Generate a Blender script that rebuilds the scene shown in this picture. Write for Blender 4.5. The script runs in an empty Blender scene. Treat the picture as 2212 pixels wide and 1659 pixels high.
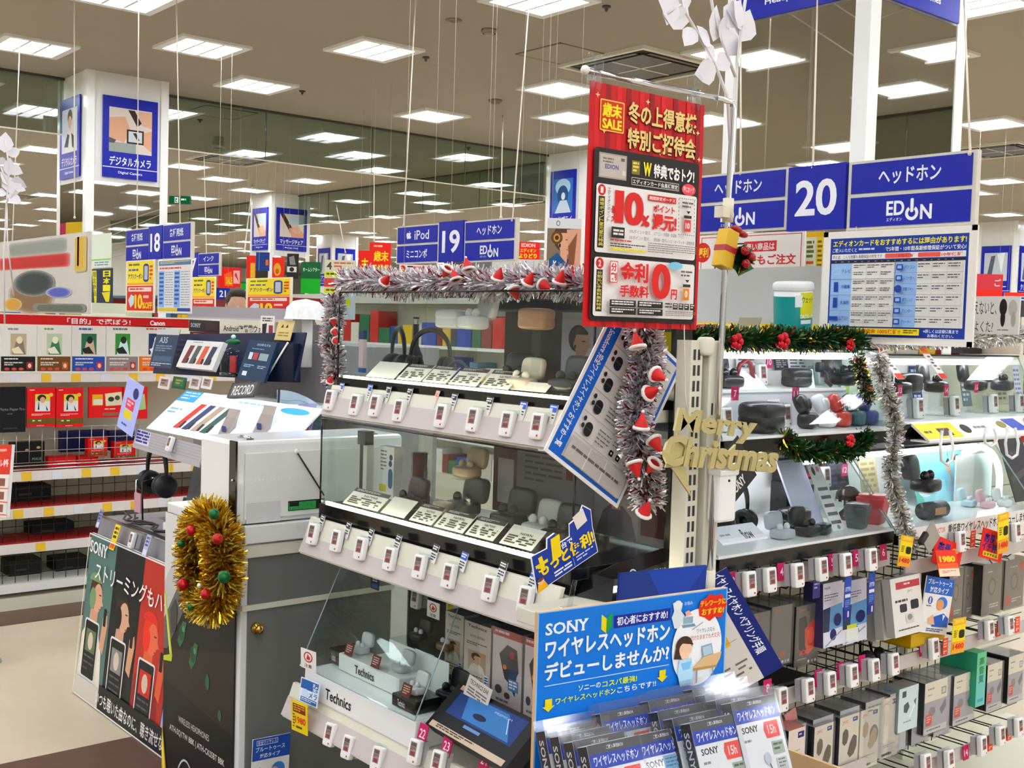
import bpy, bmesh, math, random
from mathutils import Vector, Matrix
V = Vector
random.seed(7)
sc = bpy.context.scene
COL = sc.collection
# ------------------------------------------------------------------ camera
IW, IH, FPX = 2212, 1659, 2487.0
PITCH, ROLL, YAW = -4.97568e-2, 2.92346e-2, 0.872318
CAM = V((0, 0, 1.55))
def _basis():
    f = V((0, math.cos(PITCH), math.sin(PITCH))); r = V((1, 0, 0)); u = r.cross(f)
    c, s = math.cos(ROLL), math.sin(ROLL)
    r, u = c*r + s*u, -s*r + c*u
    Rz = Matrix.Rotation(YAW, 3, 'Z')
    return Rz @ r, Rz @ u, Rz @ f
CR, CU, CF = _basis()
cd = bpy.data.cameras.new('camera'); cd.sensor_width = 36; cd.lens = FPX/IW*36; cd.clip_start = .05; cd.clip_end = 200
cam = bpy.data.objects.new('camera', cd); COL.objects.link(cam)
cam.matrix_world = Matrix.Translation(CAM) @ Matrix((CR, CU, -CF)).transposed().to_4x4()
sc.camera = cam
# ------------------------------------------------------------------ world, exposure
w = bpy.data.worlds.new('world'); sc.world = w; w.use_nodes = True
w.node_tree.nodes['Background'].inputs[0].default_value = (.9, .95, 1, 1)
w.node_tree.nodes['Background'].inputs[1].default_value = .05
sc.view_settings.view_transform = 'Standard'; sc.view_settings.look = 'None'
sc.view_settings.gamma = 1; sc.view_settings.use_curve_mapping = False
sc.view_settings.exposure = 0.86
CEIL_EMIT, CASE_EMIT = 13.0, 9.0
sc.cycles.transparent_max_bounces = 32
sc.cycles.max_bounces = 10; sc.cycles.diffuse_bounces = 4; sc.cycles.glossy_bounces = 5; sc.cycles.transmission_bounces = 6
sc.cycles.sample_clamp_indirect = 6
sc.cycles.use_light_tree = True
# ------------------------------------------------------------------ photo point -> point on a real plane
def ray(px, py): return CF + CR*((px - IW/2)/FPX) - CU*((py - IH/2)/FPX)
def onz(px, py, z): d = ray(px, py); return CAM + d*((z - CAM.z)/d.z)
def onx(px, py, x): d = ray(px, py); return CAM + d*((x - CAM.x)/d.x)
def ony(px, py, y): d = ray(px, py); return CAM + d*((y - CAM.y)/d.y)
def at(px, py, d): return CAM + ray(px, py)*d
# ------------------------------------------------------------------ materials
def lin(h):
    h = h.lstrip('#'); o = []
    for i in (0, 2, 4):
        c = int(h[i:i+2], 16)/255
        o.append(c/12.92 if c <= .04045 else ((c + .055)/1.055)**2.4)
    return (*o, 1)
_M = {}
def pbr(name, col, rough=.5, metal=0, noise=0, nscale=8, bump=0, bscale=120, spec=.5, coat=0):
    if name in _M: return _M[name]
    m = bpy.data.materials.new(name); m.use_nodes = True; nt = m.node_tree; b = nt.nodes['Principled BSDF']
    c = lin(col)
    b.inputs['Base Color'].default_value = c; b.inputs['Roughness'].default_value = rough; b.inputs['Metallic'].default_value = metal
    b.inputs['Specular IOR Level'].default_value = spec; b.inputs['Coat Weight'].default_value = coat
    if noise or bump:
        tc = nt.nodes.new('ShaderNodeTexCoord')
    if noise:
        n = nt.nodes.new('ShaderNodeTexNoise'); n.inputs['Scale'].default_value = nscale; n.inputs['Detail'].default_value = 5
        mx = nt.nodes.new('ShaderNodeMix'); mx.data_type = 'RGBA'
        mx.inputs[6].default_value = tuple(v*(1 - noise) for v in c[:3]) + (1,); mx.inputs[7].default_value = tuple(min(1, v*(1 + noise)) for v in c[:3]) + (1,)
        nt.links.new(tc.outputs['Object'], n.inputs['Vector']); nt.links.new(n.outputs['Fac'], mx.inputs[0]); nt.links.new(mx.outputs[2], b.inputs['Base Color'])
    if bump:
        n2 = nt.nodes.new('ShaderNodeTexNoise'); n2.inputs['Scale'].default_value = bscale
        bp = nt.nodes.new('ShaderNodeBump'); bp.inputs['Strength'].default_value = bump; bp.inputs['Distance'].default_value = .002
        nt.links.new(tc.outputs['Object'], n2.inputs['Vector']); nt.links.new(n2.outputs['Fac'], bp.inputs['Height']); nt.links.new(bp.outputs['Normal'], b.inputs['Normal'])
    _M[name] = m; return m
def emit(name, col, s):
    if name in _M: return _M[name]
    m = bpy.data.materials.new(name); m.use_nodes = True; nt = m.node_tree; nt.nodes.clear()
    e = nt.nodes.new('ShaderNodeEmission'); o = nt.nodes.new('ShaderNodeOutputMaterial')
    e.inputs[0].default_value = lin(col); e.inputs[1].default_value = s
    nt.links.new(e.outputs[0], o.inputs[0]); _M[name] = m; return m
def clear(name, tint='#f4f8f6', refl=1.0, rough=.01, haze=0, hazecol='#ffffff'):
    if name in _M: return _M[name]
    m = bpy.data.materials.new(name); m.use_nodes = True; nt = m.node_tree; nt.nodes.clear(); N = nt.nodes.new; K = nt.links.new
    t = N('ShaderNodeBsdfTransparent'); t.inputs[0].default_value = lin(tint)
    g = N('ShaderNodeBsdfGlossy'); g.inputs['Roughness'].default_value = rough
    lw = N('ShaderNodeLayerWeight'); lw.inputs[0].default_value = .5
    pw = N('ShaderNodeMath'); pw.operation = 'POWER'; pw.inputs[1].default_value = 5
    mu = N('ShaderNodeMath'); mu.operation = 'MULTIPLY_ADD'; mu.inputs[1].default_value = .75*refl; mu.inputs[2].default_value = .028*refl; mu.use_clamp = True
    mx = N('ShaderNodeMixShader'); o = N('ShaderNodeOutputMaterial')
    K(lw.outputs['Facing'], pw.inputs[0]); K(pw.outputs[0], mu.inputs[0]); K(mu.outputs[0], mx.inputs[0])
    src = t.outputs[0]
    if haze:
        d = N('ShaderNodeBsdfDiffuse'); d.inputs[0].default_value = lin(hazecol)
        h = N('ShaderNodeMixShader'); h.inputs[0].default_value = haze
        K(src, h.inputs[1]); K(d.outputs[0], h.inputs[2]); src = h.outputs[0]
    K(src, mx.inputs[1]); K(g.outputs[0], mx.inputs[2]); K(mx.outputs[0], o.inputs[0])
    _M[name] = m; return m
def MAT(m):
    if not isinstance(m, str): return m
    if m in _M: return _M[m]
    r, g, b = (int(m[i:i + 2], 16) for i in (1, 3, 5)); l = .3*r + .59*g + .11*b      # '#rrggbb' : printed ink, a touch richer than the sampled tone
    q = '#' + ''.join('%02x' % max(0, min(255, round((l + (v - l)*1.18 - 128)*1.06 + 126))) for v in (r, g, b))
    _M[m] = pbr('print_' + m[1:], q, .5, spec=.3); return _M[m]
pbr('ceiling_board', '#a59c8c', .9, noise=.03, nscale=1.5, bump=.1)
pbr('vinyl_cream', '#d0c2a6', .38, noise=.09, nscale=5, coat=.1)
pbr('vinyl_brown', '#5e3f30', .4, noise=.12, nscale=30)
pbr('cream_steel', '#dcdac6', .4, noise=.02)
pbr('white_paint', '#e8e9e4', .35, noise=.02)
pbr('white_gloss', '#f2f3f0', .15, noise=.01)
pbr('white_card', '#f0efea', .5, noise=.015)
pbr('grey_panel', '#6f716c', .5, noise=.04)
pbr('olive_panel', '#5d5c50', .3, noise=.05)
pbr('grey_wood', '#8f8c8e', .5, noise=.2, nscale=14)
pbr('black_gloss', '#0b0b0c', .18, noise=.1)
pbr('black_matt', '#17171a', .55, noise=.1)
pbr('charcoal', '#2c2d2f', .4, noise=.08)
pbr('chrome', '#d8d8d8', .12, metal=1, noise=.01)
pbr('steel_wire', '#c9cbcb', .3, metal=1, noise=.01)
pbr('black_wire', '#131313', .4)
pbr('brass', '#cfa64a', .25, metal=1, noise=.02)
pbr('mirror', '#d5d6cf', .015, metal=1)
pbr('dark_frame', '#4a463c', .4, noise=.05)
pbr('rope', '#d6cdb8', .7)
pbr('card_brown', '#c9a877', .7, noise=.06)
pbr('rail_grey', '#c5bbb6', .45, noise=.02)
pbr('blue_sign', '#0c1ca8', .3, noise=.01, spec=.3)
pbr('tinsel_silver', '#f0f0f2', .25, metal=1)
pbr('tinsel_white', '#e6e4e6', .3, metal=.2)
pbr('tinsel_red', '#b0232e', .2, metal=1)
pbr('tinsel_gold', '#e6c030', .22, metal=1)
pbr('tinsel_gold2', '#e8d460', .3, metal=.3)
pbr('tinsel_green', '#23552a', .3, metal=.5)
pbr('tinsel_pale', '#c8c4a8', .22, metal=1)
pbr('gold_plastic', '#cdbf86', .25, metal=.4)
pbr('skin', '#c79a7e', .55, noise=.05)
pbr('hair', '#2a221e', .6, noise=.15, nscale=60)
clear('acrylic', '#f6faf9', .9)
clear('glass', '#d3dcd6', 1.1)
clear('smoke_acrylic', '#c9c8cb', 1.4)
clear('film', '#f8f9fa', 2.0, .07, .02)
clear('film_grey', '#cfd0d4', 1.4, .05, .3, '#8e8e8e')
emit('tube', '#f3f6ff', CEIL_EMIT)
emit('case_tube', '#f6f2ff', CASE_EMIT)
emit('led_warm', '#fff0d0', 14.0)
emit('ring_light', '#e9fbff', 2.2)
emit('exit_green', '#0b5a34', .6)
# ------------------------------------------------------------------ objects
WM = {}
def _reg(o, M):
    WM[o.name] = M.copy(); return o
def tag(o, label=None, cat=None, group=None, kind=None):
    if label: o['label'] = label
    if cat: o['category'] = cat
    if group: o['group'] = group
    if kind: o['kind'] = kind
    return o
def frame(o, xd=(1, 0, 0), up=(0, 0, 1)):
    x = V(xd).normalized(); u = V(up); z = (u - x*u.dot(x)).normalized(); y = z.cross(x)
    return Matrix.Translation(V(o)) @ Matrix((x, y, z)).transposed().to_4x4()
def thing(name, label, cat, M=(0, 0, 0), group=None, kind=None):
    o = bpy.data.objects.new(name, None); COL.objects.link(o); o.empty_display_size = .05
    if not isinstance(M, Matrix): M = Matrix.Translation(V(M))
    o.matrix_world = M; _reg(o, M)
    return tag(o, label, cat, group, kind)
class MB:
    def __init__(s): s.v = []; s.f = []; s.m = []; s.sm = []; s.mats = []
    def mi(s, m):
        m = MAT(m)
        if m not in s.mats: s.mats.append(m)
        return s.mats.index(m)
    def poly(s, pts, m, smooth=False):
        b = len(s.v); s.v += [tuple(p) for p in pts]; s.f.append(tuple(range(b, b + len(pts)))); s.m.append(s.mi(m)); s.sm.append(smooth); return s
    def mesh(s, vs, fs, m, smooth=False):
        b = len(s.v); s.v += [tuple(p) for p in vs]; k = s.mi(m)
        for f in fs: s.f.append(tuple(b + i for i in f)); s.m.append(k); s.sm.append(smooth)
        return s
    def hexa(s, p, m):   # 8 corners: bottom ring 0-3, top ring 4-7
        return s.mesh(p, [(3, 2, 1, 0), (4, 5, 6, 7), (0, 1, 5, 4), (1, 2, 6, 5), (2, 3, 7, 6), (3, 0, 4, 7)], m)
    def box(s, x0, y0, z0, x1, y1, z1, m, M=None):
        p = [(x0, y0, z0), (x1, y0, z0), (x1, y1, z0), (x0, y1, z0), (x0, y0, z1), (x1, y0, z1), (x1, y1, z1), (x0, y1, z1)]
        if M is not None: p = [M @ V(q) for q in p]
        return s.hexa(p, m)
    def prism(s, pts, d, m, m2=None):
        d = V(d); n = len(pts); a = [V(p) for p in pts]; b = [p + d for p in a]
        s.poly(a, m); s.poly(b[::-1], m)
        s.mesh(a + b, [(i, n + i, n + (i + 1) % n, (i + 1) % n) for i in range(n)], m2 or m)
        return s
    def tube(s, path, r, m, n=8, closed=False, cap=True):
        P = [V(p) for p in path]; k = len(P); vs = []; up = V((0, 0, 1)); R = r if isinstance(r, (list, tuple)) else [r]*k
        prev = None
        for i, p in enumerate(P):
            a = P[(i - 1) % k] if (closed or i) else p; b = P[(i + 1) % k] if (closed or i < k - 1) else p
            t = (b - a).normalized()
            if prev is None:
                u = t.cross(up if abs(t.z) < .9 else V((1, 0, 0))).normalized()
            else:
                u = (prev - t*prev.dot(t)).normalized()
            prev = u; q = t.cross(u)
            for j in range(n):
                g = 2*math.pi*j/n; vs.append(p + (u*math.cos(g) + q*math.sin(g))*R[i])
        fs = [(i*n + j, i*n + (j + 1) % n, ((i + 1) % k)*n + (j + 1) % n, ((i + 1) % k)*n + j) for i in range(k if closed else k - 1) for j in range(n)]
        if cap and not closed: fs += [tuple(range(n))[::-1], tuple((k - 1)*n + j for j in range(n))]
        return s.mesh(vs, fs, m, True)
    def rod(s, a, b, r, m, n=8): return s.tube([a, b], r, m, n)
    def sph(s, c, r, m, nu=14, nv=9, M=None):
        if not isinstance(r, (tuple, list)): r = (r, r, r)
        vs = []; fs = []
        for i in range(nv + 1):
            a = math.pi*i/nv
            for j in range(nu):
                b = 2*math.pi*j/nu; q = V((math.sin(a)*math.cos(b)*r[0], math.sin(a)*math.sin(b)*r[1], math.cos(a)*r[2]))
                vs.append(V(c) + (M @ q if M is not None else q))
        for i in range(nv):
            for j in range(nu): fs.append((i*nu + j, (i + 1)*nu + j, (i + 1)*nu + (j + 1) % nu, i*nu + (j + 1) % nu))
        return s.mesh(vs, fs, m, True)
    def rbox(s, c, h, m, M=None, e=.45, nu=20, nv=12):  # rounded (superellipsoid) block
        vs = []; fs = []
        sg = lambda x: math.copysign(abs(x)**e, x)
        for i in range(nv + 1):
            a = math.pi*i/nv - math.pi/2
            for j in range(nu):
                b = 2*math.pi*j/nu; q = V((h[0]*sg(math.cos(a))*sg(math.cos(b)), h[1]*sg(math.cos(a))*sg(math.sin(b)), h[2]*sg(math.sin(a))))
                vs.append(V(c) + (M @ q if M is not None else q))
        for i in range(nv):
            for j in range(nu): fs.append((i*nu + j, i*nu + (j + 1) % nu, (i + 1)*nu + (j + 1) % nu, (i + 1)*nu + j))
        return s.mesh(vs, fs, m, True)
    def lathe(s, prof, o, m, n=16, ax=None):
        A = Matrix.Identity(3) if ax is None else V((0, 0, 1)).rotation_difference(V(ax)).to_matrix()
        vs = []; k = len(prof)
        for (r, z) in prof:
            for j in range(n):
                g = 2*math.pi*j/n; vs.append(V(o) + A @ V((r*math.cos(g), r*math.sin(g), z)))
        fs = [(i*n + j, i*n + (j + 1) % n, (i + 1)*n + (j + 1) % n, (i + 1)*n + j) for i in range(k - 1) for j in range(n)]
        return s.mesh(vs, fs, m, True)
    def build(s, name, parent=None, M=None, world=True, bevel=0, **kw):
        """vertices are world coordinates unless M (the part's own world frame) is given, or world=False (parent's frame)"""
        me = bpy.data.meshes.new(name)
        PW = WM[parent.name] if parent is not None else Matrix.Identity(4)
        vs = s.v
        if M is not None: loc = PW.inverted() @ M
        elif parent is not None:
            loc = Matrix.Identity(4)
            if world:
                I = PW.inverted(); vs = [I @ V(p) for p in vs]
        else:
            xs = [[p[i] for p in vs] for i in range(3)]
            o = V(((min(xs[0]) + max(xs[0]))/2, (min(xs[1]) + max(xs[1]))/2, min(xs[2])))
            vs = [V(p) - o for p in vs]; loc = Matrix.Translation(o)
        me.from_pydata([tuple(p) for p in vs], [], s.f)
        for m in s.mats: me.materials.append(m)
        me.polygons.foreach_set('material_index', s.m); me.polygons.foreach_set('use_smooth', s.sm)
        me.update()
        o = bpy.data.objects.new(name, me); COL.objects.link(o)
        if parent is not None: o.parent = parent
        o.matrix_local = loc; _reg(o, PW @ loc)
        if bevel:
            b = o.modifiers.new('bevel', 'BEVEL'); b.width = bevel; b.segments = 2; b.limit_method = 'ANGLE'; b.harden_normals = False
        return tag(o, **kw)
KIDS = {}
def kids(o): return [c for c in bpy.data.objects if c.parent == o]
def protokids(o):
    if o.name not in KIDS: KIDS[o.name] = list(o.children)
    return KIDS[o.name]
def dup(root, M=None, label=None, group=None, parent=None):
    c = root.copy(); COL.objects.link(c)
    if M is not None: c.matrix_world = M; _reg(c, M)
    if parent is not None: c.parent = parent
    if label: c['label'] = label
    if group: c['group'] = group
    for ch in protokids(root): dup(ch, parent=c)
    return c
# ------------------------------------------------------------------ flat print
_TX = {}
def text_geo(t, bold=0, res=2):
    k = (t, bold, res)
    if k not in _TX:
        c = bpy.data.curves.new('t', 'FONT'); c.body = t; c.offset = bold; c.resolution_u = res; c.fill_mode = 'FRONT'
        o = bpy.data.objects.new('t', c); m = o.to_mesh()
        vs = [tuple(x.co[:2]) for x in m.vertices]; fs = [tuple(p.vertices) for p in m.polygons]
        o.to_mesh_clear(); bpy.data.objects.remove(o); bpy.data.curves.remove(c)
        xs = [a for a, b in vs] or [0, 1]; ys = [b for a, b in vs] or [0, 1]
        _TX[k] = (vs, fs, (min(xs), min(ys), max(xs), max(ys)))
    return _TX[k]
class Cv:
    """flat print laid out in design units (x right, y down) on a w x h sheet whose frame has X right, Z up, Y into the sheet"""
    def __init__(s, dw, dh, w, h, eps=.00012, y0=0):
        s.b = MB(); s.dw, s.dh, s.w, s.h, s.eps, s.k, s.y0 = dw, dh, w, h, eps, 1, y0
    def p(s, x, y): return (x/s.dw*s.w, s.y0 - s.k*s.eps, (1 - y/s.dh)*s.h)
    def P(s, pts, m): s.b.poly([s.p(*q) for q in pts], m); s.k += 1; return s
    def R(s, x0, y0, x1, y1, m): return s.P([(x0, y1), (x1, y1), (x1, y0), (x0, y0)], m)
    def E(s, cx, cy, rx, ry, m, n=20, a0=0, a1=360): return s.P([(cx + rx*math.cos(math.radians(a0 + (a1 - a0)*i/n)), cy + ry*math.sin(math.radians(a0 + (a1 - a0)*i/n))) for i in range(n + (a1 - a0 < 360))], m)
    def RR(s, x0, y0, x1, y1, r, m, n=4):
        pts = []
        for cx, cy, a in ((x1 - r, y1 - r, 0), (x0 + r, y1 - r, 90), (x0 + r, y0 + r, 180), (x1 - r, y0 + r, 270)):
            pts += [(cx + r*math.cos(math.radians(a + 90*i/n)), cy + r*math.sin(math.radians(a + 90*i/n))) for i in range(n + 1)]
        return s.P(pts, m)
    def FR(s, x0, y0, x1, y1, t, m):
        k = s.k
        for q in ((x0, y0, x1, y0 + t), (x0, y1 - t, x1, y1), (x0, y0, x0 + t, y1), (x1 - t, y0, x1, y1)): s.k = k; s.R(*q, m)
        return s
    def L(s, x0, y0, x1, y1, t, m):
        d = math.hypot(x1 - x0, y1 - y0) or 1; nx, ny = -(y1 - y0)/d*t/2, (x1 - x0)/d*t/2
        return s.P([(x0 + nx, y0 + ny), (x1 + nx, y1 + ny), (x1 - nx, y1 - ny), (x0 - nx, y0 - ny)], m)
    def T(s, t, x0, y0, x1, y1, m, bold=.015, rot=0, res=2, sk=0):
        if len(t) < 3: res = max(res, 4)
        ex = min(.03, max(0, bold - .018)); vs, fs, (a, b, c, d) = text_geo(t, min(bold, .018), res)
        if ex > .004:
            em = (x1 - x0)/(c - a or 1)*ex*.9; kk = s.k; yy = (y1 - y0)/(d - b or 1)*ex*.5
            for qx, qy in ((-em, -yy), (em, yy), (-em, yy)):
                s.T(t, x0 + em + qx, y0 + yy + qy, x1 - em + qx, y1 - yy + qy, m, .018, rot, res, sk); s.k -= .7
        out = []
        for (x, y) in vs:
            u, v = (x - a)/(c - a or 1), (d - y)/(d - b or 1)
            if rot == 90: u, v = 1 - v, u      # top to bottom, turned clockwise
            X = x0 + u*(x1 - x0) + sk*(1 - v); Y = y0 + v*(y1 - y0); out.append(s.p(X, Y))
        s.b.mesh(out, fs, m); s.k += 1; return s
    def TV(s, t, x0, y0, x1, y1, m, bold=.015):   # upright characters stacked downwards
        n = len(t); h = (y1 - y0)/n; k = s.k
        for i, ch in enumerate(t): s.k = k; s.T(ch, x0, y0 + i*h + h*.06, x1, y0 + (i + 1)*h - h*.06, m, bold, res=1)
        return s
    def X(s, x0, y0, x1, y1, n, m, fill=.5, seed=1, gap=.25):  # unreadably small lines of print
        r = random.Random(seed*31 + n); h = (y1 - y0)/n; k = s.k
        for i in range(n):
            x = x0; y = y0 + i*h; end = x0 + (x1 - x0)*(1 if i < n - 1 else r.uniform(.4, 1))
            while x < end - 1e-6:
                wd = min(end - x, h*r.uniform(.7, 2.6)); s.k = k; s.R(x, y, x + wd, y + h*fill, m); x += wd + h*gap
        s.k = k + 1; return s
    def build(s, name, parent, M=None, **kw): return s.b.build(name, parent, M=M, world=False, **kw)
def edion(c, x0, y0, x1, y1, m='#f2f3f5', sub=True):
    w = x1 - x0; h = y1 - y0
    c.T('ED', x0, y0 + h*.04, x0 + w*.40, y0 + h*.72, m, .03)
    c.T('N', x0 + w*.75, y0 + h*.28, x1, y0 + h*.97, m, .03)
    if sub: c.T('エディオン', x0 + w*.01, y0 + h*.82, x0 + w*.36, y0 + h, m, .01)
    cx, cy, r = x0 + w*.57, y0 + h*.66, h*.34; k = c.k; rx = w*.145
    pts = []
    for i in range(15):
        a = math.radians(-58 + 296*i/14); pts.append((cx + rx*math.cos(a), cy + r*math.sin(a)))
    for i in range(15):
        a = math.radians(-58 + 296*(14 - i)/14); pts.append((cx + rx*.55*math.cos(a), cy + r*.55*math.sin(a)))
    c.P(pts, m); c.RR(cx - w*.035, y0 - h*.03, cx + w*.035, y0 + h*.62, w*.03, m)
def sony(c, x0, y0, x1, y1, m):   # slab serif word
    w = (x1 - x0)/4; t = .26
    c.T('SONY', x0, y0, x1, y1, m, .025)
    k = c.k
    for (a, b) in ((.52, .72), (.75, .95)):   # serifs on N and Y
        for yy in ((0, .1), (.9, 1)):
            if a > .7 and yy[0]: a2, b2 = .83, .93
            else: a2, b2 = a, b
            c.k = k; c.R(x0 + (x1 - x0)*a2, y0 + (y1 - y0)*yy[0], x0 + (x1 - x0)*(a2 + .08), y0 + (y1 - y0)*yy[1], m)
            if not (a > .7 and yy[0]): c.k = k; c.R(x0 + (x1 - x0)*(b2 - .05), y0 + (y1 - y0)*yy[0], x0 + (x1 - x0)*(b2 + .03), y0 + (y1 - y0)*yy[1], m)
def bmark(c, x, y, h, m):   # generic bitten-apple emblem
    pts = [(0, .3), (.12, .22), (.28, .24), (.4, .3), (.52, .24), (.7, .22), (.85, .3), (.74, .42), (.72, .55), (.8, .68), (.9, .74), (.8, .92), (.66, 1), (.5, .95), (.4, .93), (.28, .97), (.14, 1), (.02, .84), (-.06, .6), (-.06, .42)]
    c.P([(x + a*h*.85, y + b*h) for a, b in pts], m); c.P([(x + h*.36, y + h*.2), (x + h*.38, y + h*.08), (x + h*.5, y), (x + h*.47, y + h*.13)], m)
def sheet(bl, br, tl):
    bl, br, tl = V(bl), V(br), V(tl); x = br - bl; M = frame(bl, x, tl - bl); I = M.inverted()
    return M, x.length, (I @ tl).z
def board(name, label, cat, M, w, h, dw, dh, paint, base='white_card', th=.004, group=None, parent=None, pname='board', bev=0):
    """a flat sign: sheet + print; a thing of its own, or a part when parent is given"""
    if parent is None: root = thing(name, label, cat, M, group)
    else: root = parent
    s = MB().box(0, 0, 0, w, th, h, base).build(pname, root, M=M, bevel=bev)
    c = Cv(dw, dh, w, h); paint(c); c.build('print', s if parent is not None else root, M=M)
    return root
def boardp(name, label, cat, bl, br, tl, dw, dh, paint, **k):
    M, w, h = sheet(bl, br, tl); return board(name, label, cat, M, w, h, dw, dh, paint, **k)
ORD = 'first second third fourth fifth sixth seventh eighth ninth tenth eleventh twelfth thirteenth fourteenth fifteenth sixteenth seventeenth eighteenth nineteenth twentieth'.split()
K = 2.2; HC = 1.55 + K
# ================================================================== setting
def struct(mb, name, **k): return mb.build(name, kind='structure', **k)
X0, X1, Y0, Y1 = -46.0, 14.0, -16.0, 46.0
struct(MB().box(X0, Y0, -.1, X1, Y1, 0, 'vinyl_cream'), 'floor')
struct(MB().box(X0, Y0, HC, X1, Y1, HC + .1, 'ceiling_board'), 'ceiling')
struct(MB().box(X0 - .2, Y0, 0, X0, Y1, HC, 'white_paint'), 'wall_left')
struct(MB().box(X0, Y1, 0, X1, Y1 + .2, HC, 'white_paint'), 'wall_far')
struct(MB().box(X1, Y0, 0, X1 + .2, Y1, HC, 'white_paint'), 'wall_right')
struct(MB().box(X0, Y0 - .2, 0, X1, Y0, HC, 'white_paint'), 'wall_back')
xb = onz(155, 1620, 0).x
struct(MB().box(xb, Y0 + 1, 0, 2.6, 2.6, .003, 'vinyl_brown'), 'floor_strip')
struct(MB().box(-6.2, Y0 + 1, 0, onz(60, 1345, 0).x, Y1 - 20, .003, 'vinyl_brown'), 'floor_strip')
# ceiling lights on a staggered lattice
LS = .135*K
def light_proto(near):
    t = thing('ceiling_light', 'recessed square ceiling light with three glowing tube rows in a pale frame', 'ceiling light', (0, 0, HC), 'recessed square ceiling lights')
    f = MB(); a, b, z0, z1 = LS, LS*.80, -.022, 0
    for q in ((-a, -a, a, -b), (-a, b, a, a), (-a, -b, -b, b), (b, -b, a, b)): f.box(q[0], q[1], z0, q[2], q[3], z1, 'white_paint')
    for x in (-.27, .27): f.box(-b, b*x*1.24 - .012, z0 + .004, b, b*x*1.24 + .012, z1, 'white_paint')
    f.build('light_frame', t, world=False)
    g = MB()
    for i, x in enumerate((-.66, 0, .66)):
        m = MB() if near else g
        m.box(-b, b*x - b*.29, -.012, b, b*x + b*.29, -.004, 'tube')
        if near: m.build('diffuser', t, world=False)
    if not near: g.build('diffuser', t, world=False)
    return t
PN = light_proto(True); PF = light_proto(False); usedN = usedF = False
def in_view(p, mx=200, my=60):
    d = p - CAM; z = d.dot(CF)
    if z < .4: return None
    u = IW/2 + FPX*d.dot(CR)/z; v = IH/2 - FPX*d.dot(CU)/z
    return (u, v, z) if -mx < u < IW + mx and -my < v < IH else None
nearest = {('A', 1, 1): 'ceiling light above and left of the red sale banner, nearer of two', ('B', 1, 0): 'ceiling light just in front of the digital camera column, right of it', ('A', 2, 0): 'ceiling light left of the digital camera column at the left edge', ('A', 2, 1): 'ceiling light just right of the digital camera column', ('A', 2, 2): 'ceiling light straight above the aisle 19 sign, this side of the glass curtain'}
LIGHTS = []
for i in range(-14, 24):
    for j in range(-14, 24):
        for t, (ox, oy) in (('A', (-2.70, 1.405)), ('B', (-3.14, 1.865))):
            if t == 'B' and not (i % 2 == 1 and j % 2 == 0): continue
            p = V(((ox - .915*i)*K, (oy + .925*j)*K, HC))
            if not (X0 + 1 < p.x < X1 - 1 and Y0 + 1 < p.y < Y1 - 1): continue
            q = in_view(p); dist = (p - CAM).length
            if not (dist < 24 or (q and dist < 44)): continue
            if abs(p.x + 2.8 + .38) < .5 and abs(p.y - 4.2 - .38) < .5: continue
            LIGHTS.append((dist, p, t, i, j, q))
LIGHTS.sort(key=lambda a: (a[5] is None, a[0]))
REST = MB()
for dist, p, t, i, j, q in LIGHTS:
    if q is None or LIGHTS.index((dist, p, t, i, j, q)) > 285:
        b = LS*.8
        for x in (-.66, 0, .66): REST.box(p.x - b, p.y + b*x - b*.29, HC - .012, p.x + b, p.y + b*x + b*.29, HC - .004, 'tube')
        for y in (-LS*.9, LS*.9): REST.box(p.x - LS, p.y + y - LS*.1, HC - .022, p.x + LS, p.y + y + LS*.1, HC - .001, 'white_paint')
        continue
    near = dist < 15
    P = PN if near else PF
    lab = nearest.get((t, i, j)); M = Matrix.Translation(p)
    if near and not usedN: o = PN; usedN = True; o.matrix_world = M; _reg(o, M)
    elif not near and not usedF: o = PF; usedF = True; o.matrix_world = M; _reg(o, M)
    else: o = dup(P, M)
    if lab: o['label'] = lab
REST.build('ceiling_light_rows', label='rows of square ceiling lights beyond and outside the view', cat='ceiling light', kind='stuff')
# air conditioners
def cassette(p, s, label):
    t = thing('ceiling_air_conditioner', label, 'air conditioner', V((p.x, p.y, HC)), 'four way cassette air conditioners')
    f = MB(); a = s; z = -.03
    for q in ((-a, -a, a, -a*.92), (-a, a*.92, a, a), (-a, -a*.92, -a*.92, a*.92), (a*.92, -a*.92, a, a*.92)): f.box(q[0], q[1], z, q[2], q[3], 0, 'cream_steel')
    f.build('panel_frame', t, world=False)
    MB().box(-a*.92, -a*.92, -.012, a*.92, a*.92, -.006, 'black_matt').build('slot_recess', t, world=False)
    for k in range(4):
        M = Matrix.Rotation(k*math.pi/2, 4, 'Z'); MB().box(-a*.66, -a*.84, -.03, a*.66, -a*.76, -.02, 'dark_frame', M).build('louvre_flap', t, world=False)
    g = MB(); g.box(-a*.68, -a*.68, -.03, a*.68, a*.68, -.014, 'dark_frame')
    g.box(-.008, -a*.68, -.034, .008, a*.68, -.03, 'cream_steel'); g.box(-a*.68, -.008, -.034, a*.68, .008, -.03, 'cream_steel')
    g.build('intake_grille', t, world=False)
for c, s, l in (((1385, 140), .49, 'large ceiling air conditioner grille behind the top of the red sale banner'), ((500, 342), .47, 'ceiling air conditioner seen through the hanging glass right of the camera column'), ((1130, 432), .45, 'ceiling air conditioner just left of the second column beyond the glass curtain'), ((2160, 322), .45, 'ceiling air conditioner right of the aisle 20 sign'), ((610, 477), .4, 'far ceiling air conditioner right of the massage chair column'), ((30, 420), .42, 'ceiling air conditioner left of the camera column behind the white leaves')):
    cassette(onz(*c, HC), s, l)
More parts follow.
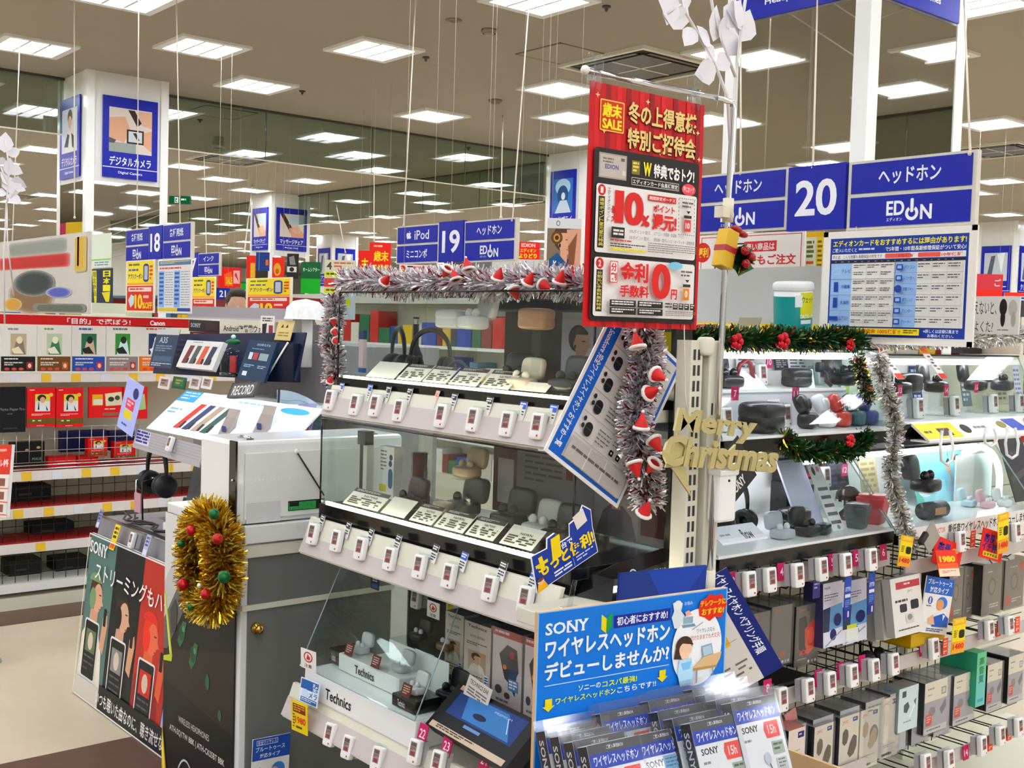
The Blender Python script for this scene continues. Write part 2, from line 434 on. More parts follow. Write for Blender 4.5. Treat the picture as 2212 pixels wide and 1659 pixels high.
# small ceiling fittings
def fit(name, label, cat, px, py, prof, m='dark_frame', m2=None):
    p = onz(px, py, HC); t = thing(name, label, cat, p)
    MB().lathe([(r, -z) for r, z in prof], (0, 0, 0), m, 14).build('body', t, world=False)
    MB().lathe([(prof[-1][0]*.8, -prof[-1][1]), (prof[-1][0]*.5, -prof[-1][1] - .008), (0, -prof[-1][1] - .01)], (0, 0, 0), m2 or m, 12).build('cap', t, world=False)
for i, (x, y, l) in enumerate(((653, 196, 'right of the second light'), (920, 123, 'right of the third light'), (1012, 318, 'under the glass curtain'), (432, 258, 'seen through the curtain glass'), (1310, 13, 'at the top beside the white leaves'))):
    fit('sprinkler_head', 'small dark sprinkler head in the ceiling ' + l, 'sprinkler', x, y, [(0, 0), (.03, 0), (.03, .012), (.012, .014), (.012, .03)])
fit('smoke_detector', 'round brown smoke detector in the ceiling above the glass curtain', 'detector', 1070, 216, [(0, 0), (.07, 0), (.065, .02), (.04, .035)], '#8a7f6c')
fit('ceiling_speaker', 'small square ceiling sensor at the top centre of the ceiling', 'sensor', 1057, 64, [(0, 0), (.06, 0), (.06, .02), (.05, .03)], '#9b907c')
fit('ceiling_speaker', 'flat round ceiling sensor left of the top centre sensor', 'sensor', 980, 43, [(0, 0), (.06, 0), (.06, .008), (.03, .012)], '#8f836f')
fit('dome_camera', 'dark dome security camera under the hanging glass edge', 'security camera', 472, 297, [(0, 0), (.06, 0), (.07, .1), (.08, .1), (.08, .13)], 'cream_steel', 'black_gloss')
for c, s, l in (((1215, 117), .27, 'square access hatch in the ceiling left of the large air conditioner'), ((475, 243), .3, 'square access hatch in the ceiling seen through the hanging glass')):
    p = onz(*c, HC); t = thing('access_hatch', l, 'ceiling hatch', p)
    f = MB()
    for q in ((-s, -s, s, -s + .015), (-s, s - .015, s, s), (-s, -s, -s + .015, s), (s - .015, -s, s, s)): f.box(*q[:2], -.006, *q[2:], 0, '#7c7160')
    f.build('hatch_frame', t, world=False); MB().box(-s + .015, -s + .015, -.004, s - .015, s - .015, 0, 'ceiling_board').build('hatch_panel', t, world=False)
# columns clad with mirror between white corner trims
def column(cx, cy, s, zb, name='column', mir=True):
    """(cx,cy) = the corner nearest the camera; body extends to -X and +Y"""
    t = thing(name, None, None, (cx - s/2, cy + s/2, 0), kind='structure')
    MB().box(cx - s + .01, cy + .01, 0, cx - .01, cy + s - .01, HC, 'white_paint').build('column_core', t)
    tr = .075*s/.77
    for (ax, ay) in ((cx - tr, cy), (cx - s, cy), (cx - tr, cy + s - tr), (cx - s, cy + s - tr)):
        MB().box(ax, ay, 0, ax + tr, ay + tr, HC, 'white_gloss').build('corner_trim', t)
    if mir:
        MB().box(cx - s + tr, cy + .004, 0, cx - tr, cy + .01, zb, 'mirror').build('mirror_panel', t)
        MB().box(cx - .01, cy + tr, 0, cx - .004, cy + s - tr, zb, 'mirror').build('mirror_panel', t)
    return t
cl = onz(188, 148, HC); zl = onx(270, 397, cl.x).z
column(cl.x, cl.y, .77, zl)
cr = onx(1874, 200, -2.8); zr = ony(1800, 8, cr.y).z
column(cr.x, cr.y, .77, zr)
# column posters: blue boards with a photo, a caption and an English line
def colposter(c, jp, en, kind):
    c.R(0, 0, 100, 150, 'blue_sign'); c.R(11, 20, 89, 102, '#d9cfc6')
    if kind == 0:
        c.P([(11, 40), (40, 35), (50, 60), (38, 84), (11, 76)], '#d3a98d'); c.P([(62, 22), (89, 22), (89, 52), (70, 48)], '#d8b29a'); c.P([(45, 22), (57, 22), (70, 44), (62, 52)], '#3a2420')
        c.P([(70, 62), (89, 56), (89, 96), (72, 84)], '#d9ab90'); c.R(11, 84, 60, 102, '#9aa39c'); c.P([(11, 76), (24, 80), (20, 86), (11, 86)], '#5a5a58')
        c.R(43, 58, 74, 84, '#23262e'); c.R(46, 61, 71, 81, '#cfd3d6'); c.P([(54, 64), (60, 63), (66, 76), (63, 78)], '#33333c')
    elif kind == 1:
        c.R(11, 20, 89, 102, '#d4dae6'); c.E(52, 36, 12, 14, '#5a463c'); c.E(52, 46, 9, 12, '#d9b39c'); c.P([(28, 102), (36, 64), (66, 60), (80, 102)], '#e6e2e0'); c.P([(24, 90), (40, 66), (50, 70), (44, 92)], '#39414d'); c.P([(60, 66), (74, 74), (72, 96), (64, 92)], '#2e343e')
    elif kind == 2:
        c.P([(11, 20), (24, 20), (60, 84), (50, 96)], '#4a3328'); c.P([(40, 70), (70, 62), (89, 86), (89, 102), (50, 102)], '#d6a98e'); c.R(40, 24, 89, 56, '#c5d2de'); c.E(66, 76, 14, 12, '#e0b8a0')
    elif kind == 3:
        c.R(11, 20, 89, 102, '#3f78b8'); c.E(50, 40, 30, 20, '#bcd8ee'); c.E(50, 60, 22, 24, '#2a5688'); c.E(52, 62, 8, 9, '#eaf4fb'); c.P([(20, 102), (40, 72), (66, 72), (84, 102)], '#cfdbe6')
    else:
        c.R(11, 20, 89, 102, '#bfc6cc'); c.P([(20, 96), (34, 30), (48, 28), (36, 98)], '#59626b'); c.P([(54, 24), (80, 20), (70, 80)], '#e8ecef')
    c.T(jp, 12, 110, 88, 127, '#eef0f4', .02); c.R(0, 130, 100, 131.5, '#dfe3ee'); c.T(en, 28, 137, 72, 143, '#eef0f4', .02)
def onface(M, name, label, w, h, jp, en, kind, group=None):
    board(name, label, 'sign', M, w, h, 100, 150, lambda c: colposter(c, jp, en, kind), base='blue_sign', th=.012, group=group)
def colsign(corner, side, z0, z1, off0, off1, label, jp, en, kind):
    if side == 'R': M = frame((corner.x + .013, corner.y + off0, z0), (0, 1, 0))
    else: M = frame((corner.x - off1, corner.y - .013, z0), (1, 0, 0))
    onface(M, 'column_sign', label, off1 - off0, z1 - z0, jp, en, kind)
a, b = onx(220, 381, cl.x), onx(338, 393, cl.x); zt = onx(221, 204, cl.x).z
colsign(cl, 'R', a.z, zt, a.y - cl.y, b.y - cl.y, 'blue sign with a photo of hands holding a camera on the left column', 'デジタルカメラ', 'Digital Camera', 0)
colsign(cl, 'L', a.z, zt, .14, .66, 'blue sign with a person holding a camera on the left column, shaded face', 'デジタルカメラ', 'Digital Camera', 1)
z0 = ony(1800, 7, cr.y).z + .005
colsign(cr, 'L', z0, z0 + .95, .09, .72, 'blue sign cut by the top edge on the left face of the mirrored column', 'ヘッドホン', 'Headphones', 4)
colsign(cr, 'R', z0, z0 + .95, .09, .68, 'blue sign cut by the top edge on the right face of the mirrored column', 'ヘッドホン', 'Headphones', 4)
# second column behind the banner, and the farther ones
c2 = onz(1181, 335, HC); c2 = V((c2.x + .9, c2.y, 0)); column(c2.x, c2.y, .9, 2.1, mir=False)
def farcol(px, d, zsign=None, label=None, jp='', en='', kind=0, sz=.77):
    p = at(px, 560, d); column(p.x, p.y, sz, 1.9, mir=False)
    if zsign:
        colsign(p, 'R', zsign, zsign + .95, .1, .67, label + ', right face', jp, en, kind); colsign(p, 'L', zsign, zsign + .95, .1, .67, label + ', left face', jp, en, kind)
p = at(584, 560, 20.0); column(p.x, p.y, .77, at(600, 552, 20).z)
colsign(p, 'R', at(618, 540, 20).z, at(618, 448, 20).z, .1, .70, 'blue massage chair sign with a photo of a reclining face on the middle far column', 'マッサージチェア', 'Massage Chair', 2)
colsign(p, 'L', at(618, 540, 20).z, at(618, 448, 20).z, .1, .67, 'blue massage chair sign on the shaded left face of the middle far column', 'マッサージチェア', 'Massage Chair', 2)
farcol(717, 29, 2.45, 'far blue column sign with a pale photo behind the garland', 'エアコン', 'Air Conditioner', 4)
farcol(243, 19.5, 2.25, 'far blue column sign with a pale curl left of the aisle 18 sign', 'パソコン', 'Computer', 4)
farcol(2196, 21, 2.35, 'blue cleaner sign at the right edge on a far column', 'クリーナー', 'Cleaner', 4)
q1 = ony(1188, 505, c2.y); q2 = ony(1243, 470, c2.y); q3 = ony(1188, 372, c2.y)
colsign(c2, 'L', q1.z, q3.z, c2.x - q2.x, c2.x - q1.x, 'blue sign with a bluish photo on the column behind the red banner', 'OAサプライ', 'OA Supply', 3)
# hanging smoke curtains of clear glass
def curtain(a, b, label, gap=1.35, drop=.52):
    a, b = V(a), V(b); L = (b - a).length; M = frame((a.x, a.y, HC), b - a)
    t = thing('glass_curtain', label, 'glass partition', M)
    MB().box(0, -.02, -.025, L, .02, 0, 'dark_frame').build('top_track', t, world=False)
    n = max(1, round(L/gap)); g = L/n
    for i in range(n): MB().box(i*g + .004, -.004, -drop, (i + 1)*g - .004, .004, -.025, 'glass').build('glass_pane', t, world=False)
    for i in range(1, n): MB().box(i*g - .003, -.005, -drop, i*g + .003, .005, -.025, 'dark_frame').build('pane_joint', t, world=False)
    MB().box(0, -.007, -drop - .012, L, .007, -drop, 'cream_steel').build('bottom_rail', t, world=False)
    return t
xg = onz(600, 242, HC).x
curtain((xg, cl.y + .77, 0), (xg, onz(1180, 335, HC).y, 0), 'clear hanging glass curtain between the left column and the column behind the banner')
curtain((xg, -5, 0), (xg, cl.y, 0), 'clear hanging glass curtain left of the digital camera column')
ya = onz(740, 410, HC); yb = onz(1172, 349, HC)
ym = (ya.y + yb.y)/2
curtain((-24, ym, 0), (yb.x, ym, 0), 'clear hanging glass curtain running left behind the aisle 19 sign')
yr = onz(2160, 216, HC).y
curtain((-2.0, yr, 0), (6, yr, 0), 'clear hanging glass curtain right of the mirrored column')
curtain((-13.2, -7, 0), (6, -7, 0), 'hanging glass curtain behind the viewer seen in the column mirror')
# ================================================================== shared small goods
def esl_proto(side=0):
    t = thing('price_tag', 'white electronic shelf price tag', 'price tag', (0, 0, 0))
    MB().rbox((0, .007, .030), (.0185, .008, .0295), 'white_gloss', e=.22).build('tag_body', t, world=False)
    c = Cv(38, 60, .038, .060, y0=-.0012); c.s = None
    c.R(8.5, 7, 29.5, 40, '#a08e88'); c.R(10, 9, 28, 17, '#6b5a58'); c.X(10, 19, 28, 27, 3, '#5a4a4a', .55, 3); c.R(12, 29, 27, 38, '#8a4a48')
    c.build('screen', t, M=Matrix.Translation((-.019, 0, 0)))
    c = Cv(38, 60, .038, .060, y0=-.0016); c.E(27, 51, 2.6, 2.6, '#c03428', 10); c.E(10, 4, 1, 1, '#333333', 8)
    c.b.f = c.b.f[:1]; c.b.m = c.b.m[:1]; c.b.sm = c.b.sm[:1]; c.b.v = c.b.v[:10]
    c.build('button', t, M=Matrix.Translation((-.019, 0, 0)))
    h = MB(); h.box(-.020, .016, -.002, .020, .018, .064, 'acrylic'); h.box(-.017, .018, .004, .017, .034, .056, '#b9b7ba')
    h.build('tag_holder', t, world=False)
    return t
ESL0 = esl_proto(); esl_used = False
def esl(p, face='-Y', label='', group='electronic price tags', tilt=.22, turn=0):
    global esl_used
    M = (frame(p, (1, 0, 0)) if face == '-Y' else frame(p, (0, 1, 0))) @ Matrix.Rotation(turn, 4, 'Z') @ Matrix.Rotation(-tilt, 4, 'X') @ Matrix.Translation((0, 0, -.03))
    if not esl_used:
        esl_used = True; ESL0.matrix_world = M; _reg(ESL0, M); ESL0['label'] = label; ESL0['group'] = group; return ESL0
    return dup(ESL0, M, label, group)
def card(label, M, w, h, head, body='#e9e8e6', name='name_card', cat='card', ink='#2d2d30', seed=1, group=None, white=True):
    def p(c):
        c.R(0, 0, 40, 16, head); c.X(4, 3, 36, 13, 2, '#f2f2f2' if white else ink, .6, seed); c.X(4, 20, 36, 37, 3, ink, .5, seed + 5)
    return board(name, label, cat, M, w, h, 40, 40, p, base=body, th=.0015, group=group)
def num_tag(n, M, label, s=.03, h=.038):
    board('number_tag', label, 'number tag', M, s, h, 30, 38, lambda c: c.T(n, 9 if len(n) < 2 else 5, 10, 21 if len(n) < 2 else 25, 28, '#f7e9f0', .01), base='#b5255f', th=.002, group='magenta number tags')
def bud_case(label, M, col, open_=True, s=1.0, bud='#1c1c1e', name='earbud_case', parts_col=None, group=None):
    t = thing(name, label, 'earphones', M @ Matrix.Scale(1, 4), group)
    m = pbr('plastic_' + col, col, .28, noise=.02)
    MB().rbox((0, 0, .013*s), (.032*s, .024*s, .013*s), m, e=.5).build('case_base', t, world=False)
    if open_:
        R = Matrix.Translation((0, .024*s, .024*s)) @ Matrix.Rotation(-1.75, 4, 'X')
        MB().rbox((0, 0, 0), (.032*s, .024*s, .010*s), m, M=(R.to_3x3()), e=.5).build('case_lid', t, M=WM[t.name] @ Matrix.Translation((0, .030*s, .042*s)))
        for x in (-1, 1):
            MB().sph((0, 0, 0), (.009*s, .008*s, .010*s), pbr('plastic_' + bud, bud, .25)).build('earbud', t, M=WM[t.name] @ Matrix.Translation((x*.014*s, -.002*s, .030*s)))
    else:
        MB().rbox((0, 0, .028*s), (.032*s, .024*s, .012*s), m, e=.5).build('case_lid', t, world=False)
    return t
def headphone(label, M, col, s=1.0, pad='#1a1a1b', name='headphones', stand=False):
    t = thing(name, label, 'headphones', M)
    m = pbr('plastic_' + col, col, .35, noise=.03); mp = pbr('pad_' + pad, pad, .6, noise=.1)
    pts = [(.075*s*math.cos(math.radians(a)), 0, .085*s + .085*s*math.sin(math.radians(a))) for a in range(-10, 191, 10)]
    MB().tube(pts, [.006*s + .004*s*math.sin(math.pi*i/20) for i in range(21)], m, 8).build('headband', t, world=False)
    for x in (-1, 1):
        MB().lathe([(0, -.012*s), (.03*s, -.012*s), (.038*s, -.004*s), (.038*s, .008*s), (.03*s, .014*s), (0, .015*s)], (x*.072*s, 0, .042*s), m, 18, ax=(x, 0, 0)).build('ear_cup', t, world=False)
        MB().lathe([(.018*s, .0), (.034*s, .004*s), (.038*s, .014*s), (.03*s, .022*s), (.016*s, .016*s)], (x*.060*s, 0, .042*s), mp, 18, ax=(-x, 0, 0)).build('ear_pad', t, world=False)
    return t
def pack(label, M, w, h, d, side, paint, dw=60, dh=100, base='white_card', name='product_box', cat='product box', film=True, group=None, top='#9a9a9a'):
    """a retail carton: M = frame at bottom-left of its printed front; depth goes into +Y"""
    t = thing(name, label, cat, M, group)
    b = MB()
    b.poly([(0, 0, 0), (w, 0, 0), (w, 0, h), (0, 0, h)], base)
    for q in ([(0, d, 0), (0, 0, 0), (0, 0, h), (0, d, h)], [(w, 0, 0), (w, d, 0), (w, d, h), (w, 0, h)], [(w, d, 0), (0, d, 0), (0, d, h), (w, d, h)]): b.poly(q, side)
    b.poly([(0, 0, h), (w, 0, h), (w, d, h), (0, d, h)], top); b.poly([(0, d, 0), (w, d, 0), (w, 0, 0), (0, 0, 0)], side)
    b.build('carton', t, world=False)
    c = Cv(dw, dh, w, h); paint(c); c.build('print', t, M=M)
    if film:
        f = MB(); e = .0025
        f.box(-e, -e - .002, -e, w + e, d + e, h + e, 'film')
        f.build('wrap_film', t, world=False)
    return t
# ================================================================== centre gondola (front faces -Y)
XL, XR, YU, YL = -2.785, -1.757, 1.70, 1.655
g = thing('shelf_gondola', 'cream steel shelf unit carrying two stacked clear earphone cases', 'shelf unit', (-2.27, 1.83, 0))
MB().box(XL - .03, 2.005, 0, XR, 2.03, .95, 'olive_panel').build('back_panel', g)
MB().box(XL - .03, 1.62, 0, XR + .02, 2.03, .12, 'cream_steel').build('base_deck', g)
for x in (XL - .03, XR - .03): MB().box(x, 2.004, 0, x + .03, 2.034, 1.36, 'cream_steel').build('upright', g)
MB().box(XL, 1.70, 1.345, XR, 2.004, 1.372, 'cream_steel').build('shelf_board', g)
MB().box(XL - .02, 1.64, .955, XR, 2.004, .985, 'cream_steel').build('shelf_board', g)
MB().box(XL, 1.60, .50, XR + .04, 2.004, .53, 'cream_steel').build('shelf_board', g)
MB().box(XR + .004, 1.935, 1.0, XR + .018, 1.99, 1.63, 'black_gloss').build('corner_post', g)
# price rails: cream top lip, pinkish strip
for (yy, z1, z0, k) in ((1.70, 1.372, 1.285, 'upper'), (1.64, 1.005, .905, 'lower'), (1.595, .545, .455, 'bottom')):
    r = MB(); x0, x1 = XL - .01, XR + (.0 if k != 'bottom' else .04)
    r.hexa([(x0, yy - .045, z0), (x1, yy - .045, z0), (x1, yy - .035, z0), (x0, yy - .035, z0), (x0, yy - .012, z1), (x1, yy - .012, z1), (x1, yy, z1), (x0, yy, z1)], 'cream_steel')
    rail = r.build('price_rail', g, bevel=.002)
    q = MB(); q.hexa([(x0, yy - .0485, z0 + .006), (x1, yy - .0485, z0 + .006), (x1, yy - .044, z0 + .006), (x0, yy - .044, z0 + .006), (x0, yy - .026, z0 + .055), (x1, yy - .026, z0 + .055), (x1, yy - .022, z0 + .055), (x0, yy - .022, z0 + .055)], 'rail_grey')
    q.build('price_strip', rail)
def clearcase(label, x0, x1, y0, y1, z0, z1, top='black_gloss', base_h=.022):
    t = thing('display_case', label, 'display case', ((x0 + x1)/2, (y0 + y1)/2, z0))
    MB().box(x0, y0 - .004, z0, x1 + .003, y1, z0 + base_h, 'black_gloss').build('base_tray', t, bevel=.001)
    e = .004
    for nm, q in (('front_pane', (x0, y0, z0 + base_h, x1, y0 + e, z1)), ('side_pane', (x0, y0, z0 + base_h, x0 + e, y1, z1)), ('side_pane', (x1 - e, y0, z0 + base_h, x1, y1, z1)), ('back_pane', (x0, y1 - e, z0 + base_h, x1, y1, z1))):
        MB().box(*q, 'acrylic').build(nm, t)
    MB().box(x0, y0, z1, x1, y1, z1 + e, 'smoke_acrylic').build('lid', t)
    f = MB()
    for q in (((x0, y0, z1 + .002), (x1, y0, z1 + .002)), ((x0, y0, z0 + base_h), (x0, y0, z1)), ((x1, y0, z0 + base_h), (x1, y0, z1)), ((x0, y1, z1), (x1, y1, z1)), ((x1, y0, z1 + .002), (x1, y1, z1 + .002))): f.rod(q[0], q[1], .0028, 'black_gloss', 6)
    f.build('edge_trim', t)
    s = MB(); n = 64
    for i in range(n):
        x = x0 + .02 + (x1 - x0 - .04)*i/(n - 1); s.box(x - .0045, y0 + .008, z0 + base_h, x + .0045, y0 + .016, z0 + base_h + .006, 'led_warm')
    s.build('led_strip', t, kind='stuff')
    return t
uc = clearcase('upper clear acrylic earphone case with a tinsel garland along its top', XL, XR, YU, 2.0, 1.3725, 1.63)
lc = clearcase('lower clear acrylic earphone case between the two rows of price tags', XL - .005, XR, YL, 1.99, .986, 1.277, base_h=.056)
# the dark lamp box under the lid at the back, dark side post
for t, z1 in ((uc, 1.625), (lc, 1.27)):
    MB().box(-2.42, 1.93, z1 - .035, XR - .01, 1.995, z1, 'charcoal').build('lamp_box', t)
MB().box(-2.78, 1.66, .913, XR + .01, 2.0, .952, 'black_matt').build('shelf_lining', g)
# backing posters inside the cases
def portrait(c, x0, y0, x1, y1, bg, hair, skin, cloth, face=1):
    w, h = x1 - x0, y1 - y0; c.R(x0, y0, x1, y1, bg); cx = x0 + w*.5
    c.P([(x0 + w*.04, y1), (x0 + w*.2, y0 + h*.68), (cx - w*.12, y0 + h*.58), (cx + w*.14, y0 + h*.58), (x0 + w*.84, y0 + h*.7), (x1 - w*.02, y1)], cloth)
    c.P([(cx - w*.1, y0 + h*.64), (cx - w*.1, y0 + h*.45), (cx + w*.1, y0 + h*.45), (cx + w*.1, y0 + h*.64)], skin)
    c.E(cx - face*w*.05, y0 + h*.27, w*.26, h*.2, hair); c.E(cx + face*w*.05, y0 + h*.34, w*.2, h*.19, skin)
    c.P([(cx + face*w*.22, y0 + h*.33), (cx + face*w*.29, y0 + h*.4), (cx + face*w*.2, y0 + h*.41)], skin)
    c.E(cx - face*w*.02, y0 + h*.21, w*.24, h*.1, hair, a0=180, a1=360)
    c.R(cx + face*w*.1 - w*.05, y0 + h*.3, cx + face*w*.1 + w*.04, y0 + h*.315, hair); c.R(cx + face*w*.12 - w*.04, y0 + h*.445, cx + face*w*.12 + w*.04, y0 + h*.455, '#9c4a44')
    c.E(cx - face*w*.12, y0 + h*.36, w*.05, h*.055, skin); c.E(cx - face*w*.12, y0 + h*.39, w*.03, h*.03, '#1b1b1d')
def backing_u(c):
    c.R(0, 0, 70, 100, '#2a2023'); c.R(18, 0, 70, 18, '#39343a'); c.R(70, 0, 105, 100, '#a9a6b4'); c.R(105, 0, 160, 100, '#c4c1c8')
    portrait(c, 70, 10, 112, 100, '#b9b5c2', '#2b2527', '#b98f7c', '#51566a', 1); portrait(c, 112, 8, 150, 100, '#c9c4cb', '#3a2d2b', '#cfa391', '#b3a7ad', -1)
    c.R(151, 22, 190, 46, '#d8c21e'); c.X(151, 52, 190, 90, 6, '#6a6468', .4, 3); c.R(0, 78, 70, 100, '#43161c')
board('poster', 'dark backing board with two printed portraits inside the upper case', 'poster', frame((-2.40, 1.985, 1.40)), .62, .19, 190, 100, backing_u, base='#6c6770', th=.004)
def backing_l(c):
    c.R(0, 0, 30, 110, '#5c2a31'); c.R(6, 30, 26, 96, '#c7bfc2'); c.R(30, 0, 190, 110, '#8d858c'); c.R(88, 6, 96, 46, '#7a2630'); portrait(c, 120, 8, 165, 110, '#a59aa0', '#59322a', '#c59a88', '#6f6870', -1)
    c.X(40, 10, 84, 60, 6, '#4a454a', .4, 4); c.R(168, 10, 190, 100, '#58343a')
board('poster', 'grey backing board with a printed portrait inside the lower case', 'poster', frame((-2.42, 1.975, 1.05)), .63, .20, 190, 110, backing_l, base='#7d767c', th=.004)
# ---- goods inside the upper case
zu, zl_ = 1.399, 1.043
def stand(p, h, label, w=.03):
    t = thing('display_stand', label, 'stand', p)
    MB().box(-w/2, -.012, 0, w/2, .012, .004, 'acrylic').build('foot', t, world=False); MB().box(-w/2, .0, .004, w/2, .003, h, 'acrylic').build('riser', t, world=False); MB().box(-w/2, -.03, h, w/2, .012, h + .003, 'acrylic').build('ledge', t, world=False)
def put(px, py, y, z): return ony(px, py, y).x, y, z
def onst(px, py, y, zb, label): 
    p = ony(px, py, y); stand((p.x, y, zb), p.z - zb, label); return V((p.x, y, p.z + .0035))
p = onst(975, 713, 1.80, zu, 'clear stand under the closed white earbud case'); bud_case('closed white rounded earbud case on a clear stand in the upper case', frame(p) @ Matrix.Rotation(.25, 4, 'Z'), '#d9d8d4', False, 1.25)
p = onst(1022, 715, 1.79, zu, 'clear stand under the open white earbud case'); bud_case('open white earbud case with raised lid and yellow label in the upper case', frame(p) @ Matrix.Rotation(-.2, 4, 'Z'), '#e2e2df', True, 1.35, '#e4e4e0')
p = onst(1158, 716, 1.80, zu, 'clear stand under the tan earbud case'); bud_case('closed tan earbud case on a clear stand in the upper case', frame(p) @ Matrix.Rotation(.3, 4, 'Z'), '#bb8a68', False, 1.3)
bud_case('open cream earbud case standing low in the upper case', frame(put(1128, 795, 1.78, zu)), '#d6c6ae', True, 1.2, '#eadfca')
bud_case('black earbud case behind the cream open one', frame(put(1112, 770, 1.9, zu)) @ Matrix.Rotation(.4, 4, 'Z'), '#202023', True, 1.3)
bud_case('black earbud case at the right end of the upper case', frame(put(1225, 800, 1.80, zu)), '#26272a', True, 1.35)
headphone('dark on-ear headphones lying in the middle of the upper case', frame(put(930, 765, 1.88, zu)) @ Matrix.Rotation(.5, 4, 'Z'), '#1c1517', .8)
headphone('black neckband headphones at the left of the upper case', frame(put(860, 770, 1.88, zu)) @ Matrix.Rotation(-.3, 4, 'Z'), '#1d1d20', .8)
t = thing('display_cable', 'grey curved cable on a maroon pad in the upper case', 'cable', put(990, 780, 1.83, zu)); X = WM[t.name].translation
MB().tube([X + V((-.07 + .14*i/12, .0, .012 + .045*math.sin(math.pi*i/12))) for i in range(13)], .004, '#6c6468', 6).build('cable', t)
MB().box(X.x - .1, X.y - .03, X.z, X.x + .06, X.y + .03, X.z + .006, '#4a171e').build('pad', t)
t = thing('bottle_display', 'slim dark bottle-shaped display in the upper case', 'display', put(897, 775, 1.90, zu))
MB().lathe([(.0, 0), (.022, 0), (.022, .06), (.009, .09), (.009, .17), (0, .17)], (0, 0, 0), 'charcoal', 14).build('body', t, world=False); MB().lathe([(.0095, .15), (.0095, .165)], (0, 0, 0), 'chrome', 12).build('collar', t, world=False)
t = thing('tower_box', 'narrow white and pink product strip at the left inside the upper case', 'product box', put(783, 775, 1.88, zu))
MB().box(-.012, -.006, 0, .012, .006, .125, '#e3c8c8').build('carton', t, world=False); MB().box(-.0125, -.0065, .10, .0125, .0065, .126, '#27476f').build('top_band', t, world=False); MB().box(-.0125, -.0065, 0, .0125, .0065, .014, '#2a5f9a').build('bottom_band', t, world=False)
# leaning info cards on the tray
def infocard(label, px0, px1, py, y, z, h, seed, dark=True, blank=False):
    a, b = ony(px0, py, y), ony(px1, py, y); M = frame((a.x, y, z), (1, 0, 0), (0, .75, .66))
    def pt(c):
        if blank: return
        c.R(0, 0, 80, 22, '#45413e' if dark else '#d8d6d2'); c.X(6, 5, 60, 17, 2, '#cfcac4', .5, seed)
        c.T('N67W0' if seed % 2 else 'N6WN', 30, 30, 60, 42, '#33302f'); c.X(6, 48, 74, 92, 4, '#5d5752', .7, seed, .9)
    board('info_card', label, 'card', M, b.x - a.x, h, 80, 100, pt, base='#e3e0d6', th=.0015, group='leaning info cards')
for i, (a, b, l) in enumerate(((790, 850, 'leftmost'), (856, 908, 'second from left'), (912, 962, 'third from left'), (968, 1028, 'fourth from left'), (1036, 1098, 'fifth from left'))):
    infocard('leaning info card in the upper case, %s of five' % l, a, b, 815, 1.735, 1.402, .062, i + 1, i != 0, i == 0)
infocard('flat white card lying at the right of the upper case', 1102, 1178, 830, 1.75, 1.402, .03, 9, False, True)
for i, (a, b, l) in enumerate(((740, 815, 'leftmost'), (822, 872, 'second from left'), (884, 932, 'third from left'), (938, 1000, 'fourth from left'), (1006, 1066, 'fifth from left'), (1080, 1150, 'last, white and shiny'))):
    infocard('leaning info card in the lower case, %s' % l, a, b, 1100, 1.695, 1.047, .06, i + 3, i not in (1, 5), i == 1)
# ---- goods inside the lower case
bud_case('large black round earbud case in the lower case', frame(put(1100, 1085, 1.86, zl_)), '#1e1f21', True, 1.5)
bud_case('white rounded earbud case beside the black one in the lower case', frame(put(1165, 1110, 1.84, zl_)), '#c9c8c2', True, 1.35, '#d8d8d2')
bud_case('dark grey oval earbud case at the right of the lower case', frame(put(1208, 1120, 1.82, zl_)), '#2e3031', True, 1.4)
p = onst(1008, 1035, 1.85, zl_, 'clear stand under the beige earbuds'); bud_case('beige open earbud case raised on a stand in the lower case', frame(p), '#b79e77', True, 1.2, '#cdb78e')
bud_case('dark open earbud case behind the beige earbuds', frame(put(1000, 1090, 1.88, zl_)), '#39393a', True, 1.5)
bud_case('small gold rimmed earbud case in the lower case', frame(put(958, 1085, 1.83, zl_)), '#c9b58c', False, .9)
t = thing('tower_box', 'tall dark product tower at the left inside the lower case', 'product box', put(790, 1070, 1.84, zl_))
MB().box(-.018, -.012, 0, .0, .012, .16, '#2f2e2f').build('carton', t, world=False); MB().box(0, -.012, 0, .02, .012, .16, '#d8d6cf').build('side_panel', t, world=False); MB().box(-.02, -.02, .15, .02, .01, .19, '#4f4d50').build('clip', t, world=False)
pack('white carton with a printed blue bottle inside the lower case', frame(V(put(818, 1060, 1.86, zl_))), .075, .15, .03, '#dcdad6', lambda c: (c.E(48, 20, 7, 6, '#1f4a5c'), c.E(46, 32, 7, 6, '#2b5c70'), c.RR(38, 42, 56, 80, 8, '#3b6c86'), c.X(6, 8, 30, 50, 6, '#777777', .4, 2), c.R(2, 74, 30, 88, '#d3c430')), film=False)
bud_case('navy and maroon round case left of centre in the lower case', frame(put(880, 1075, 1.80, zl_)), '#3c1a2a', True, 1.3)
t = thing('bottle_display', 'dark red cylinder display standing in the lower case', 'display', put(905, 1080, 1.86, zl_))
MB().lathe([(0, 0), (.03, 0), (.03, .03), (.024, .035), (.024, .15), (0, .15)], (0, 0, 0), pbr('maroon_gloss', '#4c1720', .2), 16).build('body', t, world=False); MB().lathe([(.031, .004), (.031, .028)], (0, 0, 0), '#3a1116', 16).build('base_ring', t, world=False)
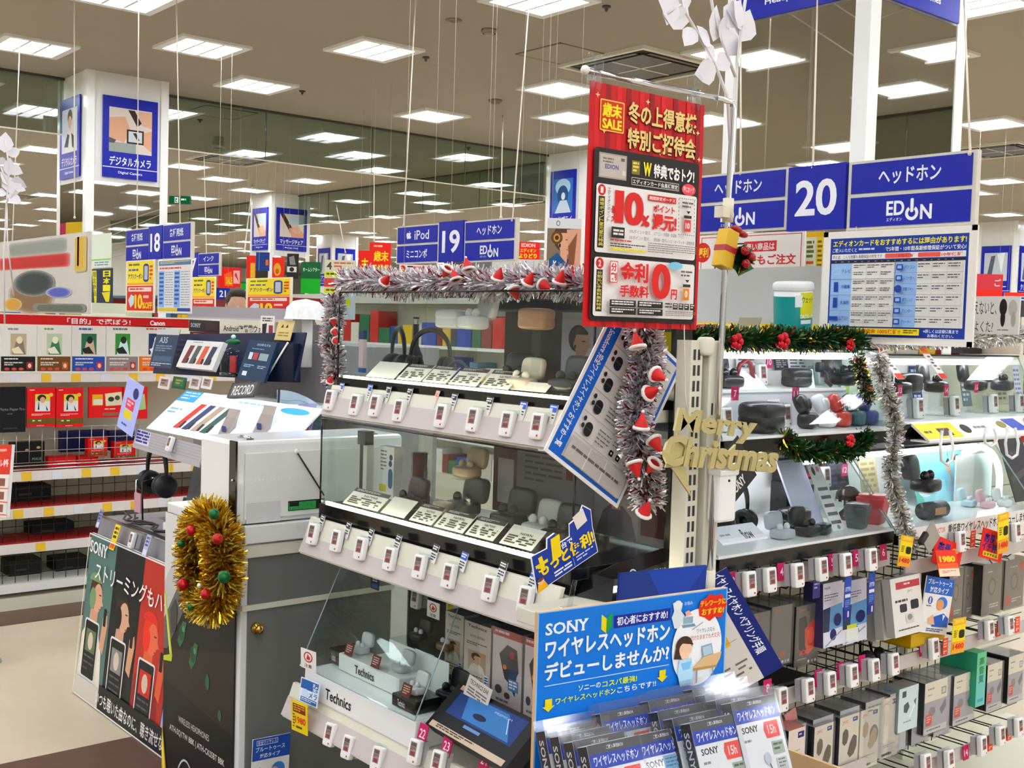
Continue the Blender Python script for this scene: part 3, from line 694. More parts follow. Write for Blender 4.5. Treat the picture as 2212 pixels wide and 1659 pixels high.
# ---- price tag rows
UP = [(709, 864), (764, 874), (807, 876), (859, 886), (950, 898), (1019, 906), (1092, 915), (1158, 920)]
for i, (x, y) in enumerate(UP):
    esl(ony(x, y, 1.655), label='white electronic price tag on the upper centre rail, %s from the left' % ORD[i], turn=.12)
LO = [(672, 1153), (723, 1168), (775, 1185), (838, 1207), (902, 1224), (966, 1244), (1054, 1271), (1131, 1295)]
for i, (x, y) in enumerate(LO):
    esl(ony(x, y, 1.595), label='white electronic price tag on the lower centre rail, %s from the left' % ORD[i], turn=.12)
BT = [(709, 1587, 1.545), (748, 1614, 1.545), (812, 1639, 1.545), (892, 1624, 1.55), (942, 1649, 1.55)]
for i, (x, y, yy) in enumerate(BT):
    esl(ony(x, y, yy), label='white electronic price tag on the bottom centre rail, %s from the left' % ORD[i], turn=.12)
BLU, BLK = '#2f62b8', '#35332f'
for i, (x, y, col) in enumerate(((733, 838, BLU), (794, 842, BLU), (834, 846, BLK), (880, 850, BLK), (976, 862, BLK), (1052, 870, BLK), (1125, 881, BLU), (1190, 888, BLU))):
    p = ony(x, y, 1.683); card('%s name card behind the upper price tags, %s from the left' % ('blue' if col == BLU else 'black', ORD[i]), frame((p.x - .018, p.y, p.z - .028), (1, -.25, 0), (0, .3, 1)), .036, .044, col, seed=i, group='small name cards on the upper rail')
for i, (x, y, col) in enumerate(((692, 1122, BLK), (748, 1138, BLK), (797, 1152, BLK), (856, 1166, BLK), (936, 1188, BLK), (998, 1205, BLU), (1082, 1225, BLK), (1150, 1243, BLU))):
    p = ony(x, y, 1.622); card('%s name card behind the lower price tags, %s from the left' % ('blue' if col == BLU else 'black', ORD[i]), frame((p.x - .018, p.y, p.z - .03), (1, -.25, 0), (0, .3, 1)), .036, .044, col, seed=i + 20, group='small name cards on the lower rail')
def leaf(label, px, py, y, w, h, paint, base='#e2ddd4', dw=40, dh=60, name='leaflet', rot=0):
    p = ony(px, py, y); board(name, label, 'leaflet', frame(p, (1, -.25, 0), (0, .35, 1)) @ Matrix.Rotation(rot, 4, 'Y'), w, h, dw, dh, paint, base=base, th=.0015)
leaf('dark leaflet with white print between upper price tags', 893, 907, 1.68, .04, .06, lambda c: (c.R(0, 0, 40, 60, '#3a3533'), c.X(5, 6, 34, 50, 6, '#c9c2ba', .4, 2)))
leaf('pink topped slip with a silver tinsel patch between upper price tags', 922, 905, 1.672, .022, .075, lambda c: (c.R(0, 0, 40, 22, '#e6bfa8'), c.X(6, 6, 34, 18, 3, '#b2553a', .4, 3), c.P([(8, 24), (34, 26), (30, 58), (10, 56)], '#cfdbe8'), c.P([(14, 30), (26, 34), (20, 50)], '#8da6c4')))
leaf('cream leaflet with text between upper price tags, right of the sixth tag', 985, 922, 1.675, .04, .06, lambda c: c.X(5, 6, 34, 54, 7, '#8b6e62', .4, 5))
for n, x, y in (('22', 908, 1585), ('23', 960, 1612), ('24', 1042, 1642)):
    p = ony(x, y, 1.575); num_tag(n, frame((p.x - .016, p.y, p.z - .022), (1, 0, 0), (0, .25, 1)), 'magenta number tag %s on the bottom centre rail, %s' % (n, {'22': 'farthest left of the three', '23': 'between the other two', '24': 'cut by the frame edge'}[n]), .034, .044)
# ================================================================== Technics case, cartons and book on the bottom shelf
t = thing('display_case', 'slanted clear earphone case on a white plinth on the bottom shelf', 'display case', (-2.48, 1.74, .531))
tx0, tx1, ty0, ty1, tz = -2.745, -2.20, 1.575, 1.93, .531
MB().hexa([(tx0 + .02, ty0, tz), (tx1, ty0, tz), (tx1, ty1, tz), (tx0 + .02, ty1, tz), (tx0 + .02, ty0 + .004, .603), (tx1, ty0 + .004, .603), (tx1, ty1, .603), (tx0 + .02, ty1, .603)], 'white_gloss').build('plinth', t, bevel=.004)
c = Cv(200, 27, tx1 - tx0 - .02, .07, y0=-.0006); c.T('Technics', 44, 9, 92, 20, '#1d1d1f', .02); c.build('maker_name', t, M=frame((tx0 + .02, ty0, tz), (1, 0, 0), (0, .05, 1)))
zt = .866; yt = 1.70; e = .004
def pane(nm, q):
    n = (V(q[1]) - V(q[0])).cross(V(q[2]) - V(q[0])).normalized()*.0035; MB().prism(q, n, 'acrylic').build(nm, t)
pane('front_pane', [(tx0, ty0, .605), (tx1, ty0, .605), (tx1, yt, zt), (tx0, yt, zt)])
pane('side_pane', [(tx0, ty0, .605), (tx0, ty1, .605), (tx0, ty1, zt), (tx0, yt, zt)])
pane('side_pane', [(tx1, ty0, .605), (tx1, ty1, .605), (tx1, ty1, zt), (tx1, yt, zt)])
pane('lid', [(tx0, yt, zt), (tx1, yt, zt), (tx1, ty1, zt), (tx0, ty1, zt)])
f = MB()
for a, b in (((tx0, ty0, .605), (tx0, yt, zt)), ((tx1, ty0, .605), (tx1, yt, zt)), ((tx0, yt, zt), (tx1, yt, zt)), ((tx0, ty0, .606), (tx1, ty0, .606)), ((tx0, ty1, zt), (tx0, ty1, .61)), ((tx1, ty1, zt), (tx1, ty1, .61)), ((tx0, yt, zt), (tx0, ty1, zt)), ((tx1, yt, zt), (tx1, ty1, zt))): f.rod(a, b, .0018, '#a9bcbe', 6)
f.build('edge_trim', t)
board('poster', 'black backing board with small white lettering inside the slanted case', 'poster', frame((tx0 + .02, ty1 - .012, .605)), tx1 - tx0 - .04, .255, 110, 50, lambda c: (c.T('STAGES IN SOUND', 36, 6, 104, 10, '#c9c9c4', 0), c.R(40, 14, 60, 36, '#d9dde0'), c.R(42, 16, 47, 26, '#d1c21b'), c.R(62, 20, 86, 40, '#e4e6e8'), c.R(40, 30, 60, 36, '#5d5a3a'), c.R(74, 36, 92, 42, '#5e4a3a')), base='black_matt')
board('info_card', 'small blue and white card on the left pane of the slanted case', 'card', frame((tx0 + .03, 1.78, .80)), .04, .05, 40, 50, lambda c: (c.X(8, 5, 34, 30, 4, '#e6e6e2', .6, 3), c.R(5, 33, 36, 46, '#2b62a6')), base='#3d464f', th=.002)
def tier(x0, x1, y0, y1, z0, z1, label, m, txt=None):
    t = thing('display_riser', label, 'riser', ((x0 + x1)/2, (y0 + y1)/2, z0)); MB().box(x0, y0, z0, x1, y1, z1, m).build('block', t, bevel=.003)
    MB().box(x0 + .006, y0 - .0015, z0 + .003, x1 - .006, y0, z1 - .003, 'white_gloss' if m == 'acrylic' else m).build('front_strip', t)
    if txt: c = Cv(100, 20, x1 - x0, z1 - z0, y0=-.003); c.T(txt, 30, 5, 62, 15, '#3b3b3e' if m != 'black_gloss' else '#d8d8d8', .02); c.build('lettering', t, M=frame((x0, y0, z0)))
tier(-2.66, -2.37, 1.645, 1.72, .604, .65, 'white riser strip carrying open earbud cases in the slanted case', 'white_gloss', 'Technics')
tier(-2.735, -2.67, 1.66, 1.74, .604, .645, 'black riser at the left in the slanted case', 'black_gloss', 'Technics')
tier(-2.335, -2.235, 1.60, 1.68, .604, .635, 'dark riser at the right in the slanted case', 'black_gloss', 'Technics')
tier(-2.56, -2.28, 1.74, 1.85, .604, .70, 'clear riser at the back of the slanted case', 'acrylic')
for x, y, z, col, l in ((-2.62, 1.69, .651, '#c9cbcc', 'silver open earbud case at the left of the slanted case'), (-2.42, 1.685, .651, '#b8babd', 'silver open earbud case in the middle of the slanted case'), (-2.37, 1.79, .702, '#7d5c45', 'brown open earbud case at the back of the slanted case'), (-2.49, 1.79, .702, '#2a2629', 'dark open earbud case at the back of the slanted case'), (-2.29, 1.64, .636, '#dadada', 'white earbud on the dark riser of the slanted case')):
    bud_case(l, frame((x, y, z)), col, True, .8, '#d9d9db')
bud_case('black round earbud case at the right corner of the slanted case', frame((-2.265, 1.73, .604)), '#1a1b1d', True, 1.2)
for x, y, z, l in ((-2.61, 1.648, .655, 'dark red price plate in front of the silver case, left'), (-2.475, 1.645, .655, 'dark red price plate in the middle of the slanted case'), (-2.275, 1.603, .64, 'pale red price plate at the right of the slanted case')):
    board('price_plate', l, 'price plate', frame((x - .018, y - .006, z), (1, 0, 0), (0, .3, 1)), .036, .032, 36, 32, lambda c: c.X(5, 5, 31, 27, 4, '#d8b7b0', .5, 2), base='#6b2f2c', th=.002)
p = ony(582 + 240, 0, 1.9)
esl(V((-2.585, 1.84, .79)), label='white electronic price tag inside the slanted case', tilt=.1)
# cartons beside the case
def tech(c, kind):
    if kind < 2:
        c.T('Technics', 8, 4, 50, 9, '#3a3230', .02); c.T('EAH-AZ60', 14, 20, 46, 24, '#4a4240', 0); c.X(6, 32, 52, 38, 2, '#6a5f5a', .5, kind)
        portrait(c, 10, 46, 50, 80, '#b59c8a', '#5b3a2a', '#d3a78c', '#d9cfc4'); c.X(6, 86, 44, 100, 3, '#6a5f5a', .4, kind + 3); c.E(22, 112, 6, 5, '#3b3431'); c.E(36, 110, 6, 6, '#8a7d74')
        c.R(48, 80, 58, 104, '#dfe6ee'); c.X(49, 82, 57, 102, 5, '#2f5fa0', .6, 4)
    else:
        c.R(0, 0, 60, 12, '#a8474a'); c.X(4, 3, 50, 8, 1, '#e6d5d2', .8, kind); c.P([(14, 40), (30, 22), (50, 26), (54, 60), (40, 84), (26, 76)], '#3a3a3d'); c.E(40, 36, 5, 6, '#a8323a'); c.E(26, 58, 4, 4, '#c9862a'); c.P([(36, 60), (50, 56), (48, 100), (36, 84)], '#274a66')
        c.E(14, 96, 7, 7, '#4a4749'); c.E(32, 102, 6, 5, '#55494a'); c.R(34, 74, 54, 92, '#5c88b4'); c.X(36, 76, 52, 90, 3, '#eef2f6', .6, 2); c.X(10, 110, 44, 116, 1, '#7a7272', .6, 3)
for px0, px1, pt, y, k, l in ((963, 1003, 1318, 1.80, 0, 'leftmost cream earphone carton beside the slanted case'), (1004, 1062, 1338, 1.765, 1, 'second cream earphone carton beside the slanted case'), (1066, 1130, 1352, 1.735, 2, 'third earphone carton, grey with a red band and a head printed on it'), (1135, 1180, 1375, 1.72, 3, 'fourth earphone carton, mostly behind the blue board')):
    a, b = ony(px0, pt, y), ony(px1, pt, y)
    pack(l, frame((a.x, y, a.z - .19), (1, 0, 0)), b.x - a.x, .19, .05, '#a9a29b', lambda c, k=k: tech(c, k), 60, 125, base='#cdc2b6' if k < 2 else '#d0cac6', film=k >= 2)
tt = thing('carton_riser', 'dark riser board under the earphone cartons', 'riser', (-2.05, 1.80, .531)); MB().box(-2.19, 1.72, .531, -1.90, 1.90, .63, 'black_matt').build('block', tt); MB().box(-2.19, 1.717, .60, -1.90, 1.72, .63, 'charcoal').build('lip', tt)
# open book-like demo box
a, b, d = V((-2.22, 1.60, .575)), V((-1.985, 1.56, .555)), V((-2.06, 1.70, .64))
M, w, h = sheet(ony(918, 1562, 1.60), ony(1050, 1640, 1.53), ony(1005, 1502, 1.66))
def bookp(c):
    c.R(0, 0, 100, 100, '#17181d'); c.R(10, 8, 90, 62, '#1d3d74'); c.P([(20, 12), (70, 12), (86, 58), (30, 58)], '#3f78ad'); c.E(46, 42, 8, 6, '#15233f'); c.T('PREMIUM', 56, 18, 76, 22, '#b9cbe0', 0); c.L(72, 20, 80, 46, 1, '#c9dcee'); c.R(6, 0, 30, 10, '#c9a58c'); c.R(38, 66, 58, 72, '#6d8fc0')
    c.R(4, 86, 96, 98, '#c8b8a2'); c.X(12, 88, 60, 96, 2, '#4a3d32', .6, 3)
t = thing('demo_book_box', 'black open book-like demo box with a blue printed lid lying on the bottom shelf', 'demo box', M)
MB().box(0, .002, 0, w*1.25, .035, h*1.2, 'black_matt').build('case_body', t, world=False, bevel=.003)
c = Cv(100, 100, w*1.25, h*1.2, y0=.0015); bookp(c); c.build('printed_lid', t, M=M)
leaf('white leaflet leaning behind the demo box with dark lettering', 1000, 1500, 1.665, .13, .05, lambda c: (c.T('TECHNICS EAR', 4, 8, 36, 20, '#3a3a3c', .01), c.X(4, 28, 36, 52, 3, '#6a6a6c', .5, 3)), '#cfcac2')
# yellow/red price pop, blue strip and round sticker cards at the left of the bottom shelf
M_, w_, h_ = sheet(ony(630, 1575, 1.53), ony(664, 1590, 1.53), ony(634, 1512, 1.53))
board('price_card', 'yellow price card with a dark red header hanging from the bottom rail', 'price card', M_, w_, h_, 40, 70, lambda c: (c.R(4, 6, 36, 26, '#7a2f22'), c.X(6, 8, 34, 24, 3, '#d7a23c', .6, 2), c.T('1980', 10, 34, 36, 50, '#c8401e', .03), c.X(4, 30, 9, 64, 5, '#5b5220', .5, 3), c.X(12, 56, 34, 64, 1, '#5b5220', .6, 5)), base='#e8cf1d', th=.002)
M_, w_, h_ = sheet(ony(644, 1512, 1.55), ony(684, 1530, 1.55), ony(652, 1462, 1.56))
board('camera_notice', 'small blue security camera notice on the left of the bottom shelf', 'notice', M_, w_, h_, 50, 55, lambda c: (c.R(2, 2, 48, 24, '#2a5f9e'), c.TV('防犯', 34, 4, 48, 24, '#eef2f6'), c.T('カメラ', 14, 26, 48, 40, '#2a5f9e', .03), c.E(16, 34, 9, 11, '#c9dcee'), c.R(6, 42, 48, 53, '#2a5f9e'), c.X(8, 44, 46, 52, 2, '#dfe9f4', .5, 4)), base='#dfe8f2', th=.002)
def warn(c): c.E(20, 18, 12, 13, '#b8392c'); c.E(20, 18, 9, 10, '#e9e4e0'); c.P([(15, 24), (19, 10), (22, 15), (26, 18), (24, 25)], '#b8392c'); c.T('注意', 10, 35, 30, 44, '#5a2a28', .01)
for (bl, br, tl, y, l) in (((650, 1440), (682, 1452), (660, 1402), 1.56, 'white warning card with a red round mark on the left corner of the slanted case'), ((922, 1330), (948, 1340), (928, 1297), 1.69, 'white warning card with a red round mark on the upper right of the slanted case')):
    M_, w_, h_ = sheet(ony(*bl, y), ony(*br, y), ony(*tl, y)); board('warning_card', l, 'warning card', M_, w_, h_, 40, 48, warn, th=.002)
# ------------------------------------------------------------------ tinsel
def tinsel(name, label, path, r, n, mats, wd=.0022, flat=None, seed=1, group=None, cat='garland', core='#6b6b6e', coat_r=.004, closed=False, build=True):
    rd = random.Random(seed); P = [V(p) for p in path]; seg = list(zip(P[:-1], P[1:])) + ([(P[-1], P[0])] if closed else []); Ls = [(b - a).length for a, b in seg]; T = sum(Ls)
    t = thing(name, label, cat, P[0], group)
    b = MB(); names = [m for m, k in mats]; ws = [k for m, k in mats]
    for _ in range(n):
        u = rd.random()*T; i = 0
        while i < len(seg) - 1 and u > Ls[i]: u -= Ls[i]; i += 1
        a, c = seg[i]; d = (c - a).normalized(); o = a + (c - a)*(u/(Ls[i] or 1))
        v = V((rd.gauss(0, 1), rd.gauss(0, 1), rd.gauss(0, 1))); v = (v - d*v.dot(d)*.75).normalized()
        q = v.cross(V((rd.gauss(0, 1), rd.gauss(0, 1), rd.gauss(0, 1)))).normalized()*wd*rd.uniform(.6, 1.2)
        R = r*rd.uniform(.65, 1.1); e = o + v*R + d*rd.uniform(-.2, .2)*R; m = rd.choices(names, ws)[0]; mid = o + v*R*.55 + q*rd.uniform(-1, 1)*2
        b.mesh([o - q*.5, o + q*.5, mid - q, mid + q, e - q*.7, e + q*.7], [(0, 1, 3, 2), (2, 3, 5, 4)], m)
    b.build('tinsel_strands', t, kind='stuff')
    MB().tube(path, coat_r, core, 5, closed=closed).build('core_wire', t)
    return t
def hat(parent_label, p, rot, s=.02, cat='santa hat'):
    t = thing('santa_hat', parent_label, 'santa hat', frame(p) @ Matrix.Rotation(rot, 4, 'Y'), 'tiny santa hats on the tinsel')
    MB().lathe([(s*.62, 0), (s*.5, s*.45), (s*.28, s*.95), (s*.05, s*1.4)], (0, 0, 0), pbr('felt_red', '#d4170f', .6), 10).build('cone', t, world=False)
    MB().tube([(s*.64*math.cos(a*.5236), s*.64*math.sin(a*.5236), 0) for a in range(12)], s*.16, pbr('felt_white', '#f0ece6', .8), 6, closed=True).build('brim', t, world=False)
    MB().sph((0, 0, s*1.45), s*.16, pbr('felt_white', '#f0ece6', .8), 8, 5).build('pompom', t, world=False)
    return t
mixS = (('tinsel_silver', 5), ('tinsel_white', 3), ('tinsel_red', 1.0))
tp = [ony(742 + (1290 - 742)*i/14, 610 - 6*math.sin(i*1.3), 1.76) for i in range(15)]
tinsel('tinsel_garland', 'silver and red tinsel garland lying along the top of the upper case', tp, .045, 5200, mixS, seed=2)
lp = [ony(722 + 6*math.sin(i), 640 + 190*i/10, 1.75) for i in range(11)]
tinsel('tinsel_garland', 'silver and red tinsel hanging down the left end of the upper case', [V((min(p.x, -2.825), 1.745, p.z)) for p in lp], .036, 2200, mixS, seed=3)
for i, (x, y, rt) in enumerate(((830, 610, .9), (968, 580, 3.9), (985, 605, -.5), (1012, 582, -.4), (1075, 603, .4), (1110, 625, 2.6), (1140, 612, .6), (1172, 615, 1.9), (1208, 610, .4))):
    hat('tiny santa hat on the top tinsel garland, %s from the left' % ORD[i], ony(x, y, 1.715), rt, .022)
for i, (x, y, rt) in enumerate(((720, 690, 2.8), (722, 715, 2.2), (724, 735, 2.0), (712, 826, .5))):
    hat('tiny santa hat on the left hanging tinsel, %s from its top' % ORD[i], ony(x, y, 1.70), rt, .016)
gp = [onx(1385 + 14*math.sin(i*.6), 700 + 385*i/14, -1.69) for i in range(15)]
tinsel('tinsel_garland', 'silver and red tinsel hanging down in front of the tilted white chart', gp, .042, 4600, mixS, seed=4)
for i, (x, y, rt) in enumerate(((1378, 750, -.3), (1415, 808, 1.9), (1400, 850, 1.2), (1385, 925, .1), (1412, 950, 2.4), (1370, 1000, 2.7), (1415, 1000, -2.4), (1390, 1110, .5))):
    hat('tiny santa hat on the tinsel before the tilted chart, %s from its top' % ORD[i], onx(x, y, -1.635), rt, .024)
# ------------------------------------------------------------------ tilted chart of wireless earphones
L_, B_, R_ = (-1.735, 1.547, 1.302), (-1.735, 1.763, 1.166), (-1.735, 1.978, 1.460)
def chart(c):   # design: x along the short upper-left edge read with the sheet upright on its long side
    c.R(3, 3, 97, 139, '#1b63b8'); c.R(18, 6, 94, 136, '#d9d8d4')
    vs = 'Anker Soundcore 完全ワイヤレスイヤホン おすすめ一覧'
    c.T(vs, 6, 8, 14, 132, '#eef2f7', .015, rot=90)
    for i in range(5):
        x0 = 22; y0 = 12 + i*21
        c.R(18, y0 + 18, 94, y0 + 18.6, '#a9a8a4')
        c.RR(26, y0 + 3, 35, y0 + 15, 4, '#26262a'); c.R(26.6, y0 + 8.4, 34.4, y0 + 9, '#5a5a60'); c.E(22.5, y0 + 3, 1.8, 2.2, '#26262a'); c.E(23, y0 + 9, 1.8, 2.2, '#2c2c33')
        c.X(42, y0 + 2, 58, y0 + 16, 4, '#7c7c78', .35, i); c.X(62, y0 + 2, 90, y0 + 8, 2, '#7c7c78', .35, i + 5)
        for k in range(i % 3 + 1): c.RR(62 + k*9, y0 + 10, 67 + k*9, y0 + 15, 1, '#161618'); c.E(64.5 + k*9, y0 + 12.5, 1, 1, '#e6e6e2', 8)
    c.R(18, 117, 94, 136, '#b9b8b4'); c.R(42, 117, 43, 136, '#dcdbd7'); c.R(64, 117, 65, 136, '#dcdbd7'); c.X(22, 124, 90, 128, 1, '#66655f', .6, 4)
# the sheet's own upright: short edge L->B runs along its foot, long edge B->R its height; the blue title edge is the L side
board('product_chart', 'white chart of wireless earphones with a blue border, hung tilted on a corner', 'chart', sheet(L_, B_, V(L_) + V(R_) - V(B_))[0], .255, .364, 100, 142, chart, th=.003)
# ------------------------------------------------------------------ "+1" pop board
bl, br, tl = onx(1160, 1282, -1.63), onx(1292, 1192, -1.63), onx(1176, 1165, -1.63)
M_, w_, h_ = sheet(bl, br, tl)
t = thing('pop_board', 'tilted blue pop board with yellow lettering on a clear clip stand', 'pop board', M_)
out = [(0, 0), (1, 0), (1.02, .62), (1.06, 1.0), (.96, 1.2), (.86, 1.02), (.70, .98), (.66, .72), (.50, .72), (.46, 1.0), (.34, .98), (.30, .78), (.06, .82)]
MB().prism([(x*w_, 0, y*h_*1.0) for x, y in out], (0, .003, 0), '#f0f0ee').build('card_back', t, world=False)
c = Cv(100, 100, w_, h_)
c.P([(x*98 + 1, 100 - y*97 - 1.5) for x, y in out], '#1d3f92')
c.R(8, 43, 27, 50, '#ecd514'); c.R(14.5, 30, 20.5, 63, '#ecd514'); c.T('1', 33, 8, 47, 56, '#ecd514', .07, sk=5); c.T('台で', 50, 30, 68, 44, '#eef0f4', .03); c.T('もっと便利!', 10, 42, 99, 74, '#ecd514', .05)
c.P([(76, -8), (94, -14), (96, 18), (78, 24)], '#e3ddd2'); c.X(30, 80, 58, 94, 2, '#e6ecf6', .55, 3); c.R(61, 76, 62, 96, '#8ea3d0'); c.X(66, 78, 94, 92, 2, '#c9d3ea', .45, 5); c.P([(0, 100), (4, 84), (14, 82), (18, 100)], '#e6b82e'); c.E(9, 80, 5, 6, '#e7c7a6'); c.E(9, 76, 5, 4, '#7a4a2c')
c.build('print', t, M=M_)
p0 = V(bl)*.35 + V(br)*.65
clip = MB(); clip.box(-.03, .002, -.03, .035, .008, .012, 'acrylic'); clip.rod((0, .006, -.03), (0, .02, -.09), .005, 'acrylic', 8); clip.box(-.02, .0, -.095, .02, .03, -.085, 'acrylic'); clip.build('clip_stand', t, M=frame(p0, (0, 1, 0)))
# side shelf lip right of the centre shelf and the blue panel
t = thing('side_shelf', 'cream side shelf under the right end of the lower case', 'shelf', (XR + .05, 1.8, .9))
MB().box(XR + .006, 1.50, .955, -1.64, 2.0, .985, 'cream_steel').build('shelf_board', t, bevel=.002); MB().hexa([(-1.64, 1.5, .90), (-1.625, 1.5, .90), (-1.625, 2.0, .90), (-1.64, 2.0, .90), (-1.655, 1.5, .985), (-1.64, 1.5, .985), (-1.64, 2.0, .985), (-1.655, 2.0, .985)], 'cream_steel').build('price_rail', t)
MB().box(XR + .012, 1.9, .62, -1.66, 1.98, .955, 'cream_steel').build('bracket', t)
bl, br, tl = onx(1327, 1420, -1.56), onx(1515, 1390, -1.56), onx(1325, 1240, -1.56)
boardp('blue_board', 'plain deep blue faceted board standing behind the light blue headphone board', 'board', bl, br, tl, 100, 100, lambda c: (c.P([(0, 0), (30, 0), (60, 60), (40, 100), (0, 100)], '#16397f'), c.P([(60, 60), (100, 0), (30, 0)], '#1c47a0'), c.P([(60, 60), (100, 0), (100, 100), (40, 100)], '#143a8a')), base='#123478', th=.006)
# audio brand platform with lights under the chart
t = thing('lit_platform', 'black demo platform with a warm light strip at the right end of the lower case', 'platform', (-1.69, 1.75, .986))
MB().hexa([(XR + .005, 1.66, .986), (-1.66, 1.68, .986), (-1.66, 1.93, .986), (XR + .005, 1.93, .986), (XR + .005, 1.70, 1.03), (-1.675, 1.70, 1.03), (-1.675, 1.93, 1.06), (XR + .005, 1.93, 1.06)], 'black_gloss').build('block', t)
s = MB()
for i in range(9):
    y = 1.70 + .022*i; s.box(-1.668, y - .008, 1.008, -1.658, y + .008, 1.018, 'led_warm')
s.build('led_strip', t, kind='stuff')
c = Cv(100, 20, .15, .03, y0=-.004); c.E(16, 10, 8, 8, '#cfd3d8'); c.E(16, 10, 6, 6, '#151518'); c.T('A', 12, 6, 20, 14, '#cfd3d8', .02); c.T('ULTIMATE EAR', 30, 7, 84, 13, '#9aa0a8', 0); c.build('lettering', t, M=frame((-1.662, 1.72, 1.022), (0, 1, 0), (-.3, 0, 1)))
# ------------------------------------------------------------------ blue headphone board with packs in a tray
BA = math.radians(-7); BD = V((-math.sin(BA), math.cos(BA), 0)); BN = V((math.cos(BA), math.sin(BA), 0)); B0 = V((-1.35, 1.2, 0))
def onb(px, py, off=0):
    d = ray(px, py); return CAM + d*((BN.dot(B0 - CAM) + off)/BN.dot(d))
zb0, zb1 = .70, 1.098; bw = (onb(1572, 1265) - onb(1162, 1320)).length
def blue(c):
    # 468 x 392 design (mm); letters as on the board
    c.R(0, 0, 468, 610, '#1378c8'); c.FR(0, 0, 468, 610, 3, '#8fc3ea')
    sony(c, 18, 30, 116, 60, '#eef4f8')
    c.P([(146, 26), (158, 38), (158, 76), (146, 64)], '#e8d51c'); c.P([(172, 22), (158, 38), (158, 76), (172, 60)], '#2a9a48')
    c.R(176, 34, 316, 66, '#1c2a86'); c.T('初心者におすすめ!', 183, 38, 309, 61, '#f2f4f8', .025)
    c.T('ワイヤレスヘッドホン', 18, 72, 316, 120, '#f4f6f8', .035); c.T('デビューしませんか?', 18, 128, 316, 172, '#f4f6f8', .035)
    c.R(18, 184, 316, 186, '#cfe2f2'); c.T('ソニーの', 96, 198, 148, 212, '#eef4f8', .02); c.T('コスパ最強!', 152, 197, 236, 214, '#d8e63c', .02)
    c.T('ワイヤレスヘッドホン', 44, 220, 184, 236, '#d8e63c', .02); c.T('こちらです!!', 188, 220, 284, 236, '#eef4f8', .02)
    for x, y in ((288, 196), (16, 218)): c.P([(x + 4, y), (x + 20, y), (x + 20, y + 18), (x + 26, y + 18), (x + 12, y + 32), (x - 2, y + 18), (x + 4, y + 18)], '#e8d51c')
    c.E(388, 150, 66, 104, '#f4f6f4', 40)
    c.P([(320, 22), (336, 16), (346, 26), (342, 46), (352, 60), (338, 92), (326, 90), (318, 60), (324, 44)], '#dfe3e6'); c.E(333, 28, 10, 12, '#e9ebec')
    c.T('お悩み', 350, 22, 372, 32, '#cfe2f2', .01); c.R(348, 64, 374, 82, '#9ab0be'); c.P([(344, 84), (378, 84), (382, 92), (348, 92)], '#7e98a8'); c.P([(352, 50), (362, 46), (370, 58), (356, 62)], '#e6b09a')
    c.P([(392, 26), (406, 20), (416, 10), (432, 16), (448, 14), (456, 28), (464, 44), (456, 62), (450, 78), (432, 74), (418, 84), (404, 72), (390, 66), (388, 46)], '#d2361c'); c.T('テレワークに', 392, 26, 460, 42, '#f5d53a', .03); c.T('おすすめ!', 396, 48, 456, 66, '#f5d53a', .03)
    c.L(372, 100, 400, 84, 2, '#8a8f94'); c.T('ワイヤレスなら', 384, 100, 432, 112, '#4a5a64', 0); c.T('付けたままでも大丈夫!', 368, 116, 448, 130, '#b8503c', 0)
    c.E(352, 140, 22, 26, '#4a3428'); c.P([(331, 140), (326, 172), (346, 176), (340, 150)], '#4a3428'); c.E(356, 150, 17, 19, '#edc9a8'); c.P([(340, 160), (352, 156), (360, 172), (350, 178)], '#f2d3b4'); c.P([(358, 158), (366, 160), (364, 176), (356, 176)], '#f2d3b4'); c.P([(334, 128), (366, 120), (376, 140), (352, 134)], '#4a3428')
    c.P([(340, 178), (372, 174), (378, 220), (370, 248), (344, 248), (336, 214)], '#bfe0f0'); c.P([(344, 186), (350, 206), (368, 204), (372, 184)], '#8cc4e2')
    c.P([(398, 148), (424, 144), (430, 176), (402, 180)], '#8fa9b8'); c.P([(400, 152), (422, 148), (427, 172), (404, 176)], '#b8ccd6')
    c.P([(376, 204), (404, 178), (452, 172), (448, 190), (440, 206)], '#d8b98c'); c.P([(376, 204), (440, 206), (440, 212), (376, 212)], '#b8935c'); c.R(384, 212, 388, 246, '#8a929a'); c.R(428, 210, 431, 232, '#8a929a')
bo = onb(1162, 1320); M_ = frame((bo.x, bo.y, zb0), BD)
t = thing('headphone_board', 'light blue wireless headphone board with big white lettering at the front', 'display board', M_)
MB().box(0, 0, 0, bw, .008, zb1 - zb0, '#d9b48a').build('foam_board', t, world=False)
c = Cv(468, 610, bw, zb1 - zb0); blue(c); c.build('print', t, M=M_)
t = thing('display_plinth', 'white plinth under the tray of boxed wireless headphones', 'plinth', (-1.2, 1.43, 0))
MB().box(-1.36, 1.14, 0, -1.02, 1.73, .66, 'white_paint').build('cabinet', t, bevel=.004); MB().box(-1.34, 1.16, .66, -1.04, 1.71, .67, 'white_card').build('top', t)
t = thing('cardboard_tray', 'brown cardboard tray holding the boxed wireless headphones', 'tray', (-1.2, 1.43, .67))
for q in ((-1.358, 1.15, .67, -1.03, 1.72, .676), (-1.358, 1.715, .67, -1.03, 1.722, .80), (-1.358, 1.148, .67, -1.03, 1.155, .76), (-1.036, 1.155, .67, -1.03, 1.715, .73)): MB().box(*q, 'card_brown').build('tray_board', t)
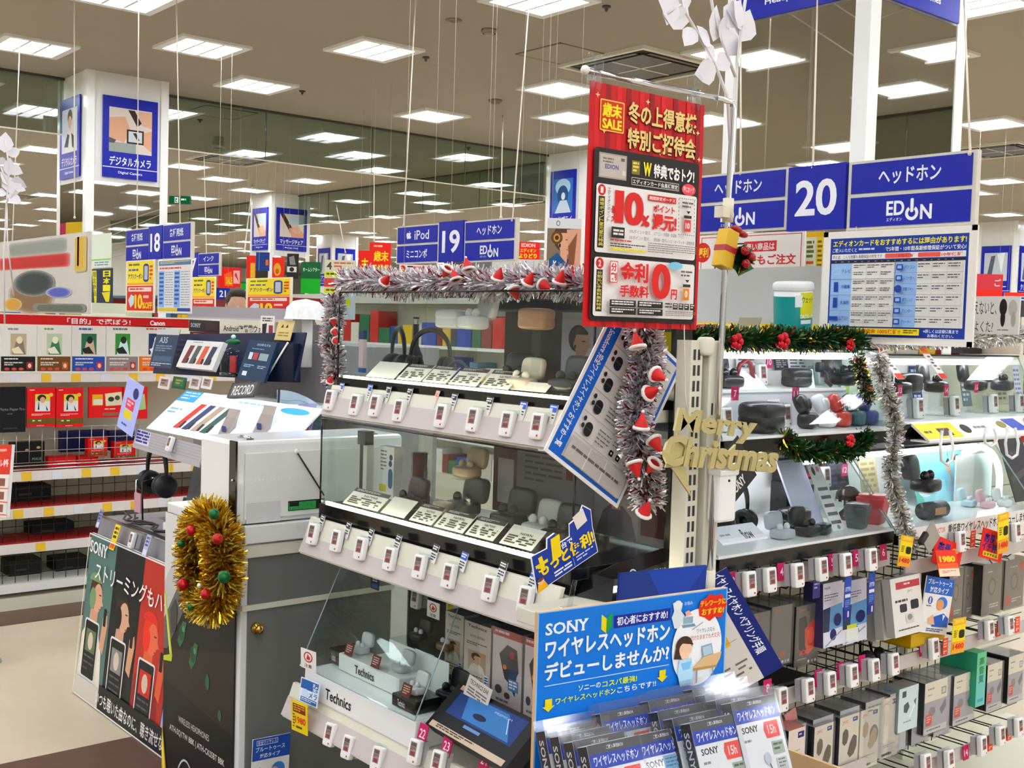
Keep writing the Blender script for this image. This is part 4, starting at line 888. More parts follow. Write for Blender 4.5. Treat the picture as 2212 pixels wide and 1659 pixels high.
def wl(c, kind):
    c.R(0, 0, 110, 14, '#57585c'); c.T('ご購入専用BOX', 38, 4, 74, 10, '#e6e6e8', .01); c.R(0, 14, 110, 36, '#2849a8'); c.T('ワイヤレスヘッドホン', 8, 17, 102, 32, '#eef1f6', .02)
    c.R(0, 36, 110, 190, '#e9ebec'); sony(c, 10, 42, 50, 52, '#2e2e32')
    if kind == 1: c.R(50, 38, 96, 62, '#9ac4e0'); c.X(54, 42, 92, 58, 3, '#5f8fb8', .4, 2)
    else:
        c.P([(66, 40), (100, 40), (100, 66), (66, 66), (62, 52)], '#e05a50'); c.T('15h', 72, 46, 92, 60, '#f6e3df', .02)
    c.X(10, 62, 34, 68, 1, '#8a8d90', .6, kind); c.R(74, 72, 102, 92, '#a9b4a4'); c.X(77, 75, 99, 89, 2, '#5b665a', .5, 2)
    for k in range(3): c.R(76, 98 + 26*k, 102, 118 + 26*k, '#c5cac8'); c.X(80, 100 + 26*k, 98, 116 + 26*k, 3, '#70787a', .35, k)
    col = ('#6f6660', '#343066', '#6f6660', '#c9cfd4')[kind]
    c.E(56, 96, 8, 10, col); c.L(58, 104, 72, 150, 2, '#3a3a3c'); c.E(40, 128, 6, 8, col); c.L(40, 132, 36, 188, 2, '#3a3a3c')
    if kind == 1: c.R(78, 150, 106, 166, '#3f9a4a')
def wpack(tl, x, label, kind, w=.098):
    p = onb(*tl, x + 1.35); M = frame(p, BD, tuple(BN*-.42 + V((0, 0, 1)))); M = M @ Matrix.Translation((0, 0, -.215))
    t = thing('headphone_pack', label, 'boxed headphones', M, 'boxed wireless headphones in the tray')
    b = MB(); h, d = .215, .024
    b.box(0, 0, 0, w, d, h, '#d9dcdd'); b.build('carton', t, world=False)
    s = MB().box(-.0012, .0005, .001, -.0002, d - .0005, h - .001, '#1b1b1e').build('spine', t, world=False)
    c = Cv(24, 215, d, h, y0=0); c.T('SONY', 5, 14, 18, 70, '#d9d9db', .02, rot=90); c.build('spine_lettering', s, M=M @ frame((-.0014, d, 0), (0, -1, 0)))
    c = Cv(110, 215, w, h, y0=-.0004); wl(c, kind); c.build('print', t, M=M)
    MB().box(-.002, -.003, 0, w + .002, d + .002, h + .016, 'film').build('wrap_film', t, world=False)
    return t
for tl, x, k, l in (((1176, 1578), -1.315, 0, 'rearmost of the four boxed headphones in the left row'), ((1206, 1590), -1.275, 0, 'second from the back of the left row of boxed headphones'), ((1236, 1602), -1.235, 0, 'third from the back of the left row of boxed headphones'), ((1267, 1612), -1.195, 0, 'front boxed headphones of the left row, red 15h mark in view'),
                    ((1296, 1541), -1.312, 0, 'rear boxed headphones between the left and middle rows'), ((1400, 1514), -1.31, 0, 'rearmost boxed headphones of the middle row'), ((1420, 1537), -1.272, 0, 'second boxed headphones of the middle row from the back'), ((1452, 1552), -1.232, 0, 'third boxed headphones of the middle row from the back'), ((1490, 1562), -1.195, 2, 'front boxed headphones of the middle row with a printed grey earbud'), ((1372, 1590), -1.235, 1, 'boxed headphones with a pale blue patch and navy earbuds printed on'),
                    ((1495, 1488), -1.312, 0, 'rearmost boxed headphones of the right row'), ((1522, 1500), -1.275, 0, 'second boxed headphones of the right row from the back'), ((1545, 1512), -1.24, 0, 'third boxed headphones of the right row from the back'), ((1578, 1518), -1.20, 3, 'front boxed headphones of the right row with a white earbud print')):
    wpack(tl, x, l, k)
# ================================================================== corner post, pole, banner, decorations
t = thing('corner_upright', 'cream perforated shelf upright at the corner between the two shelf runs', 'shelf upright', (-1.59, 1.88, 0))
u0 = onx(1494, 735, -1.60); u1 = onx(1519, 735, -1.60); u2 = onx(1531, 735, -1.60); u3 = onx(1562, 735, -1.60); ztop = u0.z
MB().box(-1.64, u0.y, 0, -1.60, u1.y, ztop, 'cream_steel').build('slotted_channel', t)
s = MB()
for k in range(44):
    z = ztop - .03 - k*.033
    for f_ in (.30, .68):
        y = u0.y + (u1.y - u0.y)*f_; s.box(-1.5995, y - .0035, z - .011, -1.599, y + .0035, z + .011, 'charcoal')
s.build('slots', t, kind='stuff')
MB().box(-1.635, u1.y, 0, -1.615, u2.y, ztop - .02, '#8d8b80').build('recess', t)
MB().box(-1.64, u2.y, 0, -1.595, u3.y, ztop, 'cream_steel').build('column_tube', t, bevel=.003)
MB().box(-1.5945, u2.y + .01, 1.375, -1.594, u2.y + .015, 1.40, 'charcoal').build('slot', t)
MB().rbox((-1.60, (u1.y + u2.y)/2, ztop - .012), (.012, .02, .02), 'cream_steel').build('top_cap', t)
t = thing('sensor_box', 'white plastic sensor box fixed on the corner upright', 'sensor box', onx(1556, 1130, -1.575))
a, b = onx(1536, 1128, -1.58), onx(1578, 1012, -1.58)
MB().box(-1.594, a.y, a.z, -1.56, b.y, b.z, 'white_gloss').build('body', t, bevel=.006); MB().box(-1.594, a.y - .002, b.z - .012, -1.556, b.y + .002, b.z + .002, 'white_gloss').build('lid', t, bevel=.004); MB().sph((-1.559, (a.y + b.y)/2, b.z - .022), .003, 'charcoal', 8, 6).build('screw', t)
# black card hung as a diamond behind the sensor box
M_, w_, h_ = sheet(onx(1556, 1080, -1.63), onx(1641, 1030, -1.63), onx(1500, 1000, -1.63))
board('black_card', 'black card with white maker lettering hung as a diamond behind the sensor box', 'card', frame(onx(1570, 1108, -1.66), (0, 1, .78), (0, -.78, 1)), .13, .12, 100, 90, lambda c: (sony(c, 30, 62, 72, 80, '#e9e9ea'), c.X(34, 36, 80, 48, 2, '#b9b9bd', .4, 3)), base='black_matt', th=.002)
# pole and banner
pt, pb = onx(1584, 236, -1.60), onx(1532, 1252, -1.575)
t = thing('banner_pole', 'tall chrome pole clamped to the corner upright, bent into a banner arm', 'pole', pb)
arm = [onx(1264, 151, -1.60), onx(1400, 182, -1.60), onx(1560, 214, -1.60), onx(1580, 222, -1.60), pt, pt*.5 + pb*.5, pb]
MB().tube([tuple(p) for p in arm], .0065, 'chrome', 10).build('pole_tube', t); MB().sph(arm[0], .009, '#e8e6df', 10, 7).build('end_knob', t)
q = pt + (pb - pt)*.22; MB().tube([q + V((0, 0, -.02)), q + V((0, 0, .03))], .012, '#dcd6c2', 10).build('clamp_collar', t); MB().box(q.x - .012, q.y - .03, q.z - .012, q.x + .012, q.y - .008, q.z + .012, '#dcd6c2').build('clamp_lever', t)
q = pb; MB().tube([q + V((0, 0, -.04)), q + V((0, 0, .02))], .013, 'cream_steel', 12).build('foot_socket', t); MB().box(q.x - .02, q.y - .008, q.z - .03, q.x, q.y + .008, q.z, 'cream_steel').build('foot_bracket', t)
def banner(c):   # 100 x 156
    R_, K_, W_ = '#b5161a', '#2b2725', '#ece9e4'
    c.R(0, 0, 100, 156, R_)
    for i, x in enumerate((4, 13, 22, 30, 41, 50, 60, 71, 83, 92)): c.P([(x, 0), (x + 4, 0), (x + 5.5, 156), (x + 2, 156)], '#8c1014' if i % 2 else '#c8262a')
    for x, y in ((6, 8), (48, 6), (12, 30), (94, 20), (96, 38), (60, 38)): c.P([(x, y - 2), (x + .5, y - .5), (x + 2, y), (x + .5, y + .5), (x, y + 2), (x - .5, y + .5), (x - 2, y), (x - .5, y - .5)], '#f6d9a0')
    c.RR(8, 10, 28, 30, 1, '#e8c060'); c.RR(8.8, 10.8, 27.2, 29.2, 1, '#c03a1c'); c.T('歳末', 10, 12, 26, 21, '#f2e024', .05); c.T('SALE', 10, 22, 26, 28.5, '#f2e024', .06)
    for o, col in ((.7, '#4c0a0a'), (0, '#e9cf8c')):
        c.T('冬の上得意様', 31 + o, 8 + o, 92 + o, 22 + o, col, .035); c.T('特別ご招待会', 31 + o, 25 + o, 92 + o, 39 + o, col, .035)
    c.RR(4, 41, 96, 152, 3, K_)
    c.R(8, 44, 31, 60, '#a89f94'); c.R(9, 45, 30, 59, '#c4bcb2'); c.X(11, 47, 20, 51, 2, '#7d746c', .5, 2); c.T('EDION', 13, 51, 24, 54, '#4a4690', .02); c.R(26, 46, 29, 48, '#6d6660'); c.R(27, 54, 30, 57, '#d8d2c8')
    c.R(35, 46, 42, 55, '#8a7a34'); c.X(36, 47, 41, 54, 3, '#e6d870', .6, 2); c.T('W', 45, 46, 52, 55, '#efe02a', .05); c.T('特典でおトク!', 54, 46, 91, 55.5, '#f4f2ee', .05)
    c.FR(35, 57, 77, 62, .4, '#d8d4cc'); c.T('エディオンカード会員様限定', 36, 58, 76, 61.2, '#f0ede6', .02); c.E(86, 60, 6.5, 4, '#e0505a'); c.T('更におトク', 81, 58, 91, 62, '#f6e6e4', .02)
    for (y0, y1, n) in ((64, 108, '特典1'), (111, 149, '特典2')):
        c.RR(6, y0, 94, y1, 2, W_); c.E(10.5, y0 + 4, 3.2, 3.6, '#c03028'); c.T(n[-1], 9.4, y0 + 2, 11.6, y0 + 6, '#f5e6e0', .04)
        c.R(8, y0 + 8, 13, y1 - 3, '#2b2725')
    c.TV('通常ポイント還元還元特典', 8.6, 73, 12.4, 104, '#e6d86a', .01); c.TV('分割払い手数料無料特典', 8.6, 120, 12.4, 145, '#e6d86a', .01)
    c.TV('エディオンポイント', 15, 66, 17.5, 88, '#5b5450', .0); c.TV('最大', 18.5, 77, 23, 88, '#c8342c', .03)
    c.T('1', 21, 67, 28.5, 88, '#cc2f28', .09); c.T('0', 29, 67, 45.5, 88.5, '#cc2f28', .085); c.T('%', 43, 81, 51, 88.5, '#cc2f28', .05)
    c.R(49, 67, 74, 71, '#c03028'); c.T('期間限定ボーナス', 50, 67.8, 73, 70.3, '#f4e4e0', .02); c.T('ポイント', 54, 73, 73, 78, '#cc2f28', .03); c.T('還元!', 53, 79, 75, 90, '#cc2f28', .05)
    for i in range(9):
        y = 67 + i*2.6
        for x in (76, 90.5): c.R(x, y, x + .5, y + 1.2, '#6a625c')
    for i in range(8):
        x = 76 + i*1.9
        for y in (66.5, 91): c.R(x, y, x + 1, y + .5, '#6a625c')
    c.X(78, 69, 89, 74, 2, '#6a625c', .45, 3); c.P([(82, 75), (86, 75), (84, 77)], '#2b2725'); c.R(80, 78, 87, 80, '#3a3532'); c.R(80.5, 81, 86.5, 89, '#cc4a40'); c.T('10', 81.5, 83, 85.5, 87, '#f6e0da', .05)
    c.R(17, 91, 28, 98, '#2b2725'); c.X(18.5, 92.5, 27, 97, 2, '#e6e2da', .6, 3); c.T('10%ポイント還元', 32, 91.5, 50, 94, '#5b5450', 0); c.T('5%ポイント還元', 32, 95.5, 49, 98, '#5b5450', 0); c.T('エアコン・冷蔵庫・洗濯機・テレビ', 53, 91.5, 80, 94, '#5b5450', 0); c.T('掃除機・電子レンジ・オーディオ・調理家電', 53, 95.5, 90, 98, '#5b5450', 0)
    c.X(16, 99, 46, 101, 1, '#c05048', .5, 6); c.X(16, 101.5, 46, 104.5, 2, '#4a4440', .5, 4); c.R(16, 104.5, 46, 106, '#e2d23a'); c.X(48, 99, 92, 106, 5, '#8a827c', .4, 5)
    c.RR(16.5, 113, 23, 127, .6, '#cc2f28'); c.RR(17, 113.5, 22.5, 126.5, .6, W_); c.TV('分割', 17.3, 114, 22.2, 126, '#cc2f28', .04)
    c.T('金利', 25, 113, 49, 126, '#cc2f28', .07); c.T('手数料', 25, 128, 50, 136, '#cc2f28', .04); c.T('0', 52, 112.5, 69, 136, '#cc2f28', .085); c.T('円', 69.5, 129, 75, 136, '#cc2f28', .05); c.E(73, 113, 6.5, 2.6, '#8cc6dc')
    c.X(78, 116, 89, 121, 2, '#6a625c', .45, 8); c.P([(82, 122), (86, 122), (84, 124)], '#2b2725'); c.R(80, 125, 87, 127, '#3a3532'); c.R(80.5, 128, 86, 136, '#d88a2a'); c.T('0', 82, 129.5, 84.5, 134, '#f6ead0', .05)
    for x, y in ((16.5, 138), (40, 138), (16.5, 143), (40, 143)): c.R(x, y, x + 22, y + 4.4, '#2b2725'); c.X(x + 1.5, y + .7, x + 20.5, y + 3.8, 2, '#e8e4dc', .55, int(x + y))
    c.X(64, 138.5, 70, 142.5, 2, '#4a4440', .5, 3)
    for k in range(4): c.R(71 + k*5.2, 138.4, 75.4 + k*5.2, 142.6, '#2b2725'); c.X(71.7 + k*5.2, 139, 74.8 + k*5.2, 142, 2, '#e8e4dc', .5, k)
    c.X(64, 144, 92, 147.5, 3, '#8a827c', .4, 9)
bl, br, tl = onx(1258, 705, -1.597), onx(1503, 705, -1.597), onx(1252, 168, -1.597)
M_ = frame((bl.x, bl.y, bl.z), (0, 1, 0)); w_ = onx(1503, 460, -1.597).y - onx(1254, 440, -1.597).y; h_ = tl.z - bl.z
t = thing('sale_banner', 'red year end sale banner with black panels hanging from the chrome arm', 'banner', M_)
MB().box(0, 0, 0, w_, .0012, h_, '#b5161a').build('sheet', t, world=False)
c = Cv(100, 156, w_, h_); banner(c); c.build('print', t, M=M_)
for x, y, l in ((1284, 165, 'clear plastic banner clip at the left end of the chrome arm'), (1500, 205, 'clear plastic banner clip at the right end of the banner')):
    p = onx(x, y, -1.598); t = thing('banner_clip', l, 'clip', p)
    for s_ in (-1, 1):
        MB().rbox(p + V((0, s_*.012, .024)), (.007, .008, .018), 'acrylic', e=.7).build('clip_wing', t); MB().rbox(p + V((0, s_*.008, -.012)), (.008, .007, .02), 'film', e=.7).build('clip_jaw', t)
    MB().tube([p + V((-.012, 0, .004)), p + V((.012, 0, .004))], .006, 'acrylic', 8).build('spring', t)
# gift ornament on the pole
M_ = frame(onx(1558, 578, -1.585), (0, 1, 0)) @ Matrix.Rotation(.24, 4, 'Y')
t = thing('gift_ornament', 'small yellow gift box ornament with a red ribbon tied to the chrome pole', 'ornament', M_)
pbr('gold_foil', '#d9ae1e', .25, metal=.3)
MB().box(-.016, -.015, 0, .020, .015, .082, 'gold_foil').build('gift_box', t, world=False, bevel=.002); MB().box(-.0168, -.0158, .034, .0208, .0158, .046, pbr('ribbon_red', '#b01822', .3)).build('ribbon', t, world=False)
for k, x in enumerate((.012, .034)): MB().sph((x, -.01, .088 - .004*k), (.016, .01, .007), pbr('ribbon_red', '#b01822', .3), 10, 6).build('bow_loop', t, world=False)
g2 = MB(); rd = random.Random(5); o = V((.045, -.012, .035))
for _ in range(260):
    v = V((rd.gauss(0, 1), rd.gauss(0, 1), rd.gauss(0, 1.2))).normalized()*rd.uniform(.02, .036); q = v.cross(V((1, .3, .2))).normalized()*.0012; g2.mesh([o + V((0, 0, rd.uniform(-.04, .03))) - q, o + q, o + v], [(0, 1, 2)], rd.choice(['tinsel_green', 'tinsel_gold', 'tinsel_green']))
g2.build('tinsel_sprig', t, world=False, kind='stuff')
for p in ((.03, -.03, .045), (.04, -.03, .02), (.05, -.032, .038)): MB().sph(p, .010, pbr('ball_red', '#a3121c', .15), 10, 7).build('berry', t, world=False)
# white paper leaf branches
def leafshape(b, p, d, s, m, n=None):
    d = V(d).normalized(); sd = d.cross(V((.5, .6, .3)) if n is None else V(n)).normalized(); nn = sd.cross(d)
    pr = [(0, 0), (.18, .28), (.42, .40), (.7, .27), (1, 0)]
    vs = [V(p)]
    L_ = [V(p) + d*s*a + sd*s*w_ + nn*s*.06*w_ for a, w_ in pr[1:4]]; R_ = [V(p) + d*s*a - sd*s*w_ + nn*s*.06*w_ for a, w_ in pr[1:4]]; tip = V(p) + d*s; md = [V(p) + d*s*a for a, w_ in pr[1:4]]
    v = [V(p)] + L_ + R_ + md + [tip]
    b.mesh(v, [(0, 1, 7), (7, 1, 2, 8), (8, 2, 3, 9), (9, 3, 10), (0, 7, 4), (7, 8, 5, 4), (8, 9, 6, 5), (9, 10, 6)], m, True)
pbr('white_leaf', '#e9e7ea', .5, noise=.03); pbr('white_stem', '#e2dfda', .5)
def branch(label, stems, leaves, x):
    P0 = onx(*stems[0][0], x); t = thing('leaf_branch', label, 'decoration', P0)
    for st in stems: MB().tube([onx(a, b, x) for a, b in st], .0035, 'white_stem', 6).build('stem', t)
    rd = random.Random(3)
    for (a, b, c_, d_) in leaves:
        p = onx(a, b, x); q = onx(c_, d_, x); m = MB(); n = V((1, rd.uniform(-.9, .9), rd.uniform(-.4, .4))); leafshape(m, p, q - p, (q - p).length, 'white_leaf', n); m.build('leaf', t)
branch('white paper leaf branch at the top, beside the mirrored column', [[(1562, 740), (1575, 470), (1580, 300), (1592, 120), (1610, 0), (1614, -60)], [(1578, 330), (1572, 210), (1545, 140), (1500, 60), (1470, 10), (1455, -40)], [(1590, 170), (1560, 90), (1540, 20), (1530, -40)], [(1470, 10), (1440, 30)]],
       [(1500, 60, 1478, 100), (1490, 45, 1420, -5), (1478, 20, 1485, -40), (1470, 10, 1468, 44), (1548, 150, 1500, 160), (1556, 160, 1548, 235), (1535, 100, 1505, 55), (1540, 90, 1548, 10), (1560, 95, 1568, 30), (1575, 120, 1545, 150), (1590, 120, 1560, 60), (1600, 70, 1585, -10), (1602, 90, 1620, 20), (1592, 140, 1598, 70), (1605, 60, 1570, 20), (1530, -10, 1560, -60), (1455, 0, 1440, 55), (1572, 60, 1600, 0), (1545, 130, 1520, 90)], -1.60)
yl = -3.4
branch('white paper leaf branch at the left edge of the view', [[(10, 700), (8, 560), (14, 440), (20, 360), (10, 300)], [(30, 640), (16, 520), (14, 440)], [(14, 440), (40, 400)], [(16, 400), (2, 360)]],
       [(10, 330, 12, 285), (16, 335, 44, 322), (14, 350, -10, 345), (18, 360, 50, 375), (20, 390, 58, 405), (20, 400, 0, 370), (16, 420, 48, 440), (18, 380, 22, 340), (14, 420, -12, 410), (22, 420, 40, 380), (10, 380, 30, 420), (30, 400, 56, 412)], -5.0)
# golden season's greeting sign
t = thing('greeting_sign', 'gold glitter Merry Christmas cut-out sign hung on the corner upright', 'sign', onx(1540, 1000, -1.555))
def solid_text(s, bl, w, h, x, th, m, skew=.25):
    vs, fs, (a, b, c_, d_) = text_geo(s, .035, 3); o = MB(); n = len(vs); F = []; B = []
    P = onx(*bl, x)
    for (px, py) in vs:
        u, v = (px - a)/(c_ - a), (py - b)/(d_ - b); y = P.y + u*w + skew*v*h; z = P.z + v*h - .10*u*w
        F.append((x + th, y, z)); B.append((x, y, z))
    edges = {}
    for f in fs:
        for i in range(len(f)):
            e_ = (f[i], f[(i + 1) % len(f)]); edges[e_] = 1
    o.mesh(F, fs, m); o.mesh(B, [tuple(reversed(f)) for f in fs], m)
    o.mesh(F + B, [(i, n + i, n + j, j) for (i, j) in edges if (j, i) not in edges], m)
    return o
solid_text('Merry', (1450, 945), .255, .06, -1.555, .006, 'gold_plastic').build('word', t)
solid_text('Christmas', (1424, 1005), .37, .062, -1.556, .006, 'gold_plastic').build('word', t)
for (a, b, c_, d_) in (((1434, 1010), (1462, 930), (1492, 1006), -1.562), ((1448, 1010), (1478, 1012), (1490, 1072), -1.562)):
    MB().prism([onx(*a, d_), onx(*b, d_), onx(*c_, d_)], (.004, 0, 0), 'gold_plastic').build('cut_plate', t)
MB().tube([onx(1490, 920, -1.556), onx(1480, 850, -1.57), onx(1478, 700, -1.597)], .0012, 'rope', 5).build('hang_cord', t)
# ================================================================== right shelf run (faces +X)
XF = -1.70
def rx(px, py, x=XF): return onx(px, py, x)
ys0, ysm, ys1 = rx(1560, 1000).y, rx(1936, 1100).y + .01, 4.3
XBK = -2.10
g = thing('shelf_gondola', 'long cream shelf run of headphones with lit cases, hooks and price rails', 'shelf unit', (-1.95, 3.0, 0))
MB().box(XBK - .03, ys0 - .02, 0, XBK, ys1, 1.50, 'cream_steel').build('back_panel', g)
MB().box(XBK, ys0 - .02, 0, XF, ys1, .12, 'cream_steel').build('base_deck', g)
for y in (ys0 - .02, ysm - .02, 3.52): MB().box(XBK, y, .12, XBK + .03, y + .035, 1.50, 'cream_steel').build('upright', g)
gr = MB()
for k in range(34):
    y = ys0 + .03 + k*.05
    if y < ys1: gr.rod((XBK + .035, y, .15), (XBK + .035, y, 1.04), .0018, 'black_wire', 5)
for k in range(18): gr.rod((XBK + .037, ys0, .17 + k*.05), (XBK + .037, ys1, .17 + k*.05), .0018, 'black_wire', 5)
gr.build('wire_grid', g, kind='stuff')
z1 = rx(1745, 936).z; z2 = rx(1745, 1172).z; zS1 = rx(2080, 905).z; zS2 = rx(2110, 1120).z
def shelfbox(label, y0, y1, zf, zt, xt, tube=True, base_h=.02, white='white_gloss'):
    """lit case: black edged white floor, slanted clear front, tube lamp under its lid"""
    t = thing('lit_case', label, 'display case', (-1.9, (y0 + y1)/2, zf - base_h))
    MB().box(XBK + .045, y0, zf - .018, XF, y1, zf, white).build('case_floor', t)
    MB().box(XF - .012, y0, zf - base_h - .018, XF + .003, y1, zf - .006, 'black_gloss').build('front_edge', t, bevel=.001)
    def pn(nm, q, m='acrylic'):
        n = (V(q[1]) - V(q[0])).cross(V(q[2]) - V(q[0])).normalized()*.0035; MB().prism(q, n, m).build(nm, t)
    pn('front_pane', [(XF - .004, y0 + .002, zf), (XF - .004, y1 - .002, zf), (xt, y1 - .002, zt), (xt, y0 + .002, zt)])
    pn('side_pane', [(XF - .004, y1, zf), (XBK + .05, y1, zf), (XBK + .05, y1, zt), (xt, y1, zt)])
    pn('side_pane', [(XF - .004, y0, zf), (XBK + .05, y0, zf), (XBK + .05, y0, zt), (xt, y0, zt)])
    MB().box(XBK + .045, y0, zt, xt + .004, y1, zt + .005, 'smoke_acrylic').build('lid', t)
    MB().box(XBK + .04, y0, zf, XBK + .045, y1, zt, 'white_card').build('back_board', t)
    f = MB(); f.rod((xt, y0, zt + .003), (xt, y1, zt + .003), .003, 'charcoal', 6)
    for y in (y0, y1): f.rod((XF - .004, y, zf), (xt, y, zt), .0022, '#9fb0b0', 6)
    f.build('edge_trim', t)
    if tube:
        MB().tube([(xt - .05, y0 + .02, zt - .018), (xt - .05, y1 - .02, zt - .018)], .009, 'case_tube', 10).build('tube_lamp', t)
        MB().box(xt - .066, y0 + .01, zt - .008, xt - .034, y1 - .01, zt - .001, 'white_gloss').build('lamp_holder', t)
    return t
zt1 = rx(1890, 757, -1.775).z
cA = shelfbox('upper lit case with coloured clamshell earphone cases, right of the corner upright', ys0, ysm - .02, z1, zt1, -1.775)
tA = thing('case_shelf', 'white inner step shelf inside the upper lit case', 'shelf', (-1.95, 2.4, z1)); zi = onx(1780, 838, -1.86).z
MB().box(XBK + .05, ys0 + .01, zi - .008, -1.86, ysm - .03, zi, 'white_gloss').build('shelf_board', tA); MB().box(-1.866, ys0 + .01, z1, -1.862, ysm - .03, zi - .008, '#cfd0d4').build('riser_board', tA)
zt2 = onx(1735, 990, -1.86).z
cB = shelfbox('lower lit case with earphone demos right of the corner upright', ys0, ysm - .02, z2, zt2, -1.86)
zt3 = onx(2060, 770, -1.79).z
cC = shelfbox('upper lit case at the right edge with a black maker strip', ysm, 3.62, zS1, zt3, -1.79, base_h=.045)
c = Cv(100, 12, .8, .045, y0=-.0005); sony(c, 53, 2.5, 63, 8, '#e6e6e8'); c.R(11, 1.5, 14.2, 9, '#d9d9d6'); c.R(11.8, 2.6, 13.4, 7.6, '#8d8d8a'); c.build('maker_name', cC, M=frame((XF + .0035, ysm, zS1 - .054), (0, 1, 0)))
zt4 = onx(2060, 960, -1.86).z
cD = shelfbox('lower lit case at the right edge with a glowing arch', ysm, 3.62, zS2, zt4, -1.86)
c = Cv(100, 12, .8, .05, y0=-.001); c.R(0, 0, 100, 12, '#e3dfd9'); c.T('VICTOR', 24, 3, 30, 6.5, '#c0504a', .01); c.T('重低音ワイヤレスヘッドホンデビューしませんか', 32, 1.6, 96, 9, '#2c2a2c', .02); c.build('title_strip', cD, M=frame((XF + .0045, ysm, zS2 - .045), (0, 1, 0)))
# ledge of demo stickers between the two right edge cases
t = thing('demo_ledge', 'white ledge with yellow, blue and green stickers under the black maker strip', 'ledge', (-1.72, 3.2, 1.25)); a = rx(1972, 950, -1.66)
M_ = frame((-1.64, ysm + .04, rx(2080, 938, -1.64).z - .012), (0, 1, 0), (-.8, 0, .6))
MB().box(0, 0, 0, .8, .006, .075, 'white_card').build('board', t, M=M_)
c = Cv(100, 10, .8, .075, y0=-.0004); c.R(0, 1, 24, 9.2, '#e3cf3a'); c.R(11, 4, 19, 8, '#4a3526'); c.X(2, 5, 9, 7, 1, '#6b5c1c', .6, 2); c.E(30, 5, 3, 2.4, '#2a221c'); c.X(36, 4, 48, 6, 1, '#8a8680', .6, 3); c.E(57, 4, 3, 2, '#8a8246'); c.P([(60, 1), (70, 1), (73, 8), (63, 8)], '#3d55a8'); c.R(84, 1, 100, 8, '#8cc89a'); c.X(86, 3, 98, 6, 1, '#3f6b4a', .5, 3)
c.build('print', t, M=M_); MB().sph(M_ @ V((.62, -.012, .05)), .014, 'black_gloss', 12, 8).build('knob', t)
MB().box(-1.76, ysm + .04, M_.translation.z - .006, -1.64, ysm + .84, M_.translation.z - .001, 'white_card').build('support', t)
for x, y0, y1, l in ((2045, 930, 1003, 'white looped cord hanging from the sticker ledge, left one'), (2140, 925, 965, 'short white looped cord hanging from the sticker ledge, middle one'), (2186, 925, 990, 'white looped cord hanging from the sticker ledge, right one')):
    t = thing('cord_loop', l, 'cord', rx(x, y0, -1.63)); w_ = 14
    pts = [rx(x - w_*.7, y0, -1.63), rx(x - w_, y0 + (y1 - y0)*.5, -1.63), rx(x - w_*.8, y1 - 8, -1.63), rx(x, y1, -1.63), rx(x + w_*.8, y1 - 8, -1.63), rx(x + w_, y0 + (y1 - y0)*.5, -1.63), rx(x + w_*.5, y0, -1.63)]
    MB().tube(pts, .0042, 'white_gloss', 8).build('cord', t); MB().tube([pts[0] + V((0, -.002, .004)), pts[0] - V((0, 0, .012))], .0055, 'film', 8).build('sleeve', t)
# ---- goods in the upper lit case
def ry(px, py, x): return onx(px, py, x)
def goods(px, py, x, z): p = onx(px, py, x); return V((x, p.y, z))
FX = lambda p, a=0: frame(p, (0, 1, 0)) @ Matrix.Rotation(a, 4, 'Z')
bud_case('large black clamshell earphone case at the left of the upper lit case', FX(goods(1645, 905, -1.77, z1), .2), '#1d1e20', False, 1.9)
for i, (px, col, nm) in enumerate(((1746, '#1c1e1f', 'black'), (1785, '#dcdce2', 'white'), (1818, '#c23a2a', 'red'), (1850, '#1f5662', 'teal'), (1876, '#24377e', 'navy'))):
    p = goods(px, 895, -1.79, z1); t = thing('clamshell_case', '%s open clamshell earphone case in the colour row of the upper lit case' % nm, 'earphones', FX(p, .35))
    m = pbr('shell_' + nm, col, .3, noise=.03); MB().rbox((0, 0, .021), (.028, .026, .021), m, e=.55).build('case_base', t, world=False)
    R = Matrix.Rotation(-.5, 3, 'X'); MB().rbox((0, .018, .062), (.029, .016, .026), m, M=R, e=.6).build('case_lid', t, world=False)
    MB().lathe([(.013, 0), (.014, .004), (.010, .006), (0, .006)], (-.011, .004, .064), pbr('shell_dark_' + nm, col, .5), 12, ax=(0, -1, .3)).build('bud_seat', t, world=False); MB().lathe([(.013, 0), (.014, .004), (.010, .006), (0, .006)], (.013, .004, .064), pbr('shell_dark_' + nm, col, .5), 12, ax=(0, -1, .3)).build('bud_seat', t, world=False)
bud_case('black earphone case with a rounded lid on the step shelf, upper lit case', FX(goods(1826, 835, -1.93, zi), .2), '#1a1a1c', True, 1.5)
headphone('black over-ear headphones standing on the step shelf of the upper lit case', FX(goods(1800, 835, -1.99, zi), .3), '#1b1b1c', .75)
bud_case('flat black earphone case in the middle of the step shelf', FX(goods(1720, 838, -1.92, zi)), '#1d1d20', False, 1.3)
t = thing('neckband_earphones', 'dark red wired earphones hanging over a white stand on the step shelf', 'earphones', goods(1612, 830, -1.92, zi)); X = WM[t.name].translation
MB().tube([X + V((0, -.04, .03)), X + V((.0, -.03, .06)), X + V((0, 0, .075)), X + V((0, .015, .06)), X + V((0, .03, .02))], .006, pbr('cord_red', '#7d1620', .35), 8).build('cord', t); MB().sph(X + V((0, -.042, .028)), .01, pbr('cord_red', '#7d1620', .35), 10, 7).build('earbud', t)
MB().hexa([X + V(q) for q in ((-.02, -.06, 0), (.03, -.06, 0), (.03, .05, 0), (-.02, .05, 0), (-.03, -.05, .05), (-.02, -.05, .05), (-.02, .04, .05), (-.03, .04, .05))], 'white_gloss').build('stand', t)
bud_case('dark earphone case half hidden behind the corner upright', FX(goods(1572, 838, -1.92, zi)), '#26262a', True, 1.3)
